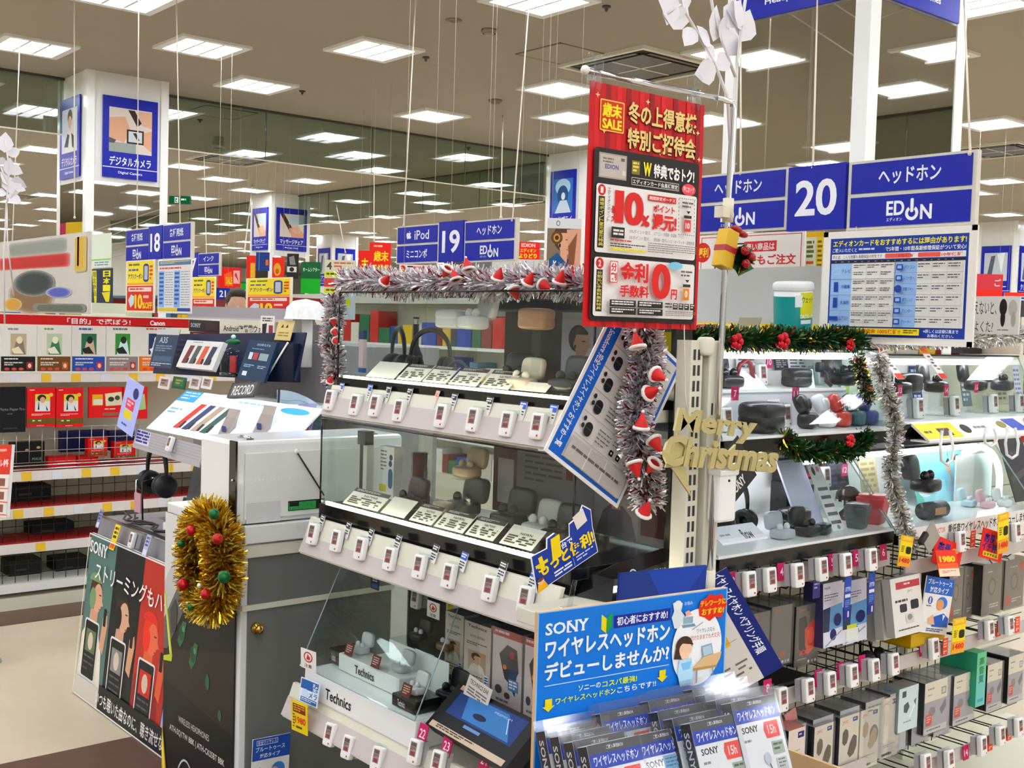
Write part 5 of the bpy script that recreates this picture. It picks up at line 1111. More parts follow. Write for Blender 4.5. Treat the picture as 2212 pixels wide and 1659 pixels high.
t = thing('cable_bundle', 'small black cable plug bundle on the step shelf', 'cable', goods(1778, 838, -1.9, zi)); X = WM[t.name].translation
MB().tube([X + V((0, -.02, .05)), X + V((.005, .0, .04)), X + V((.01, .012, .01)), X + V((.012, .02, .004))], .006, 'black_matt', 8).build('cable', t); MB().rbox(X + V((0, -.02, .055)), (.01, .012, .014), 'black_matt').build('plug', t)
for px, py, x, l in ((1575, 865, -1.80, 'left front of the upper lit case'), (1650, 790, -1.98, 'back of the step shelf, left'), (1703, 855, -1.83, 'beside the clamshell row'), (1776, 792, -1.98, 'back of the step shelf, right')):
    p = onx(px, py, x); esl(V((x, p.y, (z1 if py > 840 else zi) + .031)), '+X', 'white electronic price tag inside the upper lit case, ' + l, tilt=.12)
for n, px, py, x, l in (('7', 1588, 850, -1.80, 'left front'), ('11', 1719, 851, -1.82, 'before the clamshell row'), ('10', 1662, 782, -1.985, 'back left'), ('12', 1787, 782, -1.985, 'back right')):
    p = onx(px, py, x); num_tag(n, frame(p - V((0, .013, .017)), (0, 1, 0)), 'magenta number tag inside the upper lit case, %s' % l, .027, .034)
def spec(label, px, py, x, w_, h_, seed, base='#e4e2e6', ink='#6d6870', zb=None, head=None):
    p = onx(px, py, x); M = frame((x, p.y - w_/2, zb if zb is not None else p.z - h_/2), (0, 1, 0), (-.2, 0, 1))
    def pt(c):
        if head: c.R(0, 0, 60, 20, head)
        c.X(6, 8 if not head else 26, 54, 92, 7, ink, .5, seed, .5)
    board('spec_card', label, 'card', M, w_, h_, 60, 100, pt, base=base, th=.0015)
spec('white spec card with grey lines at the back left of the upper lit case', 1620, 800, -2.03, .09, .08, 1, zb=zi); spec('white spec card at the back middle of the upper lit case', 1730, 795, -2.03, .09, .08, 2, zb=zi); spec('white spec card behind the flat black case, upper lit case front', 1680, 880, -1.83, .05, .075, 3, zb=z1)
spec('dark spec card at the back right of the upper lit case', 1690, 780, -2.04, .06, .05, 4, base='#2b2b30', ink='#b9b9c0'); spec('small pink and teal card on the step shelf', 1745, 815, -1.90, .07, .05, 5, base='#cfe2e2', ink='#d88a90', zb=zi)
# ---- goods in the lower lit case
def xx(c):
    c.R(0, 0, 160, 60, '#2a2527'); c.P([(20, 2), (38, 2), (50, 16), (62, 2), (82, 2), (62, 28), (80, 56), (60, 56), (50, 40), (38, 56), (18, 56), (40, 28)], '#e8402c'); c.P([(84, 2), (104, 2), (116, 16), (130, 2), (150, 2), (126, 28), (146, 56), (126, 56), (116, 40), (104, 56), (84, 56), (104, 28)], '#e8402c'); c.E(70, 26, 7, 14, '#1b1719')
p = onx(1725, 1028, -2.03); board('poster', 'dark poster with big red double cross letters in the lower lit case', 'poster', frame((-2.03, p.y - .12, z2 + .09), (0, 1, 0)), .30, .11, 160, 60, xx, base='#2a2527')
M_ = frame(onx(1728, 1140, -1.80), (0, 1, 0), (-.5, 0, 1))
board('leaning_board', 'blank lavender white panel leaning in the middle of the lower lit case', 'panel', M_, .11, .20, 50, 100, lambda c: c.X(8, 6, 42, 12, 2, '#a9b2d8', .5, 2), base='#d6d8ec', th=.006)
board('price_list', 'white list strip with grey bars leaning in the lower lit case', 'list card', frame(onx(1800, 1148, -1.76), (0, 1, 0), (-.55, .0, 1)), .055, .19, 40, 120, lambda c: (c.E(12, 12, 5, 8, '#4a4a50'), c.E(27, 9, 5, 5, '#d87a9a'), c.P([(6, 22), (34, 22), (30, 30), (10, 30)], '#dadade'), [c.R(4, 42 + 15*i, 36, 48 + 15*i, '#6a6870') for i in range(5)], c.E(22, 114, 5, 4, '#8a8a90')), base='#e2e3e6', th=.003)
spec('dark pink framed demo card behind the lower case tag', 1815, 1045, -1.98, .10, .12, 8, base='#3a3742', ink='#5a5664', zb=z2 + .06); spec('beige spotted card at the right end of the lower lit case', 1885, 1030, -1.93, .09, .14, 9, base='#b3aa82', ink='#8a8468', zb=z2 + .03)
p = onx(1800, 1032, -1.90); t = thing('tag_stand', 'clear stand carrying the raised tag in the lower lit case', 'stand', (-1.90, p.y, z2)); MB().box(-1.93, p.y - .02, z2, -1.87, p.y + .02, z2 + .003, 'acrylic').build('foot', t); MB().box(-1.93, p.y - .018, z2 + .003, -1.925, p.y + .018, p.z - .032, 'acrylic').build('riser', t)
esl(V((-1.92, p.y, p.z)), '+X', 'white electronic price tag raised in the middle of the lower lit case', tilt=.12)
for n, px, py, x, l in (('12', 1824, 1016, -1.97, 'right of the raised tag'), ('9', 1694, 1062, -1.95, 'under the red cross letters')):
    p = onx(px, py, x); num_tag(n, frame(p - V((0, .013, .017)), (0, 1, 0)), 'bright magenta number tag in the lower lit case, %s' % l, .03, .036)
t = thing('demo_block', 'black demo block under the red cross poster in the lower lit case', 'display', goods(1705, 1095, -1.95, z2)); X = WM[t.name].translation
MB().box(X.x - .03, X.y - .05, z2, X.x + .03, X.y + .05, z2 + .11, 'black_gloss').build('block', t, bevel=.003); MB().box(X.x + .03, X.y + .005, z2 + .002, X.x + .045, X.y + .05, z2 + .10, 'charcoal').build('front_step', t, bevel=.002)
bud_case('black square earphone case in the lower lit case, upper of the pair', FX(goods(1715, 1118, -1.83, z2), .2), '#19191b', False, 1.5); bud_case('black open earphone case at the front of the lower lit case', FX(goods(1745, 1150, -1.76, z2), .1), '#1c1c1f', True, 1.1); bud_case('small black angular earphone case at the front of the lower lit case', FX(goods(1778, 1140, -1.75, z2), .3), '#161618', False, .75)
bud_case('clear crystal earphone case left at the front of the lower lit case', FX(goods(1690, 1160, -1.77, z2)), '#b9bcc6', True, 1.0, '#d9dbe2')
board('flow_card', 'white lying card with the word flow in the lower lit case', 'card', frame(onx(1562, 1178, -1.715), (0, 1, 0), (-.8, 0, .5)), .17, .06, 100, 40, lambda c: (c.T('flow', 55, 12, 78, 34, '#2c2c30', .02), c.X(10, 18, 44, 26, 1, '#9a9aa2', .5, 2)), base='#e9e9f0', th=.002)
headphone('black headphones at the left end of the lower lit case', FX(goods(1590, 1125, -1.86, z2), .2), '#1d1e20', .8)
t = thing('speaker_dome', 'dark brown dome shaped demo in the lower lit case', 'display', goods(1832, 1085, -1.86, z2)); MB().lathe([(0, .0), (.03, 0), (.03, .012), (.012, .03), (.012, .05), (.036, .055), (.034, .075), (.02, .093), (0, .098)], (0, 0, 0), pbr('dome_brown', '#3b2a26', .25, noise=.1), 18).build('dome', t, world=False); MB().lathe([(.0365, .052), (.0365, .058)], (0, 0, 0), 'chrome', 18).build('rim', t, world=False)
for px, py, x, s_, col, l in ((1852, 1120, -1.76, .032, '#4a5254', 'grey'), (1885, 1120, -1.78, .04, '#c4474a', 'red')):
    t = thing('square_cup', '%s square tapered earphone cup in the lower lit case' % l, 'earphones', FX(goods(px, py, x, z2), .3)); q = s_
    MB().hexa([(-q*.7, -q*.7, 0), (q*.7, -q*.7, 0), (q*.7, q*.7, 0), (-q*.7, q*.7, 0), (-q, -q, q*1.9), (q, -q, q*1.9), (q, q, q*1.9), (-q, q, q*1.9)], pbr('cup_' + l, col, .4, noise=.03)).build('cup', t, world=False, bevel=.005); MB().rbox((0, 0, q*1.95), (q*.95, q*.95, .006), pbr('cuplid_' + l, col, .25)).build('lid', t, world=False)
# ---- goods in the right edge cases
bud_case('black headphones case lying on a clear stand, left in the upper right edge case', FX(goods(1962, 862, -1.84, zS1 + .07), .2), '#17181a', False, 1.4)
for px, py, x, col, l in ((1940, 885, -1.80, '#1b1c1f', 'first'), (2020, 885, -1.82, '#1f2022', 'second'), (2105, 885, -1.84, '#1c1d20', 'third'), (2162, 888, -1.82, '#2a3440', 'fourth')):
    p = goods(px, py, x, zS1); stand(tuple(p), .065, 'clear stand under the %s black earphone demo in the upper right edge case' % l, .05)
    bud_case('black open earphone case, %s from the left in the upper right edge case' % l, FX(p + V((0, 0, .0685)), .3), col, True, 1.35, '#141416')
    esl(p + V((.05, .035, .031)), '+X', 'white price tag at the %s stand in the upper right edge case' % l, tilt=.1)
for n, px, py, l in (('13', 1945, 845, 'first'), ('14', 2045, 845, 'second'), ('15', 2110, 838, 'third')):
    p = onx(px, py, -1.765); num_tag(n, frame(p - V((0, .012, .014)), (0, 1, 0)), 'red magenta number tag in the upper right edge case, %s from the left' % l, .022, .032)
for px, l in ((1928, 'left'), (2022, 'right')):
    a, b = onx(px + 20, 818, -1.715), onx(px - 22, 752, -1.79); M = frame((a.x, a.y - .02, a.z), (0, 1, 0), b - a)
    board('slant_strip', 'orange ended photo strip slanting on the %s of the upper right edge case' % l, 'strip', M, .035, (b - a).length, 30, 130, lambda c: (c.R(0, 0, 30, 26, '#d0703c'), c.R(0, 108, 30, 130, '#c23a22'), [c.E(15 + 4*math.sin(i*2), 38 + i*13, 8, 4, ('#5a5a66', '#8a7a70', '#46506a')[i % 3], 10) for i in range(5)]), base='#e6e2dc', th=.002)
for px, w_, base, ink, l, hd in ((1990, .055, '#2c4570', '#c9d3e4', 'navy blue title panel', None), (2095, .06, '#6b7886', '#d6dbe0', 'grey title panel', None), (2172, .075, '#b8b0a2', '#5f574c', 'beige chart panel', None), (2208, .05, '#d9d6ea', '#8a86a0', 'lavender panel', None), (1930, .05, '#c6c2ba', '#8a857c', 'pale grey panel', None)):
    spec(l + ' standing at the back of the upper right edge case', px, 800, -2.02, w_, .14, px, base=base, ink=ink, zb=zS1)
board('backdrop', 'pale green and yellow swirl backdrop in the upper right edge case', 'backdrop', frame((-2.045, ysm + .22, zS1), (0, 1, 0)), .22, .15, 100, 70, lambda c: (c.R(0, 0, 100, 70, '#e6ebe4'), c.E(40, 44, 34, 40, '#d2dd8a'), c.E(44, 48, 26, 32, '#e9efd8'), c.R(46, 26, 58, 48, '#6a6248'), c.R(44, 50, 60, 68, '#c6d23c'))), None
def persons(c):
    c.R(0, 0, 120, 100, '#8fd0dc'); c.P([(0, 30), (60, 60), (60, 100), (0, 100)], '#6fc2b4'); c.E(52, 84, 40, 26, '#a9e0e8'); c.E(20, 72, 16, 14, '#f2f6fa'); c.P([(70, 70), (78, 62), (86, 70), (78, 82)], '#ee6a56')
    portrait(c, 66, 20, 100, 82, '#8fd0dc', '#3a2f2e', '#d8b09c', '#bcd0e0', -1); portrait(c, 84, 14, 120, 84, '#8fd0dc', '#4a3a34', '#dcb6a2', '#5f9ac0', -1); c.T('ワイヤレスで楽しむ', 12, 4, 60, 9, '#3f9ab0', .01)
board('poster', 'pale turquoise poster with two printed people in the lower right edge case', 'poster', frame(onx(1985, 1095, -1.93), (0, 1, 0), (-.28, 0, 1)), .33, .19, 120, 100, persons, base='#8fd0dc', th=.003)
t = thing('arch_light', 'glowing white arch light in the lower right edge case', 'lamp', goods(2130, 1085, -1.92, zS2)); X = onx(2128, 1085, -1.90)
pts = [V((-1.90, X.y - .155, zS2 + .16))] + [V((-1.90 + .0*k, X.y - .06 + .15*math.sin(math.radians(k*9)), zS2 + .05 + .125*math.cos(math.radians(k*9)))) for k in range(0, 11)] + [V((-1.90, X.y + .09, zS2 + .002))]
MB().tube(pts, .011, 'ring_light', 10).build('light_tube', t); MB().box(-1.93, X.y + .06, zS2, -1.87, X.y + .12, zS2 + .004, 'white_gloss').build('foot', t); MB().box(-1.925, X.y - .16, zS2, -1.92, X.y + .075, zS2 + .15, 'white_gloss').build('back_plate', t)
bud_case('black open earphone case raised on a clear stand in the lower right edge case', FX(onst_x := goods(2000, 1045, -1.80, zS2 + .075), .2), '#1a191b', True, 1.6, '#0f0f10'); stand((-1.80, onst_x.y, zS2), .072, 'clear stand under the black earphone case in the lower right edge case', .06)
t = thing('cylinder_speaker', 'grey metallic cylinder speaker lying in the lower right edge case', 'speaker', goods(2015, 1095, -1.77, zS2)); X = WM[t.name].translation
MB().tube([X + V((0, -.055, .026)), X + V((0, .055, .026))], .025, pbr('speaker_grey', '#3c4046', .35, metal=.5, noise=.1), 18).build('body', t); MB().box(X.x + .0245, X.y - .03, X.z + .016, X.x + .0262, X.y + .03, X.z + .036, '#b08a70').build('label_plate', t)
for px, py, x, c_, l in ((2135, 1070, -1.79, '#e6b8c0', 'pink'), (2095, 1055, -1.84, '#c8e6ee', 'pale blue'), (2170, 1085, -1.78, '#eef2f4', 'white')):
    bud_case('%s earphone case on the lit floor of the lower right edge case' % l, FX(goods(px, py, x, zS2), .2), c_, True, .85, '#f0f0f2')
board('poster', 'dark grey textured panel at the far right of the lower right edge case', 'poster', frame(onx(2195, 1085, -1.78), (0, 1, 0), (-.36, 0, 1)), .16, .21, 50, 100, lambda c: (c.T('ON', 8, 20, 26, 30, '#5a5a5e', .02), c.P([(4, 60), (40, 48), (46, 56), (6, 70)], '#55504c')), base='#37363a', th=.003)
# ---- price rails, hooks, tags
def rail(y0, y1, za, x=XF - .0):
    r = MB().box(x - .006, y0, za - .02, x, y1, za + .02, 'rail_grey').build('price_rail', g); s = MB()
    n = max(2, int((y1 - y0)/.11))
    for i in range(n): y = y0 + (y1 - y0)*(i + .5)/n; s.rod((XBK + .03, y, za - .005), (x - .006, y, za - .005), .0022, 'black_wire', 5); s.tube([(XBK + .03, y + .02, za - .045), (x - .05, y + .02, za - .045), (x - .035, y + .02, za - .03)], .0022, 'black_wire', 5)
    s.build('hooks', g, kind='stuff')
zr1, zr2, zr3 = rx(1750, 1238).z, rx(1800, 1475).z, rx(2090, 1622).z; zrS = rx(2110, 1383).z; zrS0 = rx(2150, 1190).z
rail(ys0 + .02, ysm - .03, zr1); rail(ys0 + .06, ysm + .02, zr2); rail(ysm - .03, 3.7, zrS); rail(ysm + .05, 3.7, zrS0); rail(ysm - .25, 3.7, zr3); rail(ys0 + .02, ysm - .1, .40)
for row, L_ in (('upper rail under the lit cases', ((1624, 1262), (1668, 1253), (1728, 1243), (1780, 1230), (1832, 1220), (1887, 1209))), ('second rail', ((1693, 1512), (1751, 1492), (1798, 1477), (1846, 1460), (1893, 1448), (1935, 1435))), ('bottom rail at the right', ((2005, 1652), (2055, 1643), (2126, 1612), (2166, 1590), (2205, 1572))), ('rail before the yellow tag', ((2022, 1402), (2142, 1362), (2185, 1352))), ('rail beside the pop cards', ((2080, 1170), (2200, 1150)))):
    for i, (px, py) in enumerate(L_):
        p = rx(px, py, XF + .045); esl(p, '+X', 'white electronic price tag on the %s, %s from the left' % (row, ORD[i]), tilt=.1)
for n, px, py, l in (('3', 1585, 1257, 'just right of the blue headphone board'), ('4', 1690, 1236, 'second on the upper rail'), ('5', 1800, 1215, 'third on the upper rail, half covered by a tag'), ('5', 1852, 1206, 'fourth on the upper rail, half covered by a tag'), ('6', 1910, 1194, 'last on the upper rail'), ('9', 1770, 1466, 'first on the second rail'), ('9', 1818, 1450, 'second on the second rail'), ('8', 1864, 1434, 'third on the second rail'), ('13', 1994, 1402, 'left of the yellow shelf front'), ('16', 2121, 1366, 'right of the yellow tag'), ('14', 2088, 1627, 'on the bottom rail at the right'), ('8', 1660, 1488, 'peeping over the boxed headphones')):
    p = rx(px, py, XF + .012); num_tag(n, frame(p - V((0, .015, .02)), (0, 1, 0), (-.1, 0, 1)), 'magenta number tag, ' + l, .031, .042)
for px, py, l in ((2042, 1398, 'beside the yellow shelf front'), (2158, 1358, 'under the black spined cartons'), (2198, 1350, 'at the right end of the same rail'), (2140, 1605, 'on the bottom rail, left'), (2181, 1583, 'on the bottom rail, right'), (2102, 1165, 'beside the left red pop card')):
    p = rx(px, py, XF + .006); board('sale_slip', 'orange red sale slip ' + l, 'sale slip', frame(p - V((0, .014, .024)), (0, 1, 0)), .028, .05, 28, 50, lambda c: (c.X(5, 6, 23, 30, 3, '#f0c4a8', .5, 3), c.X(5, 36, 22, 46, 2, '#f6e6d8', .6, 5)), base='#dc5236', th=.0015)
# ---- cartons on the right shelf run
def rpack(label, tl, tr, h, d, x, side, paint, base='white_card', lean=.0, yaw=0, dw=60, dh=100, film=True, group=None, top='#8f8d8c'):
    a, b = onx(*tl, x), onx(*tr, x); w_ = b.y - a.y; M = frame((a.x, a.y, a.z), (math.sin(yaw)*-1, math.cos(yaw), 0), (-lean, 0, 1)) @ Matrix.Translation((0, 0, -h))
    return pack(label, M, w_, h, d, side, paint, dw, dh, base, film=film, group=group, top=top)
xp = -1.73
def jvcgrey(c, big): 
    c.T('JVC', 10, 5, 26, 10, '#c05a48', .02)
    if big: c.P([(8, 20), (26, 18), (34, 44), (26, 86), (10, 70)], '#2a2625'); c.P([(24, 40), (46, 26), (56, 40), (50, 74), (34, 84), (26, 66)], '#c84e3a'); c.E(40, 52, 9, 14, '#e06a52'); c.T('XX', 12, 74, 34, 82, '#d84a34', .04)
    else: c.T('XX', 26, 78, 44, 86, '#c8503c', .04)
    c.X(8, 88, 40, 90, 1, '#bdb8b0', .6, 2); c.E(36, 95, 2.5, 2.5, '#d8d4cc', 10); c.E(45, 95, 2.5, 2.5, '#a8a49c', 10); c.E(53, 95, 2.5, 2.5, '#bcb8b0', 10)
rpack('grey film wrapped headphone carton behind the pairing leaflet', (1622, 1328), (1664, 1318), .15, .10, xp, 'black_matt', lambda c: jvcgrey(c, 0), base='#6d6a64')
rpack('grey headphone carton with small red crosses, second in its row', (1668, 1313), (1712, 1302), .15, .10, xp, 'black_matt', lambda c: jvcgrey(c, 0), base='#6d6a64')
rpack('grey headphone carton with a red headphone picture, third in its row', (1720, 1312), (1771, 1296), .155, .11, xp, 'black_gloss', lambda c: jvcgrey(c, 1), base='#5f5b56')
def phil(c, a): c.R(0, 0, 60, 34, '#cdcbd0'); c.T('PHILIPS', 4, 6, 22, 10, '#5a5560', .01); c.X(4, 18, 46, 30, 3, '#5d5a66', .35, a); c.P([(0, 40), (60, 34), (60, 72), (0, 76)], '#6f9cc4'); c.P([(0, 40), (22, 38), (18, 76), (0, 76)], '#2f3b52'); c.R(0, 76, 60, 100, '#d6d8de'); c.E(44, 60, 12, 10, '#262b5e'); c.E(30, 82, 10, 9, '#2b3168'); c.L(6, 98, 56, 78, 2, '#8a90b0')
rpack('white and blue earphone carton with navy earbuds, left of a pair', (1778, 1262), (1820, 1252), .165, .06, xp + .02, '#3c3a5a', lambda c: phil(c, 1), base='#d2d2d8', film=False, lean=.05); rpack('white and blue earphone carton with a yellow label, right of a pair', (1820, 1258), (1872, 1245), .165, .06, xp + .015, '#b9b9c2', lambda c: (phil(c, 2), c.R(10, 70, 34, 76, '#c9d03a'), c.R(8, 76, 38, 96, '#dfe2da')), base='#d2d2d8', film=False, lean=.05)
for px, py, l in ((1838, 1248, 'left'), (1890, 1238, 'right')):
    a = onx(px - 12, py, XF + .03); board('sale_tag', 'tall blue hanging tag with white bands over the earphone cartons, %s one' % l, 'tag', frame(a - V((0, 0, .11)), (0, 1, 0)), .028, .11, 28, 100, lambda c: (c.R(0, 0, 28, 100, '#2b4b9c'), c.T('おすすめ', 3, 22, 25, 34, '#e6ebf6', .02), c.R(2, 40, 26, 48, '#d9dee6'), c.X(4, 54, 24, 72, 4, '#7d98d0', .5, 2), c.R(0, 76, 28, 100, '#23307e'), c.RR(15, 80, 22, 95, 3, '#d9c9cc')), base='#2b4b9c', th=.0015)
a = onx(1757, 1255, XF + .02); board('sale_tag', 'short dark violet hanging tag at the left of the white and blue cartons', 'tag', frame(a - V((0, 0, .045)), (0, 1, 0)), .03, .05, 28, 50, lambda c: (c.X(4, 12, 24, 30, 2, '#a9a2cc', .5, 2)), base='#3a3570', th=.0015)
def wht(c): c.R(10, 8, 58, 20, '#b2494e'); c.X(26, 11, 44, 16, 1, '#e8cfd0', .6, 2); c.T('JVC', 32, 24, 42, 29, '#8a8684', .01); c.X(6, 38, 40, 43, 1, '#4a484a', .8, 3); c.RR(14, 46, 28, 60, 3, '#3b3a3f'); c.RR(36, 42, 52, 58, 3, '#2d2c31'); c.RR(24, 64, 40, 80, 3, '#c9c7c4'); c.E(32, 70, 5, 5, '#8d8b88', 12); c.X(8, 88, 52, 91, 1, '#5b5654', .7, 4)
for px, py, x, l, fr in ((1880, 1262, -1.78, 'rearmost', 0), (1898, 1258, -1.745, 'middle', 0), (1922, 1252, -1.71, 'front', 1)):
    rpack('white earphone carton leaning in a row of three, %s one' % l, (px, py), (px + 64, py - 12), .155, .025, x + .04, '#b2b0aa', wht if fr else (lambda c: c.X(10, 10, 50, 20, 2, '#a8a6a0', .5, 1)), base='#dedbd4', film=False, lean=.16)
def blt(c): c.R(0, 0, 60, 30, '#2863b4'); c.T('ブルートゥース', 4, 4, 56, 14, '#e9eef6', .025); c.T('対応タイプ', 10, 17, 50, 28, '#e9eef6', .025); c.E(14, 42, 5, 7, '#3f62b0'); c.R(12.5, 37, 15, 47, '#dfe6f2'); c.X(7, 51, 22, 54, 1, '#5a6c9a', .6, 2); c.E(40, 44, 11, 11, '#2f78c8'); c.E(36, 48, 8, 10, '#d9a06e'); c.P([(26, 70), (46, 62), (58, 70), (58, 86), (24, 88)], '#2d62b8'); c.P([(14, 74), (24, 66), (30, 84), (16, 84)], '#e0b48c'); c.P([(44, 64), (50, 66), (46, 76)], '#e6ecf6'); c.X(14, 91, 50, 98, 2, '#3b4a78', .5, 6)
boardp('bluetooth_sign', 'white and blue sign with a printed blue haired head beside the leaning white cartons', 'sign', onx(1984, 1365, XF + .03), onx(2044, 1372, XF + .03), onx(1986, 1240, XF + .03), 60, 100, blt, th=.003)
t = thing('yellow_divider', 'yellow shelf divider board under the blue bluetooth sign', 'divider', onx(2000, 1388, XF)); a, b = onx(1968, 1376, XF + .02), onx(2040, 1386, XF + .02)
MB().box(XF - .06, a.y, a.z - .03, XF + .02, b.y, a.z + .005, '#c9a61c').build('front_lip', t); MB().box(XBK + .05, a.y, a.z - .034, XF + .018, b.y, a.z - .03, '#a98c18').build('board', t)
def brn(c, k): c.X(16, 14, 46, 20, 1, '#b8b2a8', .5, k); c.E(30, 46, 12, 18, '#6a625a'); c.E(30, 46, 8, 13, '#8a8178'); c.R(44, 8, 58, 24, '#b0563e' if k % 2 else '#8a8278'); c.R(6, 72, 20, 92, '#b85a40' if k > 1 else '#7f776e'); c.X(24, 80, 52, 90, 2, '#c9c2b6', .5, k + 2)
for px0, px1, py, x, k, l in ((2052, 2082, 1232, xp, 2, 'first, with red corners'), (2084, 2104, 1228, xp - .02, 1, 'second, narrow'), (2124, 2166, 1222, xp + .01, 0, 'third, with a black spine'), (2172, 2214, 1212, xp, 3, 'fourth, cut by the frame edge')):
    rpack('grey brown headphone carton under the red pop cards, ' + l, (px0, py), (px1, py - (px1 - px0)*.2), .155, .09, x, 'black_gloss', lambda c, k=k: brn(c, k), base='#837c73')
def jvc(c, col, col2=None): c.T('JVC', 8, 7, 26, 13, '#d0604e', .02); c.RR(40, 5, 55, 12, 1, '#3a3a78'); c.X(43, 7, 53, 10, 1, '#c9c9e0', .7, 2); c.P([(10, 26), (18, 20), (26, 24), (28, 34), (24, 44), (16, 48), (9, 42)], col); c.P([(34, 44), (44, 34), (54, 38), (54, 54), (46, 66), (34, 70), (26, 62)], col); c.E(41, 52, 5, 6, col2 or col, 12); c.X(8, 78, 50, 84, 2, '#9a948a', .35, 3); c.X(6, 92, 52, 97, 1, '#4a463f', .8, 5)
for tl, tr, h, x, col, sd, l, k in (((1760, 1572), (1801, 1556), .165, xp + .015, '#5d5648', 'black_gloss', 'first cream earphone carton with dark olive earbuds, black side showing', 0), ((1815, 1552), (1857, 1535), .165, xp + .012, '#5b5346', '#191a30', 'second cream earphone carton with dark olive earbuds, navy side showing', 0), ((1859, 1537), (1900, 1520), .165, xp, '#b39f84', '#a39a8c', 'third cream earphone carton with beige earbuds', 0), ((1905, 1512), (1944, 1496), .17, xp, '#d9cfc2', '#b6b1a8', 'fourth cream earphone carton with pale pink earbuds', 0)):
    rpack(l, tl, tr, h, .07, x, sd, lambda c, col=col: jvc(c, col), base='#e2dac9')
rpack('pink topped earphone carton between the boxed headphones and the cream cartons', (1704, 1580), (1740, 1566), .16, .07, xp + .02, '#1b1a22', lambda c: (c.RR(34, 6, 56, 16, 1, '#23255c'), c.X(38, 9, 52, 13, 1, '#c9c9e0', .7, 2), c.X(10, 34, 44, 44, 2, '#a9a29a', .4, 2)), base='#e3d5cd', top='#cf8f88', film=False)
p = onx(1722, 1548, xp); t = thing('carton_flap', 'raised pink flap of the pink topped carton', 'flap', p); a, b = onx(1700, 1568, xp - .03), onx(1724, 1558, xp - .03); MB().prism([a, b, b + V((-.01, 0, .035)), a + V((-.01, 0, .025))], (-.002, 0, 0), '#cf8f88').build('flap_board', t); MB().prism([a + V((.004, .004, -.004)), b + V((.004, -.004, -.004)), b + V((-.004, -.004, .004)), a + V((-.004, .004, .004))], (-.001, 0, 0), '#b87c76').build('fold', t)
rpack('pale blue earphone carton with a grey pebble print beside the cream cartons', (1943, 1490), (1985, 1472), .125, .05, xp + .01, '#8fa0a0', lambda c: (c.R(10, 8, 22, 22, '#4a5a5c'), c.P([(16, 40), (28, 34), (34, 46), (26, 60), (16, 56)], '#55605f'), c.L(34, 72, 52, 40, 4, '#e6efef'), c.P([(46, 36), (54, 30), (52, 48)], '#6a7675'), c.X(16, 78, 48, 84, 1, '#8a9a9a', .5, 3)), base='#cfdcdc', film=False)
def snb(c, k): c.R(0, 0, 60, 38, '#e6dfcb'); c.X(8, 12, 30, 16, 1, '#8a867a', .7, k); c.X(8, 24, 26, 27, 1, '#a39e90', .7, k + 2); c.R(44, 16, 56, 30, '#8d8a80'); c.R(46, 18, 54, 28, '#d3cfc4'); c.R(0, 38, 60, 88, '#a8a5ac'); c.P([(40, 58), (56, 40), (58, 56), (46, 70)], '#6f6c74'); c.E(20, 58, 9, 9, '#8a7f7c'); c.RR(4, 62, 20, 84, 1, '#c8402e'); c.X(6, 66, 18, 80, 3, '#e8a898', .5, 2); c.R(0, 88, 60, 100, '#c9c7c6'); c.X(8, 92, 46, 96, 1, '#5a585a', .6, 4)
for tl, tr, h, x, sp, l in (((1999, 1478), (2048, 1460), .15, xp + .02, 'black_gloss', 'first of the cartons with a cream top and red badge'), ((2062, 1462), (2106, 1444), .15, xp + .01, 'black_gloss', 'second of the cartons with a cream top and red badge'), ((2134, 1438), (2166, 1424), .145, xp - .01, 'black_gloss', 'third of the cream topped cartons, right of the green box'), ((2180, 1420), (2212, 1406), .15, xp, 'black_gloss', 'fourth of the cream topped cartons at the right edge')):
    rpack('film wrapped earphone carton, ' + l, tl, tr, h, .10, x, sp, lambda c: snb(c, 3), base='#a8a5ac')
rpack('mint green tall box with vertical green lettering on the right shelf', (2112, 1412), (2132, 1404), .165, .12, xp + .03, '#3f9a78', lambda c: (c.R(0, 40, 60, 100, '#79bcb4'), c.TV('高音質', 14, 8, 46, 58, '#2b7a58', .03), c.R(12, 86, 48, 92, '#4a9aa0')), base='#76bf92', film=False, top='#6fb886')
# dark wired things under the first row and in the bottom rows
t = thing('headphones', 'black wired headphones hanging behind the second rail', 'headphones', onx(1880, 1420, -1.80)); X = onx(1885, 1420, -1.79)
for k in (-1, 1): MB().lathe([(0, -.01), (.022, -.01), (.026, .0), (.022, .012), (.008, .014)], X + V((0, k*.03, 0)), 'black_matt', 14, ax=(1, k*.3, 0)).build('ear_cup', t)
MB().tube([X + V((-.02, -.03, 0)), X + V((-.03, -.02, .05)), X + V((-.03, .02, .05)), X + V((-.02, .03, 0))], .004, 'black_gloss', 6).build('headband', t)
t = thing('stock_tray', 'dark tray shelf under the first row of headphone cartons', 'tray', (-1.9, 2.5, .79)); za = onx(1780, 1440, -1.75).z
MB().box(XBK + .05, ys0 + .15, za - .02, XF - .03, ysm - .3, za - .012, 'black_matt').build('tray_floor', t); MB().box(XF - .034, ys0 + .15, za - .03, XF - .03, ysm - .3, za - .005, 'charcoal').build('tray_lip', t)
for k in range(9):
    y = ys0 + .08 + k*.12
    if y > 3.3: break
    p = V((XF - .03, y, .555)); pack('film wrapped carton on the lowest visible hooks, %s from the left' % ORD[k], frame(p - V((0, 0, .17)), (0, 1, 0)), .09, .17, .08, '#4a4a4c', lambda c: (c.X(8, 8, 50, 20, 2, '#77777a', .4, 2), c.E(30, 56, 14, 16, '#6a6a6e')), base='#b9b9ba', group='cartons on the lowest hooks')
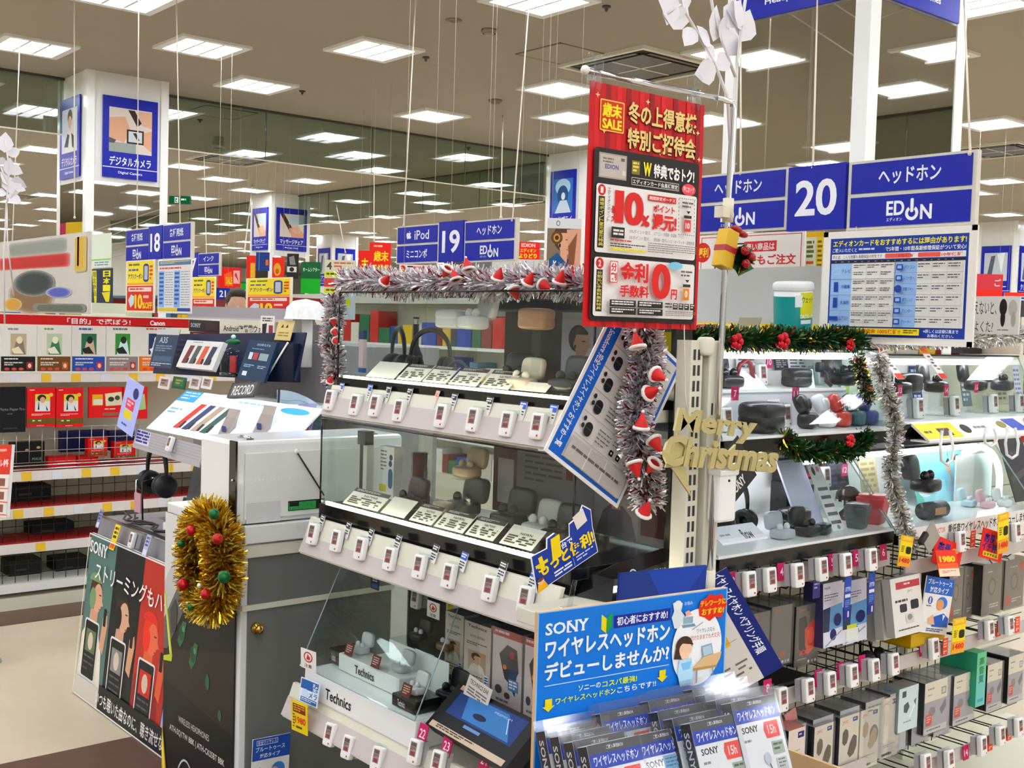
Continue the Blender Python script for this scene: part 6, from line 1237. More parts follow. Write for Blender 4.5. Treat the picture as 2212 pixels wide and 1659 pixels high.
# ---- red pop cards, yellow tags, slanted leaflet
def ichi(c): c.T('店長', 10, 14, 58, 46, '#1d2a80', .05); c.T('イチ押し', 6, 44, 92, 74, '#1d2a80', .05); c.E(74, 30, 12, 8, '#e8c82c'); c.P([(72, 26), (78, 10), (82, 12), (80, 28)], '#e8c82c'); c.R(14, 76, 82, 92, '#e8d22c'); c.T('おすすめ品', 18, 79, 78, 90, '#3a2a1a', .03)
boardp('pop_card', 'red store manager pick card with blue lettering, right one', 'pop card', onx(2114, 1202, XF + .05), onx(2162, 1216, XF + .05), onx(2116, 1136, XF + .05), 100, 100, ichi, base='#d2261e', th=.002); boardp('pop_card', 'red store manager pick card with blue lettering, left one behind the grey square', 'pop card', onx(2012, 1215, XF + .035), onx(2070, 1237, XF + .035), onx(2022, 1155, XF + .035), 100, 100, ichi, base='#d2261e', th=.002)
def yel(c): c.R(0, 0, 28, 20, '#e8b42c'); c.T('20%', 4, 4, 24, 14, '#f6e070', .04); c.RR(14, 34, 26, 58, 5, '#1f1a16'); c.X(3, 34, 11, 56, 4, '#6a5a18', .5, 2); c.R(0, 66, 28, 100, '#e0a83c'); c.T('1480', 2, 72, 26, 88, '#c83418', .05)
for bl, br, tl, l in (((1938, 1222), (1964, 1226), (1932, 1152), 'before the end of the silver tinsel'), ((2155, 1198), (2178, 1190), (2155, 1112), 'right of the red pop cards'), ((2054, 1414), (2082, 1408), (2056, 1338), 'low before the yellow shelf front')):
    boardp('price_card', 'yellow price card with black earphone print, '  + l, 'price card', onx(*bl, XF + .07), onx(*br, XF + .07), onx(*tl, XF + .07), 28, 100, yel, base='#ecd62a', th=.0015)
boardp('price_flap', 'tilted orange red price flap with a white foot below the grey square', 'price card', onx(2030, 1246, XF + .08), onx(2074, 1244, XF + .09), onx(1982, 1190, XF + .05), 60, 100, lambda c: (c.R(0, 0, 60, 66, '#d8391f'), c.P([(0, 50), (60, 50), (60, 70), (0, 70)], '#ea6a2c'), c.T('1980', 8, 22, 54, 46, '#f4d23c', .05), c.R(0, 70, 60, 100, '#f2d8c0'), c.X(10, 78, 50, 90, 2, '#b8604a', .4, 2)), base='#d8391f', th=.0015)
M_ = frame(onx(2008, 1192, XF + .075), (0, 1, .85), (0, -.85, 1)); t = thing('card_clip', 'plain grey card hung as a diamond with a black clip below the silver tinsel', 'card', M_)
MB().box(-.005, 0, -.005, .062, .003, .058, '#a39d94').build('card_back', t, world=False); MB().box(-.02, -.006, .045, .02, .008, .06, 'black_matt').build('clip', t, world=False, bevel=.003)
def pair(c): c.R(76, 0, 100, 150, '#1c2a6c'); c.T('イヤレスイヤホン ペアリング手順', 81, 2, 94, 120, '#eef0f6', .02, rot=90); c.R(40, 60, 62, 92, '#e3b83a'); c.X(43, 64, 59, 88, 4, '#5a4614', .5, 2); c.X(6, 20, 34, 70, 7, '#7a766e', .4, 3, 1); c.E(20, 100, 8, 10, '#8a8880', 12); c.L(6, 88, 70, 88, .8, '#9a968e'); c.X(6, 116, 70, 142, 4, '#7a766e', .4, 5, 1); c.L(10, 30, 30, 56, 1.5, '#b8504a')
M_, w_, h_ = sheet(at(1520, 1538, 2.45), at(1692, 1440, 2.45), at(1381, 1333, 2.45))
board('pairing_leaflet', 'tilted earphone pairing leaflet with a navy title edge behind the blue board', 'leaflet', M_, w_, h_, 100, 150, pair, base='#d9d6cd', th=.002)
# ---- tinsel on the right run
mixG = (('tinsel_green', 6), ('tinsel_gold', .7), ('tinsel_red', .5)); mixP = (('tinsel_white', 4), ('tinsel_pale', 4), ('tinsel_silver', 3))
def shiny_bow(label, p, s):
    t = thing('foil_bow', label, 'bow', p, 'red foil bows')
    for a in range(5):
        d = V((.3, math.cos(a*1.257), math.sin(a*1.257)))*s*.55; MB().sph(V(p) + d, (s*.35, s*.5, s*.42), pbr('foil_red', '#c0101a', .12, metal=.6), 10, 7).build('bow_loop', t)
tinsel('tinsel_garland', 'dark green tinsel garland along the top of the right shelf run', [onx(1478 + (1858 - 1478)*i/12, 733 + 4*math.sin(i*1.7), -1.79) for i in range(13)], .036, 4200, mixG, seed=11)
for i, (x, y, s_) in enumerate(((1590, 738, .022), (1690, 737, .024), (1835, 745, .018))): shiny_bow('red foil bow on the green garland, %s from the left' % ORD[i], onx(x, y, -1.755), s_)
tinsel('tinsel_garland', 'pale silver tinsel along the top of the cases at the right edge', [onx(1868 + (2240 - 1868)*i/10, 736 - i*1.2 + 3*math.sin(i*2), -1.80) for i in range(11)], .034, 3600, mixP, seed=12)
tinsel('tinsel_garland', 'pale silver tinsel hanging between the two lit case bays', [onx(x, y, -1.655) for x, y in ((1896, 765), (1905, 820), (1928, 880), (1936, 930), (1928, 980), (1925, 1030), (1940, 1090), (1955, 1140), (1972, 1185))], .026, 2800, mixP, seed=13)
tinsel('tinsel_garland', 'dark green tinsel draped between the upper and lower lit cases', [onx(x, y, -1.70) for x, y in ((1690, 945), (1715, 968), (1750, 978), (1800, 975), (1845, 972), (1870, 950), (1866, 935))], .032, 2600, mixG, seed=14)
shiny_bow('red foil bow on the green tinsel between the lit cases', onx(1835, 952, -1.66), .018)
tinsel('tinsel_garland', 'green and gold tinsel hanging at the right end inside the upper lit case', [onx(x, y, -1.73) for x, y in ((1850, 770), (1862, 800), (1868, 840), (1880, 865))], .022, 900, (('tinsel_green', 4), ('tinsel_gold', 2), ('tinsel_red', 1.2), ('tinsel_white', 2)), seed=15)
# ---- signs standing above the right run
YS = 2.82
def bp(name, label, cat, x0, x1, yt, yb, dw, dh, paint, yy, base='white_card', th=.004, **k):
    xm = (x0 + x1)/2; a, b = ony(x0, (yt + yb)/2, yy), ony(x1, (yt + yb)/2, yy); zt, zb = ony(xm, yt, yy).z, ony(xm, yb, yy).z
    M = frame((a.x, yy, zb)); return board(name, label, cat, M, b.x - a.x, zt - zb, dw, dh, paint, base=base, th=th, **k), M, b.x - a.x, zt - zb
pbr('sign_frame', '#d8d3c2', .4)
def aisle(label, yy, yaw, num, left, right, lab2=None, group=None):
    """left/right = (x0,x1,yt,yb,top text); num = (x0,x1,yt,yb,text)"""
    zc = ony((num[0] + num[1])/2, (num[2] + num[3])/2, yy); t = thing('aisle_sign', label, 'sign', zc, group)
    for (x0, x1, yt, yb, top, bot), nm in ((left, 'left_board'), (right, 'right_board')):
        a, b = ony(x0, (yt + yb)/2, yy), ony(x1, (yt + yb)/2, yy); xm = (x0 + x1)/2; zt, zb = ony(xm, yt, yy).z, ony(xm, yb, yy).z
        w_, h_ = b.x - a.x, zt - zb; M = frame((a.x, yy, zb)); o = MB().box(0, 0, 0, w_, .02, h_, 'sign_frame').build(nm, t, M=M)
        for k, txt in enumerate((top, bot)):
            h2 = h_*.43; M2 = M @ Matrix.Translation((w_*.03, -.003, h_*(.53 - .49*k))); s = MB().box(0, 0, 0, w_*.94, .003, h2, 'blue_sign').build('blue_panel', o, M=M2)
            c = Cv(100, 30, w_*.94, h2)
            if txt == 'EDION': edion(c, 32, 5, 70, 26)
            elif txt.startswith('apple'): bmark(c, 24, 7, 15, '#eef0f4'); c.T('iPod', 44, 7, 80, 24, '#eef0f4', .01)
            else: c.T(txt, 24 if len(txt) < 6 else 18, 7, 76 if len(txt) < 6 else 82, 23, '#eef0f4', .02)
            c.b.build('print', o, M=M2, world=False)
    x0, x1, yt, yb, txt = num; a, b = ony(x0, (yt + yb)/2, yy), ony(x1, (yt + yb)/2, yy); zt, zb = ony((x0 + x1)/2, yt, yy).z, ony((x0 + x1)/2, yb, yy).z
    M = frame((a.x, yy - .006, zb)); w_, h_ = b.x - a.x, zt - zb; o = MB().box(0, 0, 0, w_, .02, h_, 'blue_sign').build('number_board', t, M=M)
    c = Cv(100, 100*h_/w_, w_, h_); hh = 100*h_/w_; c.T(txt, 14, hh*.22, 86, hh*.78, '#f2f3f6', .025); c.build('number', o, M=M)
    return t
def cords(label, pts, r=.0035, name='hanging_cord'):
    for i, (a, b) in enumerate(pts):
        t = thing(name, label + (', %s from the left' % ORD[i] if len(pts) > 1 else ''), 'cord', b); MB().rod(a, b, r, 'rope', 6).build('cord', t); MB().sph(b, r*2, 'rope', 8, 5).build('knot', t)
aisle('blue aisle 20 sign in cream frames hanging over the right shelf run', YS, 0, (1704, 1828, 357, 497, '20'), (1494, 1702, 371, 501, 'ヘッドホン', 'EDION'), (1832, 2108, 337, 491, 'ヘッドホン', 'EDION'))
cords('cream cord holding the big aisle sign over the right shelf run', [(onz(1770, -160, HC), ony(1756, 362, YS)), (onz(2078, -120, HC), ony(2096, 332, YS)), (onz(1600, -160, HC), ony(1600, 374, YS))])
def warranty(c):   # 150 x 112
    c.FR(0, 0, 150, 112, 5, '#ece9df'); c.R(8, 7, 143, 105, '#20408f'); c.T('エディオンカードをおすすめするには理由があります!', 11, 9, 141, 15.5, '#e9e028', .025); c.T('ご購入いただくと', 10.5, 17, 36, 21, '#eef0f4', .01); c.X(38, 17.5, 62, 20.5, 1, '#c9d2ea', .6, 2); c.T('で5年間・10年間長期修理保証がついて安心!', 65, 17, 141, 21.5, '#eef0f4', .015)
    c.R(10, 23, 141, 28.5, '#eceae4'); c.T('例えば、こんな故障も長期保証の対象です', 11, 24, 62, 27.6, '#3a3a44', .005); c.RR(65, 23.6, 90, 28, 1, '#e0685c'); c.T('5年保証', 78, 24.2, 94, 27.6, '#d03a30', .02); c.RR(97, 23.6, 118, 28, 1, '#e0685c'); c.T('10年保証', 119, 24.2, 138, 27.6, '#d03a30', .02)
    c.R(10, 29.5, 141, 32, '#23232b'); c.X(14, 30.2, 138, 31.4, 1, '#8a8a92', .7, 4, 4)
    c.R(10, 32, 141, 95, '#e6e4dc'); c.R(10, 32, 32, 95, '#9fc0e2'); c.R(76, 32, 97, 95, '#9fc0e2'); c.R(75.4, 32, 76, 95, '#5a5a66')
    icons = ('テレビ', '冷蔵庫', '洗濯機', 'エアコン')
    for i in range(4):
        y = 32 + i*15.75; c.R(10, y, 75.4, y + .35, '#8a8a92'); k = c.k
        if i == 0: c.FR(12, y + 5, 20, y + 11, .5, '#cfe0f2')
        elif i == 3: c.R(11, y + 6, 20, y + 10, '#28489a')
        else: c.R(14, y + 3, 18.5, y + 13, '#28489a')
        c.T(icons[i], 21.5, y + 6, 31, y + 9.6, '#28489a', .01)
        for k2 in range(3): c.X(34 + k2*14, y + 2, 46 + k2*14, y + 6, 2, '#55555e', .4, i*3 + k2); c.X(34 + k2*14, y + 9, 44 + k2*14, y + 13, 2, '#55555e', .4, i*3 + k2 + 9); c.R(47 + k2*14, y, 47.2 + k2*14, y + 15.7, '#b8b6b0')
    names = ('パソコン', 'レコーダー', '炊飯ジャー', '電子レンジ', 'プリンター', 'クリーナー')
    for i in range(6):
        y = 32 + i*10.5; c.R(76, y, 141, y + .35, '#8a8a92')
        if i == 2: c.E(81, y + 5, 3.6, 3.6, '#28489a')
        else: c.RR(78, y + 2.5, 84.5, y + 8, .8, '#28489a'); c.R(79.2, y + 3.6, 83.2, y + 6.6, '#9fc0e2')
        c.T(names[i], 86, y + 3.5, 96, y + 7, '#28489a', .01)
        for k2 in range(3): c.X(99 + k2*14, y + 2.2, 110 + k2*14, y + 7, 2, '#55555e', .4, i*5 + k2); c.R(112 + k2*14, y, 112.2 + k2*14, y + 10.4, '#b8b6b0')
    c.R(10, 96.5, 104, 102.5, '#e8d42c'); c.T('1年目以降でも安心', 12, 97.6, 38, 101.4, '#4a4a1c', .01); c.T('修理代金 100%保証!!', 42, 97.2, 86, 101.8, '#d8571c', .025); c.X(89, 97.6, 102, 101.6, 2, '#4a4a1c', .5, 3); c.T('※詳しくは店頭係員まで', 108, 96.5, 140, 100, '#eef0f4', .01); c.T('お尋ねください。', 112, 101, 136, 104, '#eef0f4', .01)
bp('warranty_board', 'large white warranty board with a blue table hanging under the aisle 20 sign', 'sign', 1775, 2106, 494, 745, 150, 112, warranty, YS - .05, base='#ece9df', th=.008)
cords('thin cord from the aisle 20 sign to the warranty board', [(ony(1850, 490, YS - .03), ony(1850, 506, YS - .045)), (ony(2060, 488, YS - .03), ony(2060, 500, YS - .045))], .002)
def order(c): c.R(0, 0, 120, 34, '#efece6'); c.FR(10, 2, 117, 60, .8, '#c9484a'); c.E(12, 17, 9, 10, '#cc2f28'); c.T('便利', 5.5, 12, 18.5, 22, '#f2e24c', .03); c.FR(26, 9, 60, 40, 1.4, '#2a2a2c'); c.R(58, 8, 92, 18, '#c9383a'); c.T('無い商品は', 60, 9.5, 90, 17, '#f4ecea', .025); c.T('何でもご注文', 52, 21, 112, 31, '#c9383a', .03)
bp('order_sign', 'white order sign with red lettering behind the gift ornament', 'sign', 1496, 1738, 504, 580, 120, 34, order, YS + .32, th=.006)
bp('blank_board', 'plain pale grey board with a yellow strip at its foot behind the teal tub', 'board', 1496, 1772, 578, 722, 120, 62, lambda c: (c.R(0, 52, 120, 62, '#e9d23a'), c.RR(2, 53, 70, 61, 3, '#f0e6b0'), c.R(6, 54, 24, 60, '#cf3a2c'), c.T('送料無料', 7, 55, 23, 59, '#f4e2d8', .02), c.T('エディオン', 26, 54, 48, 60, '#d8581c', .03), c.X(50, 54, 66, 60, 2, '#8a7a1c', .5, 3)), YS + .3, base='#c9ccca', th=.006)
bp('yellow_slip', 'narrow strip of yellow and white printed slips between the order sign and warranty board', 'sign', 1738, 1778, 500, 600, 40, 100, lambda c: (c.R(0, 0, 40, 12, '#d9b22a'), c.R(0, 12, 24, 100, '#e4e4cc'), c.X(4, 20, 20, 60, 4, '#6a7a3a', .6, 3), c.X(4, 64, 20, 96, 3, '#c8643a', .6, 5), c.R(26, 12, 40, 100, '#e0c84a'), c.X(28, 20, 38, 90, 7, '#8a6a1c', .5, 7)), YS + .36, base='#e4dcb0', th=.004)
t = thing('slanted_card', 'small olive grey card standing on the garland before the blank board', 'card', ony(1600, 715, 3.0)); q = [ony(1585, 722, 3.0), ony(1632, 722, 3.0), ony(1645, 686, 3.03), ony(1598, 686, 3.03)]; MB().prism(q, (0, .004, 0), '#8d8873').build('board', t); MB().prism([q[0] + V((0, -.001, 0)), q[1] + V((0, -.001, 0)), q[1] + V((0, -.001, .006)), q[0] + V((0, -.001, .006))], (0, .0005, 0), '#77725f').build('fold', t)
# teal wet-wipe tub on the shelf top
p = onx(1712, 735, -1.93); zt_ = onx(1712, 608, -1.93).z; zb_ = 1.52; hh = zt_ - zb_
t = thing('wipe_tub', 'white tub of cleaning wipes with a teal label tilted on the shelf top', 'tub', frame((p.x, p.y, zb_)) @ Matrix.Rotation(.09, 4, (1, .4, 0)))
MB().lathe([(0, 0), (.046, 0), (.049, .006), (.053, hh*.86), (.050, hh*.88), (.0, hh*.88)], (0, 0, 0), 'white_gloss', 26).build('tub_body', t, world=False); MB().lathe([(.055, hh*.87), (.056, hh*.90), (.055, hh*.97), (.048, hh), (0, hh)], (0, 0, 0), pbr('tub_lid', '#dfe6e0', .3), 26).build('lid', t, world=False)
def wrap(c0, a0, a1, z0, z1, m, r0=.0535, r1=.0543, n=14):
    b = MB(); vs = []
    for i in range(n + 1):
        a = math.radians(a0 + (a1 - a0)*i/n)
        for z in (z0, z1): r = .0492 + (.0532 - .0492)*z/hh/.86 + .0008 + c0; vs.append((r*math.cos(a), r*math.sin(a), z))
    return b.mesh(vs, [(2*i, 2*i + 2, 2*i + 3, 2*i + 1) for i in range(n)], m, True)
wrap(0, -170, 40, hh*.10, hh*.78, pbr('teal_label', '#0f9a94', .3)).build('teal_label', t, world=False); wrap(.0005, -32, 30, hh*.45, hh*.84, '#d9d83a').build('yellow_patch', t, world=False); wrap(.0005, -48, -26, hh*.62, hh*.80, '#e6ecea').build('white_patch', t, world=False); wrap(.0008, -30, 10, hh*.36, hh*.42, '#e6f2f0').build('white_line', t, world=False)
def arc(txt, a0, a1, z0, z1, m, k):
    vs, fs, (x0, y0, x1, y1) = text_geo(txt, .02, 2); b = MB(); out = []
    for (x, y) in vs:
        a = math.radians(a0 + (a1 - a0)*(x - x0)/(x1 - x0)); z = z0 + (z1 - z0)*(y - y0)/(y1 - y0); r = .0492 + (.004)*z/hh/.86 + .0016; out.append((r*math.cos(a), r*math.sin(a), z))
    b.mesh(out, fs, m).build(k, t, world=False)
arc('OAクリーナー', -32, 26, hh*.44, hh*.52, '#eef6f4', 'lettering'); arc('ウェット', -28, 16, hh*.68, hh*.78, '#5a6a1c', 'lettering')
# right edge: white board with brush lettering
def brush(c): c.TV('変', 2, 6, 14, 50, '#2b2b2c'); c.T('変えないと、', 2, 10, 62, 44, '#2b2b2c', 0); c.T('立よくた?', 2, 58, 56, 86, '#2b2b2c', 0); c.E(76, 26, 8, 20, '#23211f'); c.E(76, 52, 5, 20, '#23211f'); c.E(96, 28, 9, 20, '#b9b6ae'); c.E(98, 54, 5, 18, '#a8a59c'); c.X(66, 78, 100, 84, 1, '#8a8a86', .5, 2)
bp('brush_board', 'white board with brush lettering and two earbud prints at the right edge', 'sign', 2090, 2202, 640, 722, 110, 90, brush, YS + .5, base='#d9d8d2', th=.006)
# ================================================================== white cabinet with the gold wreath
cx0, cx1, cy0, cy1 = -3.52, -3.0, 1.524, 2.05
t = thing('counter_cabinet', 'white counter cabinet with grey door panels and a black poster on its front', 'cabinet', (-3.26, 1.8, 0))
MB().box(cx0, cy0, 0, cx1, cy1, .955, 'white_paint').build('body', t, bevel=.004)
zd = onx(620, 1300, cx1).z; zc = onx(620, 1195, cx1).z
MB().box(cx1, cy0 + .02, .05, cx1 + .006, cy1 - .01, zd - .008, 'grey_panel').build('door_panel', t); MB().box(cx1, cy0 + .02, zd + .008, cx1 + .006, cy1 - .01, zc, 'grey_panel').build('door_panel', t)
MB().box(cx1, cy0, zd - .008, cx1 + .010, cy1, zd + .008, 'cream_steel').build('divider_strip', t); MB().box(cx1, cy0, zc, cx1 + .014, cy1, .90, 'cream_steel').build('counter_edge', t, bevel=.003); MB().box(cx1, cy0, .905, cx1 + .02, cy1, .957, 'white_paint').build('counter_top_edge', t, bevel=.003)
p = onx(552, 1356, cx1 + .006); lk = MB().lathe([(.0, 0), (.016, 0), (.016, .012), (.008, .014), (.008, .02), (.013, .022), (.012, .03), (0, .032)], p, 'brass', 16, ax=(1, 0, 0)).build('door_lock', t)
def at_poster(c):   # 104 x 188
    c.R(0, 0, 104, 188, '#1c1b19'); c.P([(0, 0), (40, 0), (26, 40), (0, 70)], '#c9c9c6'); c.P([(0, 0), (22, 0), (14, 30), (0, 46)], '#dededa'); c.P([(40, 0), (60, 0), (30, 60), (0, 96), (0, 70), (26, 40)], '#6c6b66'); c.P([(104, 70), (104, 120), (0, 110), (0, 90)], '#332d26')
    c.P([(0, 52), (2, 52), (14, 92), (13, 96), (0, 98), (0, 95), (10, 92)], '#c6d63a'); c.P([(0, 54), (1, 54), (11, 90), (10, 92)], '#eef2a0')
    for x, y in ((28, 74), (46, 84)): c.P([(x - 6, y + 6), (x + 2, y - 8), (x + 8, y - 8), (x + 4, y + 4), (x - 2, y + 10)], '#3c6e4c'); c.E(x, y, 4, 5, '#2a5238'); c.E(x + 3, y - 3, 2, 2, '#5e9a70', 10)
    c.E(68, 96, 3, 5, '#35664a', 12); c.E(86, 112, 2.5, 3.5, '#35664a', 10); c.P([(10, 62), (18, 54), (22, 60), (20, 74), (12, 78)], '#4a4a48')
    c.T('WIRELESS HEADPHONES', 26, 128, 72, 132, '#c9c7bf', .01); c.T('ATH-SQ1TW BBK | ATH-CKS5BT BBK', 12, 137, 94, 142, '#d6d4cc', .02)
    k = c.k
    for i in range(18):
        a0, a1 = math.radians(180 + i*10), math.radians(190 + i*10); c.k = k; c.L(38 + 17*math.cos(a0), 188 + 34*math.sin(a0), 38 + 17*math.cos(a1), 188 + 34*math.sin(a1), 1.4, '#c9c8c2')
    c.P([(0, 140), (3, 150), (12, 188), (5, 188), (0, 168)], '#c9a21c'); c.P([(0, 146), (2, 152), (9, 188), (6, 188), (0, 160)], '#f2dc70')
board('poster', 'black wireless headphone poster with a glowing yellow line and green earbuds on the white cabinet', 'poster', frame((cx0 + .003, cy0 - .006, .0)), cx1 - cx0 - .025, .925, 104, 188, at_poster, base='black_matt')
bl, br, tl = onx(541, 1665, cx1 + .05), onx(622, 1648, cx1 + .05), onx(539, 1600, cx1 + .05)
M_, w_, h_ = sheet(bl, br, tl); board('bluetooth_leaflet', 'blue topped bluetooth leaflet at the foot of the grey cabinet door', 'leaflet', frame((bl.x, bl.y, bl.z - .10), V(br) - V(bl)), w_, h_ + .10, 60, 100, lambda c: (c.R(0, 0, 60, 34, '#2a55a4'), c.FR(6, 3, 40, 11, .8, '#dfe6f2'), c.T('完全ワイヤレス', 8, 4, 38, 10, '#e6ecf6', .01), c.T('ブルートゥース', 5, 13, 52, 21, '#e6ecf6', .02), c.T('対応タイプ', 12, 24, 44, 31, '#e6ecf6', .02), c.E(12, 52, 5, 7, '#3f62b0'), c.E(42, 52, 11, 11, '#4d84c4'), c.E(36, 57, 8, 9, '#e0b48c')), th=.003)
# white box unit on the counter
t = thing('counter_unit', 'glossy white box unit with a slotted side panel standing on the cabinet', 'display unit', (-3.11, 1.75, .957)); ux0, ux1, uy0, uy1, uz = -3.235, -3.0, 1.50, 2.08, 1.20
MB().box(ux0, uy0, .957, ux1 - .006, uy1, uz, 'white_gloss').build('box_body', t, bevel=.012)
MB().box(ux1 - .006, uy0 + .03, .972, ux1, uy1 - .01, uz - .035, 'white_paint').build('side_panel', t, bevel=.002)
a, b = onx(532, 1128, ux1), onx(606, 1090, ux1); MB().box(ux1 - .001, a.y, a.z - .005, ux1 + .0008, b.y, b.z + .012, '#d2d3d0').build('recess_panel', t, bevel=.0)
a, b = onx(622, 1104, ux1), onx(682, 1078, ux1); w_ = MB().box(ux1, a.y, a.z, ux1 + .001, b.y + .03, b.z, 'black_matt').build('window_opening', t)
MB().box(ux1 + .001, a.y + .002, a.z + .002, ux1 + .002, b.y, b.z - .004, pbr('leaf_green', '#2fa04a', .5, noise=.5, nscale=80)).build('green_goods', w_); MB().box(ux1 + .002, a.y + .004, b.z - .016, ux1 + .0025, a.y + .035, b.z - .004, 'black_matt').build('dark_goods', w_)
a, b = ony(497, 1132, uy0), ony(514, 948, uy0); MB().box(a.x, uy0 - .006, .96, b.x, uy0, uz + .002, 'black_gloss').build('black_strip', t); MB().sph((b.x - .012, uy0 - .009, 1.09), .004, 'chrome', 8, 6).build('screw', t)
for (x, y) in ((-3.06, 1.56), (-3.05, 1.98)):
    h_ = MB(); h_.box(x - .03, y - .012, uz, x + .03, y + .012, uz + .004, 'chrome'); h_.rod((x - .03, y, uz + .006), (x + .03, y, uz + .006), .004, 'chrome', 8); h_.build('latch', t)
s = MB()
for i in range(22): s.sph((ux1 + .0002, uy0 + .04 + i*.012, 1.085), .0018, '#f4f4f2', 6, 4)
s.build('vent_holes', t, kind='stuff')
q = onx(640, 975, ux1); MB().tube([q + V((.002, 0, 0)), onx(700, 1070, ux1 + .004)], .0025, 'black_wire', 6).build('lock_cable', t); MB().sph(q, .008, 'white_gloss', 10, 6).build('cable_mount', t)
# gold wreath
wc = ony(452, 1212, 1.452); pts = [wc + V((.112*.78*math.cos(a), 0, .158*math.sin(a)*.80)) for a in [2*math.pi*i/28 for i in range(28)]]
wr = tinsel('christmas_wreath', 'gold tinsel wreath with red and green baubles on the black poster', pts, .066, 8200, (('tinsel_gold', 6), ('tinsel_gold2', 2)), wd=.0026, seed=21, cat='wreath', core='#8a7420', coat_r=.006, closed=True)
for px, py, r, col in ((462, 1110, .0155, 'green'), (414, 1146, .0165, 'red'), (470, 1164, .0155, 'red'), (391, 1175, .011, 'green'), (395, 1262, .017, 'red'), (484, 1246, .018, 'green'), (444, 1283, .015, 'red'), (412, 1311, .011, 'green'), (431, 1265, .008, 'white')):
    MB().sph(ony(px, py, 1.392), r*.98, pbr('bauble_' + col, {'green': '#0f6a2e', 'red': '#c4161c', 'white': '#e2dfd6'}[col], .18, metal=.35, bump=.5, bscale=300), 14, 10).build('bauble', wr)
# ================================================================== music player counter with the four-portrait poster
t = thing('demo_counter', 'grey wood demo counter for music players behind the four portrait poster', 'counter', (-4.1, 2.1, 0)); dx0, dx1, dy0, dy1, dz = -4.72, -3.56, 1.77, 2.62, .80
zdk = ony(280, 1135, dy0).z
MB().box(dx0, dy0, 0, dx1, dy1, zdk - .05, 'white_paint').build('body', t)
MB().hexa([(dx0, dy0 - .045, zdk - .15), (dx1, dy0 - .045, zdk - .15), (dx1, dy0, zdk - .15), (dx0, dy0, zdk - .15), (dx0, dy0 - .01, zdk), (dx1, dy0 - .01, zdk), (dx1, dy0, zdk), (dx0, dy0, zdk)], 'grey_wood').build('price_front', t)
MB().box(dx0, dy0 - .012, zdk - .05, dx1, dy1, zdk - .004, 'grey_wood').build('worktop', t); MB().box(dx0, dy0 - .014, zdk - .004, dx1, dy0 - .004, zdk + .002, 'chrome').build('edge_strip', t); MB().box(dx0 + .25, dy0 - .012, zdk, dx1, dy0 + .01, zdk + .004, 'black_matt').build('cable_lip', t)
MB().box(dx0 + .1, 2.30, zdk - .004, dx1, dy1, 1.46, 'grey_wood').build('back_wall', t)
def four(c):   # 110 x 66, lower edge on the floor
    cols = ('#5d7a75', '#1d1e1f', '#b03a2c', '#1d3358'); hair = ('#4a3828', '#3a2c22', '#d8452c', '#2c2622'); cl = ('#e6e0d2', '#161617', '#8c2a22', '#a9b4d6'); ph = ('#6a7a5a', '#8a8a8c', '#c0392c', '#4a7aa8')
    for i in range(4):
        x = i*27.5; c.R(x, 0, x + 27.5, 58, cols[i]); y = 19 + i*2.0
        c.P([(x, 58), (x + 1, y + 22), (x + 8, y + 14), (x + 15, y + 15), (x + 22, y + 26), (x + 24, 58)], cl[i]); c.P([(x + 7, y + 15), (x + 8, y + 6), (x + 15, y + 8), (x + 15, y + 17)], '#caa088' if i != 2 else '#d8694a')
        c.E(x + 11, y + 3.5, 6.2, 7, hair[i]); c.E(x + 13.4, y + 5.6, 4.6, 5.8, '#d6ab92' if i != 2 else '#e0755a'); c.P([(x + 17.4, y + 5), (x + 19.6, y + 7.6), (x + 17.2, y + 8.2)], '#d6ab92' if i != 2 else '#e0755a'); c.R(x + 14.6, y + 3.8, x + 16.8, y + 4.3, '#2a2220'); c.R(x + 15.6, y + 9.4, x + 17.6, y + 9.9, '#9a4a40')
        c.E(x + 8.4, y + 6.5, 3.2, 4.4, ('#7f9a72', '#1a1a1b', '#e0402c', '#26324e')[i]); c.E(x + 10, y - .6, 6.4, 3.4, ('#7f9a72', '#26221f', '#d23a28', '#26324e')[i], a0=180, a1=360)
        c.P([(x + 20, y + 24), (x + 21, y + 12), (x + 25, y + 10), (x + 26, y + 14), (x + 24, y + 26)], '#d0a388' if i != 2 else '#d8694a'); c.RR(x + 21.4, y + 8, x + 24, y + 15, .6, '#17171a')
        yy = 34 + i*1.4; c.RR(x + 3.6, yy, x + 18.4, yy + 24, 1.4, '#e6e3de'); c.RR(x + 4.4, yy + .8, x + 17.6, yy + 23.2, 1, '#141518'); c.R(x + 6, yy + 4, x + 16, yy + 13, ph[i]); c.E(x + 11, yy + 8.5, 2.6, 3.6, '#d6c4b4', 12); c.X(x + 6, yy + 14.5, x + 16, yy + 22, 3, '#5c6068', .3, i)
    c.R(0, 58, 110, 66, '#cfcac0'); c.R(26, 56, 110, 66, '#1b1b1e'); sony(c, 2, 2.5, 20, 7.5, '#eef0ee')
    c.T('ストリーミングもハイレゾ級', 10, 10, 104, 17.5, '#f0efec', .01); c.T('いつも聴いた曲なのに、聴き流せない音になる', 24, 58.5, 106, 64, '#f0efec', .01)
    c.FR(0, 0, 110, 66, .6, '#e6e6e2')
board('poster', 'four portrait music player poster in green, black, red and navy leaning on the counter', 'poster', frame((-4.69, 1.645, .004), (1, 0, 0), (0, .1, 1)), 1.13, .655, 110, 66, four, th=.008)
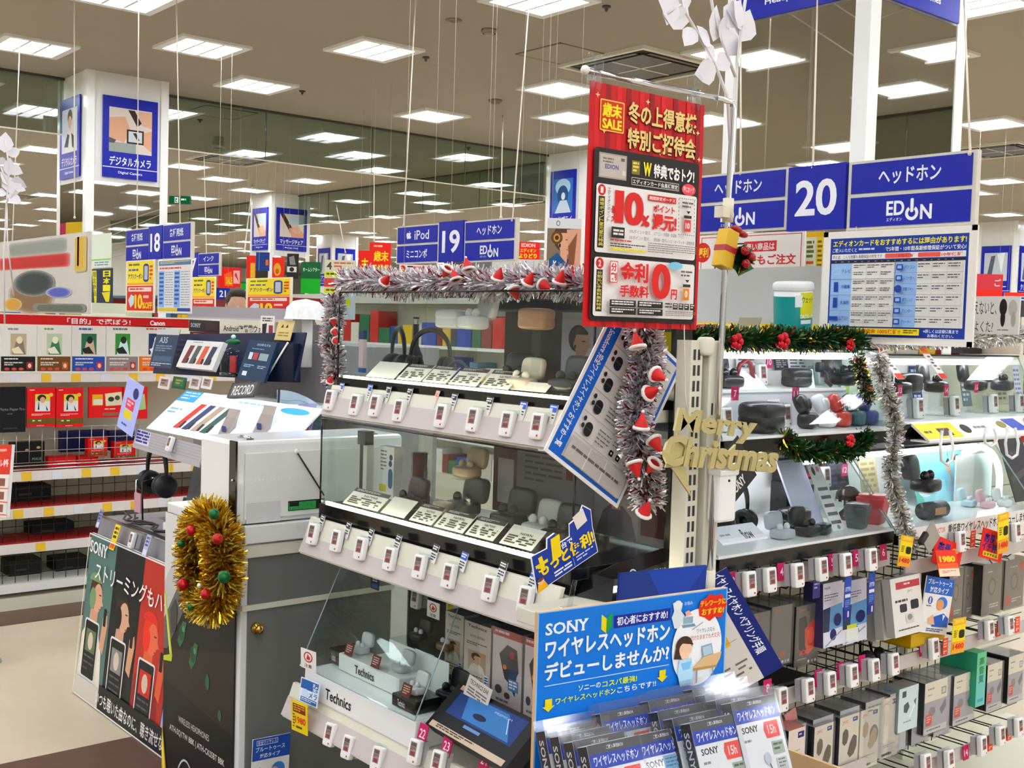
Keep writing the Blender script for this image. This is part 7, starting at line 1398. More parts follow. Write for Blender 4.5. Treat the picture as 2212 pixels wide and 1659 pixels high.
# tags on the counter front
esl(ony(282, 1166, 1.705), label='white square price tag on the grey counter front above the portrait poster', tilt=.25)
for px, py, w_, h_, col, ink, l in ((209, 1120, .035, .075, '#8f93b4', '#3a3f7a', 'small violet card at the left end of the grey counter front'), (240, 1160, .05, .10, '#e8cf1d', '#3a2f10', 'yellow price card on the grey counter front'), (310, 1178, .04, .08, '#b9bccb', '#4a5a9a', 'small pale blue card right of the square price tag')):
    p = ony(px, py, 1.70); board('price_card', l, 'price card', frame(p - V((w_/2, 0, h_/2)), (1, 0, 0), (0, .3, 1)), w_, h_, 30, 60, lambda c, ink=ink, col=col: (c.X(4, 6, 26, 36, 3, ink, .6, 3), c.R(3, 42, 27, 57, '#d8643c' if col == '#e8cf1d' else '#d9dae6')), base=col, th=.002)
# headphones, players and cables on the worktop
headphone('black studio headphones hanging on a stand on the demo counter', frame((ony(338, 1075, 1.90).x, 1.90, zdk + .10)), '#151516', 1.25); X = V((ony(338, 1075, 1.90).x, 1.93, zdk))
t = thing('headphone_stand', 'slim clear stand behind the black studio headphones', 'stand', X); MB().box(X.x - .05, X.y, X.z, X.x + .05, X.y + .06, X.z + .005, 'acrylic').build('foot', t); MB().rod(X + V((0, .03, 0)), X + V((0, .03, .33)), .005, 'acrylic', 8).build('riser', t); MB().rod(X + V((0, -.03, .325)), X + V((0, .03, .325)), .005, 'acrylic', 8).build('hook', t)
for px, py, yy, c1, l in ((352, 1105, 1.80, '#dfe2e6', 'white music player on a tilted stand on the counter'), (385, 1105, 1.83, '#26282c', 'black music player on a tilted stand behind the wreath'), (372, 1100, 1.88, '#3a90a8', 'small teal player card on the counter')):
    p = ony(px, py, yy); t = thing('music_player', l, 'music player', frame((p.x, yy + .03, zdk)) @ Matrix.Rotation(.3, 4, 'Z'))
    R = Matrix.Rotation(-.35, 4, 'X'); MB().box(-.022, -.005, .03, .022, .005, .125, pbr('player_' + c1, c1, .3), R).build('player_body', t, world=False, bevel=.002); MB().box(-.018, -.0058, .06, .018, -.005, .12, 'black_gloss', R).build('screen', t, world=False); MB().box(-.02, -.02, 0, .02, .035, .045, 'white_gloss').build('dock', t, world=False, bevel=.003)
p = ony(300, 1105, 1.85); t = thing('wire_stand', 'bent wire stand with a pink card on the demo counter', 'stand', (p.x, 1.85, zdk)); X = V((p.x, 1.85, zdk))
for k in (-1, 1): MB().tube([X + V((k*.04, 0, 0)), X + V((k*.03, 0, .16)), X + V((k*.03, .05, .17))], .004, 'black_wire' if k > 0 else 'steel_wire', 6).build('wire', t)
MB().box(X.x - .035, X.y - .006, .03 + zdk, X.x + .028, X.y, zdk + .11, '#c9a0a8').build('card', t); MB().rod(X + V((-.03, .05, .17)), X + V((.03, .05, .17)), .004, 'steel_wire', 6).build('top_wire', t)
t = thing('audio_cable', 'black audio cables lying along the edge of the demo counter', 'cable', ony(270, 1110, 1.76)); rd = random.Random(9)
for k in range(3):
    a = ony(222 + 20*k, 1105, 1.76); b = ony(345 + 6*k, 1150, 1.76); pts = [V((a.x + (b.x - a.x)*i/10, 1.80 + .03*math.sin(i*1.3 + k), zdk + .008 + .012*abs(math.sin(i*.9 + k*2)))) for i in range(11)]
    MB().tube(pts, .004, 'black_wire', 6).build('cable', t)
t = thing('demo_board', 'dark grey leaning panel with a clear front beside the white counter unit', 'panel', ony(420, 1075, 1.9)); q = [ony(395, 1110, 1.80), ony(420, 1110, 1.80), ony(452, 1010, 2.0), ony(420, 1000, 2.0)]; MB().prism(q, (0, .02, 0), 'charcoal').build('panel_board', t); MB().prism([ony(415, 1112, 1.78), ony(420, 1112, 1.78), ony(462, 985, 1.98), ony(456, 985, 1.98)], (0, .03, 0), 'acrylic').build('clear_edge', t)
# tiers of the music player display
def tier_board(name, label, cat, bl, br, tl, y0, y1, dw, dh, paint, **k): return boardp(name, label, cat, ony(*bl, y0), ony(*br, y0), ony(*tl, y1), dw, dh, paint, **k)
t = thing('tier_stand', 'white tiered stand for the music player boards', 'stand', (-4.0, 2.1, zdk)); za, zb = ony(350, 985, 1.84).z, ony(400, 838, 2.12).z
MB().box(-4.42, 2.02, zdk - .002, -3.62, 2.06, zb - .05, 'white_paint').build('riser_board', t); MB().box(-4.42, 1.95, za + .02, -3.76, 2.02, za + .03, 'acrylic').build('lower_shelf', t); MB().box(-4.42, 2.06, zb - .03, -3.62, 2.30, zb - .01, 'white_paint').build('upper_shelf', t)
def bars(c, cols, x0, y0, x1, y1, lean):
    n = len(cols); w_ = (x1 - x0)/(n*1.6)
    for i, col in enumerate(cols):
        x = x0 + (x1 - x0)*i/n; c.P([(x, y1), (x + w_, y1), (x + w_ + lean, y0), (x + lean, y0)], col); c.RR(x + w_*.9, y1 - (y1 - y0)*.3, x + w_*1.35, y1 - 1, .5, '#17181a')
def lightbox(c):
    c.R(0, 0, 130, 60, '#dff2fa'); c.R(0, 0, 20, 16, '#3fa6e6'); c.X(2, 2, 18, 14, 3, '#c9e8fa', .5, 2); c.P([(0, 16), (20, 16), (17, 60), (0, 60)], '#e9f4f8'); c.X(3, 26, 16, 36, 2, '#9ac0d0', .5, 4); c.X(60, 5, 100, 9, 1, '#a9cfde', .5, 3); c.P([(26, 12), (70, 12), (66, 58), (20, 58)], '#f2f8fa'); bars(c, ('#c8392c', '#2a3a66', '#b5a08c', '#2f5a52'), 24, 16, 62, 52, 5); c.E(112, 8, 12, 4, '#4fb4ec')
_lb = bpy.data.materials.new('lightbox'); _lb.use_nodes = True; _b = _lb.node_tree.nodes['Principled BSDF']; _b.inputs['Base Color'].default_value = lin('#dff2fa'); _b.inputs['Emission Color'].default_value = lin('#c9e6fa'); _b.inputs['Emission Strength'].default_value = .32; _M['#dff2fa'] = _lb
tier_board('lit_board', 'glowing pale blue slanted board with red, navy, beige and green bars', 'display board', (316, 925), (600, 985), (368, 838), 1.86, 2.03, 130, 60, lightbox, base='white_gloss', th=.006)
tier_board('price_shelf_front', 'clear grey price front with violet cards under the glowing board', 'price front', (286, 966), (430, 1010), (296, 925), 1.84, 1.855, 100, 30, lambda c: (c.R(0, 0, 100, 30, '#b4b1b4'), c.X(2, 3, 98, 28, 6, '#a39fa3', .3, 2, .1), c.R(2, 1, 24, 22, '#dcdce6'), c.X(3, 2, 23, 21, 4, '#3f3a8a', .7, 3)), base='#b4b1b4', th=.003)
esl(ony(364, 958, 1.825), label='white square price tag on the clear price front under the glowing board', tilt=.3)
tier_board('leaflet', 'lavender leaflet with navy, red and yellow patches tilted left of the glowing board', 'leaflet', (252, 920), (285, 945), (312, 836), 1.83, 1.86, 60, 110, lambda c: (c.E(40, 24, 10, 12, '#2a2f6e'), c.R(14, 40, 44, 62, '#d8405c'), c.X(18, 44, 40, 58, 2, '#f0c0c8', .6, 2), c.P([(12, 66), (40, 64), (44, 80), (16, 84)], '#e0d03a'), c.X(14, 94, 40, 100, 1, '#3a4a8a', .7, 3)), base='#b4bff0', th=.002)
for px, py, yy, l in ((486, 940, 1.90, 'left'), (562, 935, 1.92, 'right')):
    p = ony(px, py, yy); t = thing('paper_holder', 'grey beige paper holder with a small blue print before the glowing board, %s one' % l, 'paper holder', frame((p.x, yy, p.z)))
    MB().hexa([(-.038, -.02, -.02), (.038, -.02, -.02), (.038, .01, -.02), (-.038, .01, -.02), (-.034, .02, .065), (.042, .02, .065), (.042, .03, .065), (-.034, .03, .065)], '#a59c96').build('holder_front', t, world=False); MB().hexa([(-.034, .02, .062), (.042, .02, .062), (.042, .03, .062), (-.034, .03, .062), (-.03, .03, .095), (.044, .03, .095), (.044, .04, .095), (-.03, .04, .095)], '#b3aaa3').build('holder_back', t, world=False)
    MB().box(-.012, -.0075, .012, .016, -.006, .034, '#3f4a7c').build('print', t, world=False); MB().box(-.03, .0, -.2, .03, .02, -.02, 'acrylic').build('support', t, world=False)
# upper tier
def navyboard(c): c.R(0, 0, 150, 50, '#152240'); c.X(8, 6, 40, 30, 4, '#3a4a72', .5, 2)
tier_board('navy_board', 'navy backing board of the upper music player tier', 'display board', (330, 806), (640, 822), (345, 722), 2.16, 2.20, 150, 50, navyboard, base='#152240', th=.006)
tier_board('leaflet', 'navy leaflet with pale lettering leaning at the left of the upper tier', 'leaflet', (322, 792), (370, 796), (378, 712), 2.10, 2.14, 60, 100, lambda c: (c.R(0, 0, 60, 14, '#cfd3d2'), c.T('A35', 12, 20, 34, 36, '#b9c8dc', .02), c.X(6, 42, 50, 60, 3, '#7f93ae', .5, 3), c.R(6, 70, 54, 84, '#46607c'), c.X(4, 88, 56, 98, 2, '#c9d2dc', .5, 4)), base='#2b3f5c', th=.002)
tier_board('colour_card', 'white card box with dark red, grey, orange and navy bars on the upper tier', 'display box', (380, 792), (458, 800), (398, 734), 2.08, 2.13, 100, 64, lambda c: (c.X(20, 3, 60, 6, 1, '#8a8a86', .6, 2), bars(c, ('#7c2a2c', '#4f5552', '#d0623a', '#2c3048'), 10, 12, 92, 54, 6)), base='white_gloss', th=.02)
tier_board('navy_sign', 'tall teal navy slanted sign with small product photos on the upper tier', 'sign', (512, 816), (570, 826), (562, 736), 2.09, 2.14, 60, 90, lambda c: (c.T('2023年モデル', 20, 6, 50, 12, '#b9d0d8', .01), c.X(12, 18, 52, 22, 1, '#7fa0b0', .5, 2), c.R(10, 28, 18, 44, '#d8dcde'), c.R(20, 28, 30, 44, '#b04a52'), c.R(33, 28, 52, 44, '#9aa8a8'), c.X(6, 56, 28, 64, 2, '#a9c0cc', .5, 3), c.X(36, 56, 54, 64, 2, '#a9c0cc', .5, 4), c.R(8, 72, 18, 82, '#dfe6e8')), base='#173a56', th=.012)
t = thing('wedge_side', 'dark navy triangular side of the slanted teal sign with a white edge', 'sign', ony(610, 825, 2.15)); MB().prism([ony(572, 824, 2.13), ony(634, 826, 2.16), ony(634, 742, 2.16), ony(622, 742, 2.16)], (0, .03, 0), '#10182c').build('side_board', t); MB().rod(ony(572, 822, 2.125), ony(622, 740, 2.155), .004, 'white_gloss', 6).build('white_edge', t)
tier_board('title_board', 'cream title board reading Android over the upper music player tier', 'sign', (474, 734), (584, 740), (478, 690), 2.24, 2.24, 100, 44, lambda c: (c.T('Android™搭載ウォー', 8, 10, 94, 26, '#2b2a28', .025), c.X(4, 32, 96, 39, 1, '#6a5a50', .7, 2)), base='#dcd8c8', th=.004)
tier_board('maker_strip', 'black maker strip with white lettering left of the cream title board', 'sign', (408, 715), (476, 720), (408, 690), 2.26, 2.26, 68, 28, lambda c: (sony(c, 4, 8, 26, 18, '#d8d8da'), c.R(36, 4, 62, 22, '#4a2f38')), base='black_matt', th=.004)
tier_board('red_strip', 'dark red strip with a small white and orange slip below the maker strip', 'sign', (410, 738), (472, 742), (410, 716), 2.25, 2.25, 62, 24, lambda c: (c.R(8, 4, 34, 24, '#e6e2da'), c.E(14, 14, 3, 4, '#a8322c', 10), c.X(19, 10, 32, 18, 1, '#8a4a44', .6, 2), c.R(36, 4, 58, 24, '#e08a2c'), c.X(38, 7, 56, 21, 2, '#a83a1c', .6, 3)), base='#6a1a20', th=.003)
tier_board('pop_card', 'white and red pop card right of the cream title board', 'pop card', (562, 742), (592, 744), (572, 682), 2.2, 2.2, 30, 60, lambda c: (c.X(4, 4, 26, 14, 2, '#5a5a5c', .6, 2), c.P([(4, 18), (14, 16), (12, 40), (4, 42)], '#2c2a2c'), c.R(18, 20, 27, 40, '#8a3a44'), c.R(0, 46, 26, 60, '#d8492c')), base='#ece8e4', th=.002)
tier_board('gold_slip', 'beige slanted slip with two black triangles at the right of the upper tier', 'leaflet', (592, 734), (626, 736), (606, 692), 2.18, 2.2, 34, 44, lambda c: (c.P([(8, 16), (12, 8), (14, 16)], '#2c2a22'), c.P([(18, 16), (22, 8), (24, 16)], '#2c2a22'), c.X(6, 26, 28, 38, 2, '#9a8448', .5, 3)), base='#d8c48a', th=.002)
for px, col, l, w_ in ((352, '#e6e2e0', 'white', 24), (384, '#1f5a38', 'dark green', 28), (418, '#e2dedc', 'white', 22), (444, '#e2dedc', 'white', 22)):
    tier_board('price_slip', '%s framed price slip on the lip of the upper tier, at %s' % (l, {352: 'the left end', 384: 'second place', 418: 'third place', 444: 'fourth place'}[px]), 'price slip', (px - w_/2, 838), (px + w_/2, 842), (px - w_/2, 812), 2.04, 2.05, 24, 26, lambda c, col=col: (c.R(4, 4, 20, 20, '#a88f86' if col != '#1f5a38' else '#3a7a4a'), c.X(6, 6, 18, 18, 2, '#6a5450' if col != '#1f5a38' else '#c0a840', .5, 2)), base=col, th=.003)
t = thing('player_dome', 'clear bell jar with a red printed card on the upper tier', 'display', ony(503, 808, 2.10)); X = ony(503, 806, 2.11)
MB().lathe([(.05, 0), (.05, .05), (.04, .085), (.015, .10), (0, .102)], X, 'acrylic', 18).build('jar', t); MB().box(X.x - .026, X.y - .002, X.z + .002, X.x + .026, X.y + .002, X.z + .07, '#a8262a').build('card', t); MB().sph(X + V((0, 0, .125)), (.03, .03, .012), '#1f6a44', 12, 7).build('green_knob', t); MB().sph(X + V((0, 0, .145)), .010, '#cfe6d6', 10, 6).build('knob_top', t); MB().lathe([(.053, 0), (.053, .012), (0, .012)], X - V((0, 0, .010)), 'black_gloss', 18).build('base', t)
tier_board('slanted_plate', 'dark framed plate with white lettering slanting on the lip of the upper tier', 'plate', (488, 862), (548, 858), (520, 826), 2.02, 2.05, 60, 40, lambda c: (c.FR(0, 0, 60, 40, 4, '#3a3a3a'), c.T('RECORD', 8, 8, 52, 32, '#e6e6e2', .02)), base='#5a5a58', th=.003)
# curved wave panel and white lamp post thing on the right of the tier
t = thing('wave_screen', 'curved pale blue translucent wave panel right of the glowing board', 'panel', ony(640, 930, 2.1)); b = MB(); vs = []; n = 14
for i in range(n + 1):
    u = i/n; p = ony(598 + 100*u, 938, 2.1 + .12*math.sin(u*math.pi/2)); q = ony(598 + 100*u, 842 + 40*u*u, 2.1 + .12*math.sin(u*math.pi/2)); vs += [p, q, p + V((0, .004, 0)), q + V((0, .004, 0))]
b.mesh(vs, [f for i in range(n) for f in ((4*i, 4*i + 4, 4*i + 5, 4*i + 1), (4*i + 2, 4*i + 3, 4*i + 7, 4*i + 6), (4*i + 1, 4*i + 5, 4*i + 7, 4*i + 3))], pbr('wave_blue', '#a9c2d2', .3, noise=.12, nscale=6), True).build('wave_sheet', t)
s = MB()
for k in range(7): s.tube([ony(600 + 96*i/8, 862 + k*11 + 3*math.sin(i*1.1 + k) + 22*(i/8)**2, 2.098 + .12*math.sin(i/8*math.pi/2)) for i in range(9)], .0012, '#86a4ba', 4)
s.build('wave_lines', t, kind='stuff'); MB().rod(ony(598, 938, 2.09), ony(603, 838, 2.09), .005, 'black_wire', 6).build('black_edge', t)
t = thing('white_stand_lamp', 'white rounded cap on a square white column beside the grey plank wall', 'stand', ony(655, 800, 2.26)); X = ony(660, 690, 2.27)
MB().lathe([(.085, 0), (.08, .012), (.075, .045), (.05, .07), (0, .08)], X, 'white_gloss', 20).build('cap', t); a, b = ony(640, 792, 2.27), ony(662, 700, 2.27); MB().box(a.x, 2.25, a.z, b.x, 2.30, X.z, 'white_paint').build('column', t, bevel=.004)
t = thing('plank_wall', 'grey wood plank panel behind the white stand', 'panel', ony(660, 820, 2.34)); a, b = ony(632, 838, 2.34), ony(690, 700, 2.34)
for k in range(4): MB().box(a.x, 2.34, a.z + (b.z - a.z)*k/4, b.x, 2.36, a.z + (b.z - a.z)*(k + 1)/4 - .003, 'grey_wood').build('plank', t)
t = thing('shelf_upright', 'cream shelf side panel with slots left of the centre cases', 'shelf upright', ony(698, 930, 2.64)); a, b = ony(680, 690, 2.64), ony(716, 690, 2.64); MB().box(a.x, 2.64, 0, b.x, 2.69, a.z, 'cream_steel').build('side_panel', t, bevel=.003)
s = MB()
for k in range(16): s.box(a.x + .008, 2.6385, a.z - .03 - k*.03, a.x + .012, 2.6395, a.z - .014 - k*.03, 'charcoal')
s.build('slots', t, kind='stuff'); MB().box(a.x + .07, 2.6385, a.z - .19, a.x + .076, 2.6395, a.z - .165, 'charcoal').build('slot', t)
tier_board('leaflet', 'violet leaflet with a red patch behind the upper left of the lower case', 'leaflet', (630, 950), (668, 952), (678, 872), 2.02, 2.05, 40, 80, lambda c: (c.R(12, 20, 34, 44, '#2a2f5e'), c.P([(4, 50), (34, 44), (34, 72), (8, 76)], '#c8503a'), c.X(8, 54, 30, 70, 3, '#f0c8b8', .5, 2)), base='#9a9cc4', th=.002)
# ================================================================== photo paper shelves far left (face +X)
XC = -6.17; cyA, cyB = .6, 3.75
def cz(px, py): return onx(px, py, XC).z
g = thing('shelf_gondola', 'long white shelf run of red and black photo paper packs at the left', 'shelf unit', (XC - .25, 2.2, 0)); ztop = cz(300, 684)
MB().box(XC - .5, cyA, 0, XC - .46, cyB, ztop, 'cream_steel').build('back_panel', g); MB().box(XC - .46, cyA, 0, XC + .0, cyB, cz(80, 1285), 'cream_steel').build('base_deck', g)
MB().box(XC - .5, cyA, cz(100, 1272), XC + .01, cyB, cz(100, 1255), 'white_paint').build('base_shelf', g)
for k, (ya_, yb_) in enumerate(((1190, 1170), (1116, 1095), (1037, 1016), (826, 806))):
    z0_, z1_ = cz(100, ya_), cz(100, yb_); MB().box(XC - .46, cyA, z1_ - .03, XC - .01, cyB, z1_ - .012, 'cream_steel').build('shelf_board', g); MB().box(XC - .012, cyA, z0_, XC, cyB, z1_, '#dcd6d2').build('price_rail', g)
    if k < 3: MB().box(XC - .3, cyA, z1_ - .012, XC - .02, cyB, z1_ + .006, pbr('red_card', '#a81a18', .5)).build('red_liner', g)
    for j in range(8):
        y = 1.80 + j*.155 + (k*37 % 5)*.02
        if k != 0 or j in (1, 4): MB().box(XC, y, z0_ + .004, XC + .002, y + .05, z1_ - .004, ('#e2c04a' if (j + k) % 3 else '#d9dbe2')).build('price_label', g)
s = MB()
for (ya_, yb_) in ((1000, 925), (1095, 1035), (1170, 1118), (1258, 1195)):
    z0_, z1_ = cz(100, ya_), cz(100, yb_)
    for j in range(48): y = cyA + .03 + j*.065; s.rod((XC - .04, y, z0_), (XC - .04, y, z1_), .002, 'steel_wire' if ya_ == 1000 else 'black_wire', 4)
    for j in range(4): z = z0_ + (z1_ - z0_)*j/3; s.rod((XC - .042, cyA, z), (XC - .042, cyB, z), .002, 'steel_wire' if ya_ == 1000 else 'black_wire', 4)
s.build('wire_fence', g, kind='stuff')
for zz in (1012, 1004): MB().rod((XC - .005, cyA, cz(100, zz)), (XC - .005, cyB, cz(100, zz)), .004, 'chrome', 6).build('front_bar', g)
def bx(label, name, cat, px0, px1, yt, yb, paint, dw, dh, x=XC + .012, base='white_card', th=.006, z=None, **k):
    a, b = onx(px0, yb, x), onx(px1, yb, x); zt = onx((px0 + px1)/2, yt, x).z; zb = onx((px0 + px1)/2, yb, x).z
    return board(name, label, cat, frame((x, a.y, zb), (0, 1, 0)), b.y - a.y, zt - zb, dw, dh, paint, base=base, th=th, **k)
bx('long red header board with white lettering over the photo paper shelf', 'header_board', 'sign', -80, 408, 683, 703, lambda c: (c.T('「目的」で選ぼう!', 210, 4, 350, 17, '#f4e8e4', .02), c.T('Canon', 395, 5, 430, 16, '#f4ece8', .03)), 488, 20, base='#b01218', th=.03)
pk = (('#17181c', '#8a2a2c', 'black'), ('#6a4a1e', '#b85a3a', 'brown'), ('#274e9a', '#b03040', 'blue'), ('#8a7f80', '#a83a3c', 'grey'), ('#d8781c', '#e8c46a', 'orange'))
ph = (('#b9a890', '#8a7a6a', '#e0d8b8'), ('#b8c4a8', '#3f7a58', '#e6e0cc'), ('#2f6a52', '#c9b49a', '#23282e'), ('#3f8a3c', '#cfe0e4', '#1f2a20'), ('#2a3a58', '#b8c8d8', '#e6e4de'))
for i, (x0, x1) in enumerate(((3, 76), (82, 152), (157, 226), (231, 298), (302, 372))):
    c0, c1, nm = pk[i]; pa = ph[i]
    bx('white sample panel with a small photo over the %s card' % nm, 'sample_poster', 'poster', x0 - 2, x1 + 2, 705, 770, lambda c, pa=pa, i=i: (c.X(16, 4, 64, 9, 1, ('#8a8a8a', '#7a8a6a', '#3a5a9a', '#6a6a6c', '#c0503a')[i], .8, i), c.R(22, 16, 58, 62, pa[0]), c.P([(26, 62), (34, 34), (50, 30), (56, 62)], pa[1]), c.E(42, 30, 7, 8, pa[2]), c.P([(24, 50), (40, 44), (52, 60), (30, 60)], pa[2])), 80, 66, base='#d9d8d0', th=.01)
    bx('%s photo paper card below its sample panel' % nm, 'paper_card', 'card', x0, x1, 770, 802, lambda c, c1=c1, i=i: (c.X(6, 4, 70, 8, 1, '#e6e2da', .6, i), c.X(6, 12, 48, 21, 2, '#cfc9be', .6, i + 3), c.E(12, 27, 6, 3, '#c84a48', 12), c.E(28, 27, 6, 3, '#c84a48', 12), c.E(44, 27, 6, 3, '#c84a48', 12), c.R(56, 12, 70, 28, c1), c.E(63, 20, 4, 5, '#e0c8a8', 10)), 76, 32, base=c0, th=.012)
def cp(c, k): c.X(6, 4, 28, 7, 1, '#f0d0c8', .8, k); c.R(18, 16, 52, 60, '#d6cf4a'); c.R(18, 34, 52, 60, '#e0e0d8'); c.E(33, 26, 10, 9, '#2b201c'); c.E(35, 31, 6, 8, '#d8ac90'); c.P([(24, 60), (28, 42), (44, 42), (50, 60)], '#dfe2e6'); c.P([(26, 30), (24, 56), (28, 56)], '#2b201c'); c.P([(42, 44), (48, 58), (44, 58)], '#2b201c'); c.E(54, 18, 5, 5, '#e8b45a', 12); c.X(10, 66, 52, 72, 2, '#f0c8c0', .5, k); c.R(0, 78, 64, 92, '#6a5a2c'); c.X(12, 82, 50, 88, 1, '#d0c49a', .6, 3, 1.2); c.X(22, 96, 40, 99, 1, '#e8b8b0', .6, 4)
def ppk(label, px0, px1, yt, yb, k=0, base='#c8161a', x=XC - .02, d=.02, paint=cp):
    a, b = onx(px0, yb, x), onx(px1, yb, x); zt = onx((px0 + px1)/2, yt, x).z; zb = onx((px0 + px1)/2, yb, x).z
    pack(label, frame((x, a.y, zb), (0, 1, 0)), b.y - a.y, zt - zb, d, base, lambda c: paint(c, k), 64, 100, base=base, film=False, top=base)
for i, (a, b, l) in enumerate(((58, 119, 'first red photo paper pack hanging under the sample panels'), (121, 179, 'second red photo paper pack hanging under the sample panels'))): ppk(l, a, b, 838, 922, i)
ppk('third red photo paper pack with two photo prints', 192, 264, 836, 902, 3, paint=lambda c, k: (c.R(6, 24, 26, 60, '#d8a83a'), c.R(8, 40, 26, 58, '#d9e0c8'), c.P([(30, 22), (62, 16), (64, 60), (32, 62)], '#d8d4b4'), c.E(42, 40, 6, 8, '#3a3a34'), c.E(54, 36, 5, 8, '#4a4a44'), c.X(30, 70, 60, 76, 1, '#f0c8c0', .6, 2), c.R(26, 84, 64, 94, '#8a6a5a')))
ppk('fourth red photo paper pack half behind the lavender leaflet', 266, 318, 836, 905, 4, paint=lambda c, k: (c.X(6, 6, 28, 10, 1, '#f0d0c8', .8, 2), c.P([(10, 30), (56, 22), (60, 70), (14, 76)], '#a8c890'), c.E(30, 52, 9, 10, '#2c241e')))
ppk('black photo paper pack at the left edge', -12, 55, 836, 934, 2, base='#14161a', paint=lambda c, k: (c.T('Photo Paper Pro', 10, 46, 62, 54, '#8a8c90', .01), c.X(26, 58, 42, 62, 1, '#6a6c70', .6, 2), c.X(18, 90, 58, 94, 1, '#4a4c50', .6, 3)))
for px0, px1, yt, yb, base, l, x in ((24, 96, 955, 1012, '#101412', 'black carton with two gold dots behind the wire fence', -.1), (104, 164, 985, 1018, '#c01a18', 'red flat carton behind the wire fence, left', -.08), (168, 212, 984, 1014, '#c01a18', 'red flat carton behind the wire fence, right', -.08), (132, 230, 930, 975, '#16204e', 'navy carton behind the wire fence, left', -.2), (236, 290, 930, 972, '#1a2048', 'navy carton behind the wire fence, right', -.2), (190, 232, 946, 986, '#c8161a', 'small red portrait pack behind the wire fence, left', -.07), (246, 292, 954, 992, '#c8161a', 'small red portrait pack behind the wire fence, right', -.07)):
    ppk(l, px0, px1, yt, yb, 5, base=base, x=XC + x, d=.05, paint=(cp if 'portrait' in l else (lambda c, k, base=base: (c.E(30, 30, 4, 5, '#b8a878', 10), c.E(52, 22, 4, 5, '#b8a878', 10), c.T('PIXUS', 40, 60, 58, 70, '#7fa89a', .02)) if base == '#101412' else (c.X(20, 30, 44, 38, 1, '#d8a8a0' if base[1] == 'c' else '#5a6498', .6, 2), c.R(0, 0, 64, 10, '#8a1a18' if base[1] == 'c' else '#2a3466')))))
for px0, px1, yt, yb, base, l in ((70, 160, 1130, 1165, '#15171f', 'dark flat carton on the third photo paper shelf'), (20, 90, 1210, 1255, '#23231f', 'dark flat carton on the lowest photo paper shelf, left'), (120, 190, 1205, 1250, '#1a1a1b', 'dark flat carton on the lowest photo paper shelf, right'), (20, 110, 1050, 1088, '#141614', 'black flat carton on the second photo paper shelf')):
    ppk(l, px0, px1, yt, yb, 1, base=base, x=XC - .2, d=.15, paint=lambda c, k: c.X(14, 40, 50, 56, 1, '#4a4c50', .6, 2))
# red sample book at the left edge
M_, w_, h_ = sheet(ony(-62, 1110, 1.45), ony(14, 1118, 1.45), ony(-10, 962, 1.48)); t = thing('sample_book', 'red and white photo sample book leaning at the left edge', 'book', M_)
MB().box(0, 0, 0, w_, .012, h_, 'white_card').build('pages', t, world=False); c = Cv(80, 150, w_, h_, y0=-.0006); c.R(0, 0, 80, 62, '#d03a22'); c.T('Canon', 44, 6, 70, 14, '#f4dcd4', .02); c.T('サンプル帳', 20, 30, 76, 46, '#f6e6e0', .02); c.X(20, 18, 74, 26, 1, '#f0c0b4', .6, 2); c.R(0, 62, 80, 150, '#e8e4dc')
for y in (68, 96, 122): c.R(44, y, 58, y + 20, '#5a5048'); c.R(60, y + 2, 72, y + 18, '#8a5a54'); c.R(0, y + 22, 80, y + 24, '#d8482c')
c.build('cover', t, M=M_); t = thing('book_stand', 'small steel stand under the red sample book', 'stand', ony(-10, 1118, 1.48)); X = ony(-20, 1116, 1.485); MB().rod((X.x, 1.485, 0), (X.x, 1.485, X.z), .012, 'steel_wire', 8).build('pole', t); MB().lathe([(0, 0), (.05, 0), (.045, .015), (0, .02)], (X.x, 1.485, .003), 'steel_wire', 18).build('base', t)
# ================================================================== signs and shelves farther back
aisle('blue aisle 19 sign in cream frames hanging over the silver garland', 3.05, 0, (950, 1003, 478, 566, '19'), (857, 948, 486, 569, 'apple', 'ミニコンポ'), (1003, 1114, 474, 565, 'ヘッドホン', 'EDION'))
aisle('blue aisle 18 sign over the photo paper shelves', 2.62, 0, (323, 352, 488, 560, '18'), (272, 322, 494, 567, '各種用紙', 'EDION'), (352, 413, 482, 560, '各種用紙', 'EDION'))
aisle('smaller blue aisle 17 sign right of the aisle 18 sign', 4.0, 0, (412, 428, 546, 598, '7'), (392, 412, 548, 600, '用紙', 'EDION'), (428, 474, 546, 596, 'インク', 'EDION'))
cords('cream cord holding the middle aisle sign above the silver garland', [(ony(936, 420, 3.05), ony(944, 480, 3.05)), (onz(1148, -60, HC), ony(1107, 476, 3.05)), (onz(900, -40, HC), ony(872, 488, 3.05))][1:])
cords('cream cord holding the left aisle sign above the paper shelves', [(onz(300, -10, HC), ony(296, 494, 2.62)), (onz(380, -60, HC), ony(389, 482, 2.62))])
cords('cream cord hanging from the ceiling at the left edge', [(onz(160, -80, HC), at(161, 470, 6.0)), (onz(42, 110, HC), at(26, 540, 7.0))])
cords('cream cord of the small blue inks sign', [(onz(440, 300, HC), ony(446, 548, 4.0))])
cords('thin cord of a far sign', [(onz(808, 352, HC), at(808, 520, 9.0)), (onz(724, 430, HC), at(746, 545, 12.0)), (onz(545, 400, HC), at(528, 545, 9.0)), (onz(1086, 250, HC), at(1082, 470, 7.0))], .005)
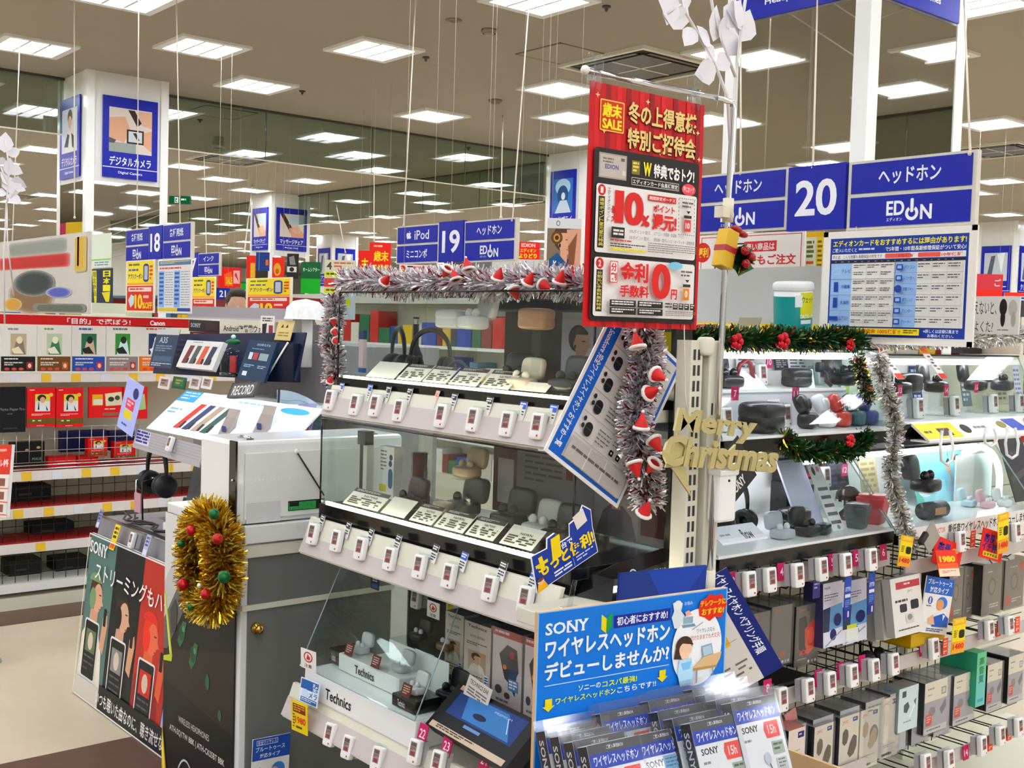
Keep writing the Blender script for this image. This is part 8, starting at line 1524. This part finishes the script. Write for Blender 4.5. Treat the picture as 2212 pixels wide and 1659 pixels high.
def off10(c):   # 60 x 110
    c.R(0, 0, 60, 110, '#e9dfc0'); c.R(3, 3, 57, 52, '#ead72a'); c.X(6, 7, 40, 13, 1, '#6a7a2c', .7, 2); c.X(6, 18, 34, 24, 1, '#4a5a8a', .7, 3); c.T('アプリクーポン', 5, 28, 36, 39, '#24387a', .03); c.RR(37, 8, 48, 46, 5, '#2b3a7a'); c.RR(39, 13, 46, 41, 1, '#b9bcc6'); c.X(50, 12, 56, 44, 4, '#c84a2c', .6, 4)
    c.R(3, 48, 57, 52, '#e8a42a'); c.R(3, 54, 57, 106, '#c2281c'); c.RR(6, 57, 54, 66, 1, '#ead8cc'); c.X(9, 59, 52, 64, 1, '#c0503c', .7, 5); c.P([(6, 84), (12, 72), (19, 76), (18, 92), (11, 100)], '#c9d6dc'); c.T('10', 20, 72, 36, 102, '#ecd02a', .05); c.T('%OFF', 36, 88, 56, 102, '#ecd02a', .04); c.X(38, 74, 56, 82, 1, '#f0c8b8', .7, 6)
bp('coupon_poster', 'yellow and red ten percent off poster left of the small warranty board', 'poster', 272, 334, 562, 675, 60, 110, off10, 2.60)
sp = bp('coupon_poster', 'yellow and red ten percent off poster below the aisle 17 sign', 'poster', 414, 466, 598, 668, 60, 80, off10, 3.95)[0]; MB().rod((.06, .008, 0), (.06, .008, -WM[sp.name].translation.z), .008, 'white_paint', 6).build('stand_pole', sp, world=False)
bp('coupon_poster', 'wide yellow and red ten percent off poster beside the person', 'poster', 531, 631, 600, 676, 60, 100, off10, 3.6)
bp('warranty_board', 'small white warranty board with a blue table beside the ten percent off poster', 'sign', 341, 414, 560, 677, 150, 200, lambda c: (c.R(4, 4, 146, 192, '#dfe2e4'), c.R(4, 4, 146, 22, '#5a7aa0'), c.X(10, 7, 140, 18, 2, '#d8d05a', .5, 2), c.R(4, 26, 146, 40, '#e8dcd8'), c.X(8, 29, 140, 38, 1, '#c8584c', .7, 3), c.R(4, 42, 30, 178, '#8fb4dc'), c.R(74, 42, 100, 178, '#8fb4dc'), c.X(34, 46, 70, 176, 14, '#9a9aa0', .3, 4), c.X(104, 46, 142, 176, 14, '#9a9aa0', .3, 5), c.X(8, 48, 27, 174, 8, '#3a5aa0', .5, 7), c.X(77, 48, 97, 174, 8, '#3a5aa0', .5, 8), c.R(4, 180, 90, 192, '#d8c42c'), c.R(90, 180, 146, 192, '#2f4a94')), 2.59, base='#ece9df')
# softly printed store poster at the left edge above the red header
def soft(c):
    for k in range(3): c.RR(18 + k, 4 + k*2, 100 - k, 26 - k*2, 6, ('#a9aaa0', '#9b9e94', '#8f938a')[k])
    for k in range(4): c.RR(2 + k*2, 26 + k, 104 - k*2, 46 - k, 4, ('#c88a80', '#c05a50', '#b83a30', '#ad241c')[k])
    for k in range(4): c.E(52, 86, 34 - k*3, 30 - k*3, ('#b9aca0', '#a08c74', '#8f7658', '#86694a')[k])
    for k in range(4): c.E(56, 68, 30 - k*3, 20 - k*2, ('#8a8a84', '#5f6460', '#454d4a', '#353d3a')[k])
    for k in range(3): c.E(90, 82, 17 - k*2.5, 8 - k, ('#a9aabf', '#7a80b4', '#5560a8')[k]); c.E(26, 100, 14 - k*2, 10 - k, ('#c9b890', '#c8a860', '#c89a3c')[k])
    c.RR(56, 98, 124, 110, 5, '#7f8478'); c.RR(62, 100, 120, 109, 4, '#62665a')
    for k in range(3): c.RR(110 + k, 6, 124 - k*4, 54 - k*4, 3, ('#c8b070', '#cfae48', '#d2a42c')[k])
bp('store_poster', 'store poster with a red band and a blurred dark haired head, left edge', 'poster', -6, 192, 512, 676, 126, 112, soft, 1.9 if False else 1.62*1.0, base='#c9c6bc', th=.01)
# grey shelf canopy and boxes standing above the photo paper run
def blockp(name, label, cat, x0, x1, yt, yb, d, m, th=.3, m2=None):
    a, b = at(x0, yb, d), at(x1, yb, d); zt = at((x0 + x1)/2, yt, d).z; t = thing(name, label, cat, (a + b)*.5); M = frame((a.x, a.y, a.z), V((b.x - a.x, b.y - a.y, 0))); w_ = (V((b.x - a.x, b.y - a.y, 0))).length; h_ = zt - a.z
    MB().box(0, 0, 0, w_, th, h_, m).build('body', t, M=M); MB().box(0, -.006, 0, w_, 0, h_*.22, m2 or m).build('front_strip', t, M=M); return t
blockp('shelf_canopy', 'long grey shelf canopy behind the title board of the music players', 'canopy', 405, 632, 664, 690, 7.2, '#a5a2a8', .5, '#b9b6bc')
blockp('storage_box', 'cream box top over the photo paper shelf beside the ten percent off poster', 'box', 198, 272, 655, 682, 6.9, '#c9cdb8', .5, '#dcdccb')
sp = bp('stack_poster', 'yellow and black vertical poster leaning in front of the mirrored left column', 'poster', 198, 243, 580, 654, 40, 74, lambda c: (c.P([(0, 4), (9, 4), (12, 74), (6, 74)], '#d8d43a'), c.TV('限定商品', 2, 6, 9, 60, '#3a3a1c', .01), c.R(10, 2, 40, 74, '#223046'), c.TV('日本一', 22, 4, 36, 50, '#e2dc2c', .04), c.P([(20, 52), (36, 50), (34, 72), (28, 72)], '#d8d02c')), 3.55, base='#3a4450')[0]; MB().rod((.06, .008, 0), (.06, .008, -WM[sp.name].translation.z), .008, 'white_paint', 6).build('stand_pole', sp, world=False)
bp('white_sign', 'white and pale green sign above the yellow and black vertical poster', 'sign', 196, 240, 505, 578, 40, 70, lambda c: (c.R(0, 52, 40, 55, '#8fc46a'), c.X(8, 58, 36, 68, 2, '#7a90a8', .5, 2)), 3.56, base='#d9e2d4')
# red sale hangings, green sign, mixed pop signs
def sale(c): c.R(0, 0, 40, 60, '#d2261a'); c.X(8, 5, 32, 10, 1, '#f0b8a8', .7, 2); c.T('歳末', 8, 16, 36, 36, '#ecd42a', .04); c.T('SALE', 8, 42, 36, 56, '#f2dc3a', .05)
def hang(name, label, x0, x1, yt, yb, d, dw, dh, paint, base, cat='sign'):
    a, b = at(x0, (yt + yb)/2, d), at(x1, (yt + yb)/2, d); zt, zb = at((x0 + x1)/2, yt, d).z, at((x0 + x1)/2, yb, d).z; M = frame((a.x, a.y, zb), V((b.x - a.x, b.y - a.y, 0))); w_ = V((b.x - a.x, b.y - a.y, 0)).length
    r = board(name, label, cat, M, w_, zt - zb, dw, dh, paint, base=base, th=.01)
    if zb > 1.62:
        for f_ in (.12, .88): MB().rod((w_*f_, .005, zt - zb), (w_*f_, .005, HC - zb), .0008, 'rope', 4).build('hang_cord', r, world=False)
hang('sale_hanging', 'red year end sale hanging left of the aisle 19 sign, larger one', 798, 844, 524, 592, 10.5, 40, 60, sale, '#d2261a')
hang('sale_hanging', 'red year end sale hanging left of the larger one', 774, 798, 541, 592, 11.5, 22, 50, lambda c: c.T('末', 6, 16, 20, 44, '#ecd42a', .03), '#d2261a')
hang('sale_hanging', 'red and yellow hanging right of the aisle 19 sign', 1116, 1166, 523, 560, 7.5, 50, 38, lambda c: (c.T('EDION', 10, 3, 40, 11, '#f4e0d8', .03), c.T('エディオン', 8, 14, 42, 23, '#ecd42a', .03), c.T('よりどり', 5, 25, 44, 36, '#ecd42a', .05)), '#d2261a')
hang('sale_hanging', 'red hanging with yellow figures above the aisle 21 sign', 470, 520, 578, 622, 12, 50, 44, lambda c: (c.P([(14, 14), (30, 8), (34, 40), (16, 40)], '#e86a2c'), c.T('SALE', 18, 20, 32, 36, '#ecd42a', .03), c.R(34, 6, 48, 34, '#e6b8b0'), c.P([(36, 16), (40, 10), (46, 30)], '#c8382c')), '#d2261a')
hang('sale_hanging', 'red and yellow hanging left of the middle far column', 532, 552, 552, 602, 14, 20, 50, lambda c: (c.R(9, 16, 19, 48, '#d8b83a')), '#d2321c'); hang('sale_hanging', 'red and yellow hanging right of the middle far column', 588, 614, 556, 600, 14, 26, 44, lambda c: (c.E(11, 26, 8, 14, '#d8a83a'), c.E(11, 30, 4, 6, '#b8641c')), '#d2321c')
hang('aisle_number', 'small blue sign with the white number 21', 466, 496, 622, 647, 9.5, 30, 24, lambda c: (c.T('21', 8, 5, 22, 19, '#f0f2f6', .03)), '#1e3590')
hang('green_sign', 'dark and bright green store sign with white lettering left of the silver garland', 650, 692, 566, 634, 16, 42, 68, lambda c: (c.R(0, 0, 42, 36, '#0f5a34'), c.R(0, 36, 42, 68, '#17a02a'), c.T('ホームシアター', 4, 12, 40, 21, '#b8e0c8', .02)), '#0f6a34')
hang('store_sign', 'bright green panel above the person', 500, 534, 608, 626, 16, 34, 18, lambda c: c.R(0, 0, 34, 4, '#0f6a2c'), '#18a02c')
hang('white_sign', 'white order sign with red lettering below the aisle 19 sign', 862, 945, 572, 612, 5.2, 84, 40, lambda c: (c.E(8, 9, 6, 7, '#c8382c'), c.E(8, 12, 4, 3, '#e6b82c'), c.R(18, 3, 30, 6, '#2a2a2a'), c.R(30, 4, 82, 16, '#d8606a'), c.T('無い商品は', 36, 5, 78, 15, '#f4e6e6', .02)), '#ece8e6')
hang('handwriting_board', 'white board with blue handwritten lettering behind the garland', 1040, 1192, 560, 622, 5.6, 150, 62, lambda c: (c.T('ケーブルがない', 24, 22, 100, 48, '#3f6aa0', 0)), '#dcdcd6')
hang('grey_poster', 'dark olive poster with a grey wedge below the number 19', 958, 1062, 560, 620, 5.5, 100, 60, lambda c: (c.P([(0, 0), (40, 0), (44, 60), (0, 60)], '#5a5a40'), c.P([(56, 6), (96, 0), (100, 40), (80, 60)], '#7a7c7a'), c.E(76, 30, 8, 6, '#d8705c')), '#8a8c86')
def onear(c): portrait(c, 0, 0, 70, 150, '#8a7a66', '#5a4030', '#e0b090', '#274a74', 1); c.R(0, 0, 70, 22, '#dfe0e0'); c.E(22, 11, 4, 6, '#5a5a5c', 14); c.E(22, 11, 2.6, 4.4, '#dfe0e0', 14); c.P([(40, 24), (70, 22), (70, 150), (50, 150), (44, 70)], '#d8a890'); c.P([(44, 60), (62, 30), (56, 120), (48, 150)], '#8a5a40'); c.E(20, 42, 12, 14, '#6a4a2c'); c.E(20, 42, 7, 9, '#c89a4a'); c.E(20, 42, 4, 5, '#4a3020'); c.P([(0, 150), (4, 90), (22, 74), (42, 98), (44, 150)], '#2a5a8a'); c.T('On', 16, 108, 34, 120, '#d8e6f2', .03)
hang('portrait_board', 'tall photo board of a long haired head with the word On beside the red banner', 1181, 1254, 472, 622, 5.0, 70, 150, onear, '#8a7a66')
def pops(c): c.R(0, 0, 60, 20, '#cfc8b0'); c.T('4', 4, 4, 14, 18, '#4a4a44', .03); c.X(18, 4, 54, 16, 2, '#b8705a', .5, 2); c.R(0, 22, 60, 32, '#c9d03a'); c.X(4, 24, 56, 30, 1, '#5a5a1c', .6, 3); c.R(0, 34, 60, 50, '#b84a44'); c.R(20, 36, 56, 48, '#c9ccd4'); c.R(0, 52, 60, 62, '#c9d03a'); c.X(4, 54, 56, 60, 1, '#5a5a1c', .6, 4); c.R(0, 64, 60, 110, '#b8c2cc'); c.X(4, 68, 40, 106, 4, '#3a5aa0', .5, 5); c.E(46, 78, 6, 8, '#c9c43a')
hang('pop_rack', 'stack of yellow, white and red pop signs left of the silver garland', 700, 768, 562, 690, 8.0, 60, 110, pops, '#c0c4c4')
hang('store_sign', 'wide red store panel at the right edge above the brush lettered board', 2094, 2166, 592, 642, 12, 72, 50, lambda c: (c.R(0, 0, 72, 34, '#c0404a'), c.T('ご', 54, 10, 68, 26, '#e6c8c8', .02)), '#d2321c'); hang('store_sign', 'small blue and red pop panels at the far right edge', 2168, 2230, 632, 700, 11, 62, 68, lambda c: (c.R(0, 0, 62, 8, '#d2402c'), c.R(0, 10, 62, 34, '#2a4aa8'), c.X(4, 14, 58, 30, 2, '#d0d8ea', .5, 2), c.R(0, 36, 62, 68, '#c8b8a0')), '#c9c6c0')
hang('store_sign', 'dark blue panel with an orange patch left of the middle far column', 553, 582, 545, 585, 17, 28, 40, lambda c: (c.R(20, 16, 26, 28, '#d8702c'), c.R(6, 0, 7, 40, '#7a9ac0')), '#24407c'); hang('photo_poster', 'black and white poster right of the middle far column', 620, 645, 548, 602, 13, 24, 54, lambda c: (c.R(0, 28, 20, 40, '#dcdcd8'), c.E(10, 34, 5, 5, '#2a2a2a', 12), c.P([(4, 8), (14, 4), (18, 24), (6, 24)], '#8a8a8a')), '#2a2a2c')
t = thing('exit_sign', 'green exit sign hanging right of the digital camera column', 'exit sign', at(387, 432, 11)); M_ = frame(at(365, 440, 11), at(410, 441, 11) - at(365, 440, 11)); MB().box(0, 0, 0, .20, .05, .075, '#0c4a2c').build('housing', t, M=M_); c = Cv(45, 16, .20, .075); c.R(1, 1, 44, 15, 'exit_green'); c.R(12, 2, 20, 14, '#dfeee6'); c.P([(14, 4), (18, 6), (15, 9), (18, 13), (14, 12)], '#0c5a34'); c.X(26, 5, 42, 11, 1, '#c9e6d6', .6, 2); c.build('sign_face', t, M=M_)
# a person standing in the far aisle, mostly behind the signs
def person(px, ytop, d, label):
    h = at(px, ytop, d); H = h.z; X = V((h.x, h.y, 0)); k = H/1.72; t = thing('person', label, 'person', X)
    P = [(0, 0, .95), (0, 0, 1.12), (0, 0, 1.30), (0, 0, 1.42), (0, 0, 1.50), (.19, 0, 1.38), (.23, .02, 1.10), (.22, -.08, .88), (.22, -.12, .80), (-.19, 0, 1.38), (-.23, .02, 1.10), (-.22, -.08, .88), (-.22, -.12, .80), (.09, 0, .90), (.10, -.01, .50), (.10, .02, .09), (.10, -.14, .04), (-.09, 0, .90), (-.10, -.01, .50), (-.10, .02, .09), (-.10, -.14, .04)]
    E_ = [(0, 1), (1, 2), (2, 3), (3, 4), (2, 5), (5, 6), (6, 7), (7, 8), (2, 9), (9, 10), (10, 11), (11, 12), (0, 13), (13, 14), (14, 15), (15, 16), (0, 17), (17, 18), (18, 19), (19, 20)]
    R_ = [.15, .14, .16, .07, .055, .07, .05, .038, .04, .07, .05, .038, .04, .10, .07, .05, .04, .10, .07, .05, .04]
    me = bpy.data.meshes.new('body'); me.from_pydata([(x*k, y*k, z*k) for x, y, z in P], E_, []); o = bpy.data.objects.new('body', me); COL.objects.link(o); o.parent = t; me.materials.append(pbr('coat_navy', '#2a3040', .7, noise=.1))
    m = o.modifiers.new('skin', 'SKIN'); sv = me.skin_vertices[0].data
    for i, r in enumerate(R_): sv[i].radius = (r*k, r*k*.75)
    sv[0].use_root = True; s_ = o.modifiers.new('sub', 'SUBSURF'); s_.levels = s_.render_levels = 1
    M = Matrix.Translation(X) @ Matrix.Rotation(math.atan2(-h.x, h.y)*1.0, 4, 'Z')
    t.matrix_world = M; WM[t.name] = M; z = 1.60*k
    b = MB().sph((0, 0, z), (.075*k, .092*k, .112*k), 'skin', 16, 12); b.sph((0, -.098*k, z - .02*k), (.013*k, .018*k, .022*k), 'skin', 8, 6)
    for s in (-1, 1): b.sph((s*.076*k, .0, z - .01*k), (.012*k, .02*k, .03*k), 'skin', 8, 6)
    hd = b.build('head', t, world=False); f = MB()
    for s in (-1, 1): f.sph((s*.032*k, -.083*k, z + .01*k), (.014*k, .008*k, .008*k), '#1d1714', 8, 5); f.sph((s*.032*k, -.086*k, z + .035*k), (.02*k, .006*k, .004*k), '#1d1714', 8, 4)
    f.sph((0, -.086*k, z - .055*k), (.026*k, .008*k, .007*k), '#a05a50', 8, 5); f.build('face_features', hd)
    f.v = [] if False else f.v
    hr = MB().sph((0, .022*k, z + .032*k), (.088*k, .098*k, .10*k), 'hair', 16, 10); hr.sph((0, -.055*k, z + .088*k), (.062*k, .04*k, .03*k), 'hair', 12, 7); hr.build('hair', t, world=False)
    return t
person(514, 624, 8.5, 'person with short dark hair in a navy coat standing behind the far signs')
# far shelf rows
rd = random.Random(31)
def farshelf(x0, y0, L, along, h, label, cols):
    xd = V((1, 0, 0)) if along == 'X' else V((0, 1, 0)); M = frame((x0, y0, 0), xd); t = thing('far_shelf', label, 'shelf unit', M)
    MB().box(0, .3, 0, L, .34, h, 'cream_steel').build('back_panel', t, world=False); MB().box(0, 0, 0, L, .6, .12, 'cream_steel').build('base_deck', t, world=False)
    for k in range(1, 4): MB().box(0, .02, h*k/4, L, .3, h*k/4 + .03, 'white_paint').build('shelf_board', t, world=False)
    g = MB(); MB().box(0, -.01, h, L, .34, h + .10, rd.choice(cols)).build('header_strip', t, world=False)
    for k in range(4):
        x = .05
        while x < L - .15:
            w_ = rd.uniform(.08, .26); q = rd.uniform(.4, .85)*h/4; g.box(x, .05, h*k/4 + (.12 if k == 0 else .031), x + w_*.92, .28, h*k/4 + max(q, .16), rd.choice(cols)); x += w_
    g.build('stocked_goods', t, world=False, kind='stuff')
    return t
C_ = ['#c9c6be', '#2a4a9c', '#b8302a', '#e0d8c8', '#3a3a40', '#d8b83a', '#5a7a9a', '#e6e2da', '#7a2a2c', '#2f6a4a']
for i, (x, y, L, al, h, l) in enumerate(((-13.5, 6.6, 5.5, 'X', 1.75, 'far stocked shelf row behind the aisle 19 sign, left part'), (-7.6, 6.6, 4.2, 'X', 1.7, 'far stocked shelf row behind the centre cases'), (-16, 10.5, 9, 'X', 1.9, 'far stocked shelf row beyond the first row'), (-20, 16, 14, 'X', 2.0, 'far stocked shelf row deep in the hall'), (-9.6, 4.3, 1.9, 'X', 1.62, 'stocked shelf behind the grey canopy'), (-15.5, 4.9, 4.4, 'X', 1.7, 'far stocked shelf left of the middle far column'), (-1.2, 9, 4.8, 'X', 1.85, 'far stocked shelf row at the right edge'), (-28, 24, 22, 'X', 2.1, 'farthest stocked shelf row in the hall'), (-13.4, 1.2, 3.2, 'Y', 1.7, 'far stocked shelf behind the photo paper shelves'), (-18.5, -2, 5, 'Y', 1.8, 'far stocked shelf at the left edge'), (4.5, 3.5, 8, 'Y', 1.8, 'stocked shelf row right of the view seen in the mirrors'), (-12, -5.5, 9, 'X', 1.75, 'stocked shelf row behind the viewer seen in the mirrors'), (-2.4, 13.5, 9, 'X', 2.0, 'far stocked shelf row behind the cleaner sign'))):
    farshelf(x, y, L, al, h, l, C_)
# banners that show only in the mirror of the left column
hit = ony(160, 560, cl.y); d_ = (hit - CAM).normalized(); rf = V((d_.x, -d_.y, d_.z))
for px, w_, col, l, y0 in ((148, .25, '#b83a5c', 'pink vertical banner standing left of the mirrored column', 2.2), (170, .26, '#e2c01c', 'yellow vertical banner standing left of the mirrored column', 2.2)):
    hit = ony(px, 540, cl.y); d_ = (hit - CAM).normalized(); P = hit + V((d_.x, -d_.y, d_.z))*y0; board('store_banner', l, 'banner', frame((P.x + w_/2, P.y, 1.35), (-1, .25, 0)), w_*1.3, 1.2, 20, 80, lambda c: c.TV('大特価', 5, 14, 15, 66, '#f2ece4', .02), base=col, th=.004)
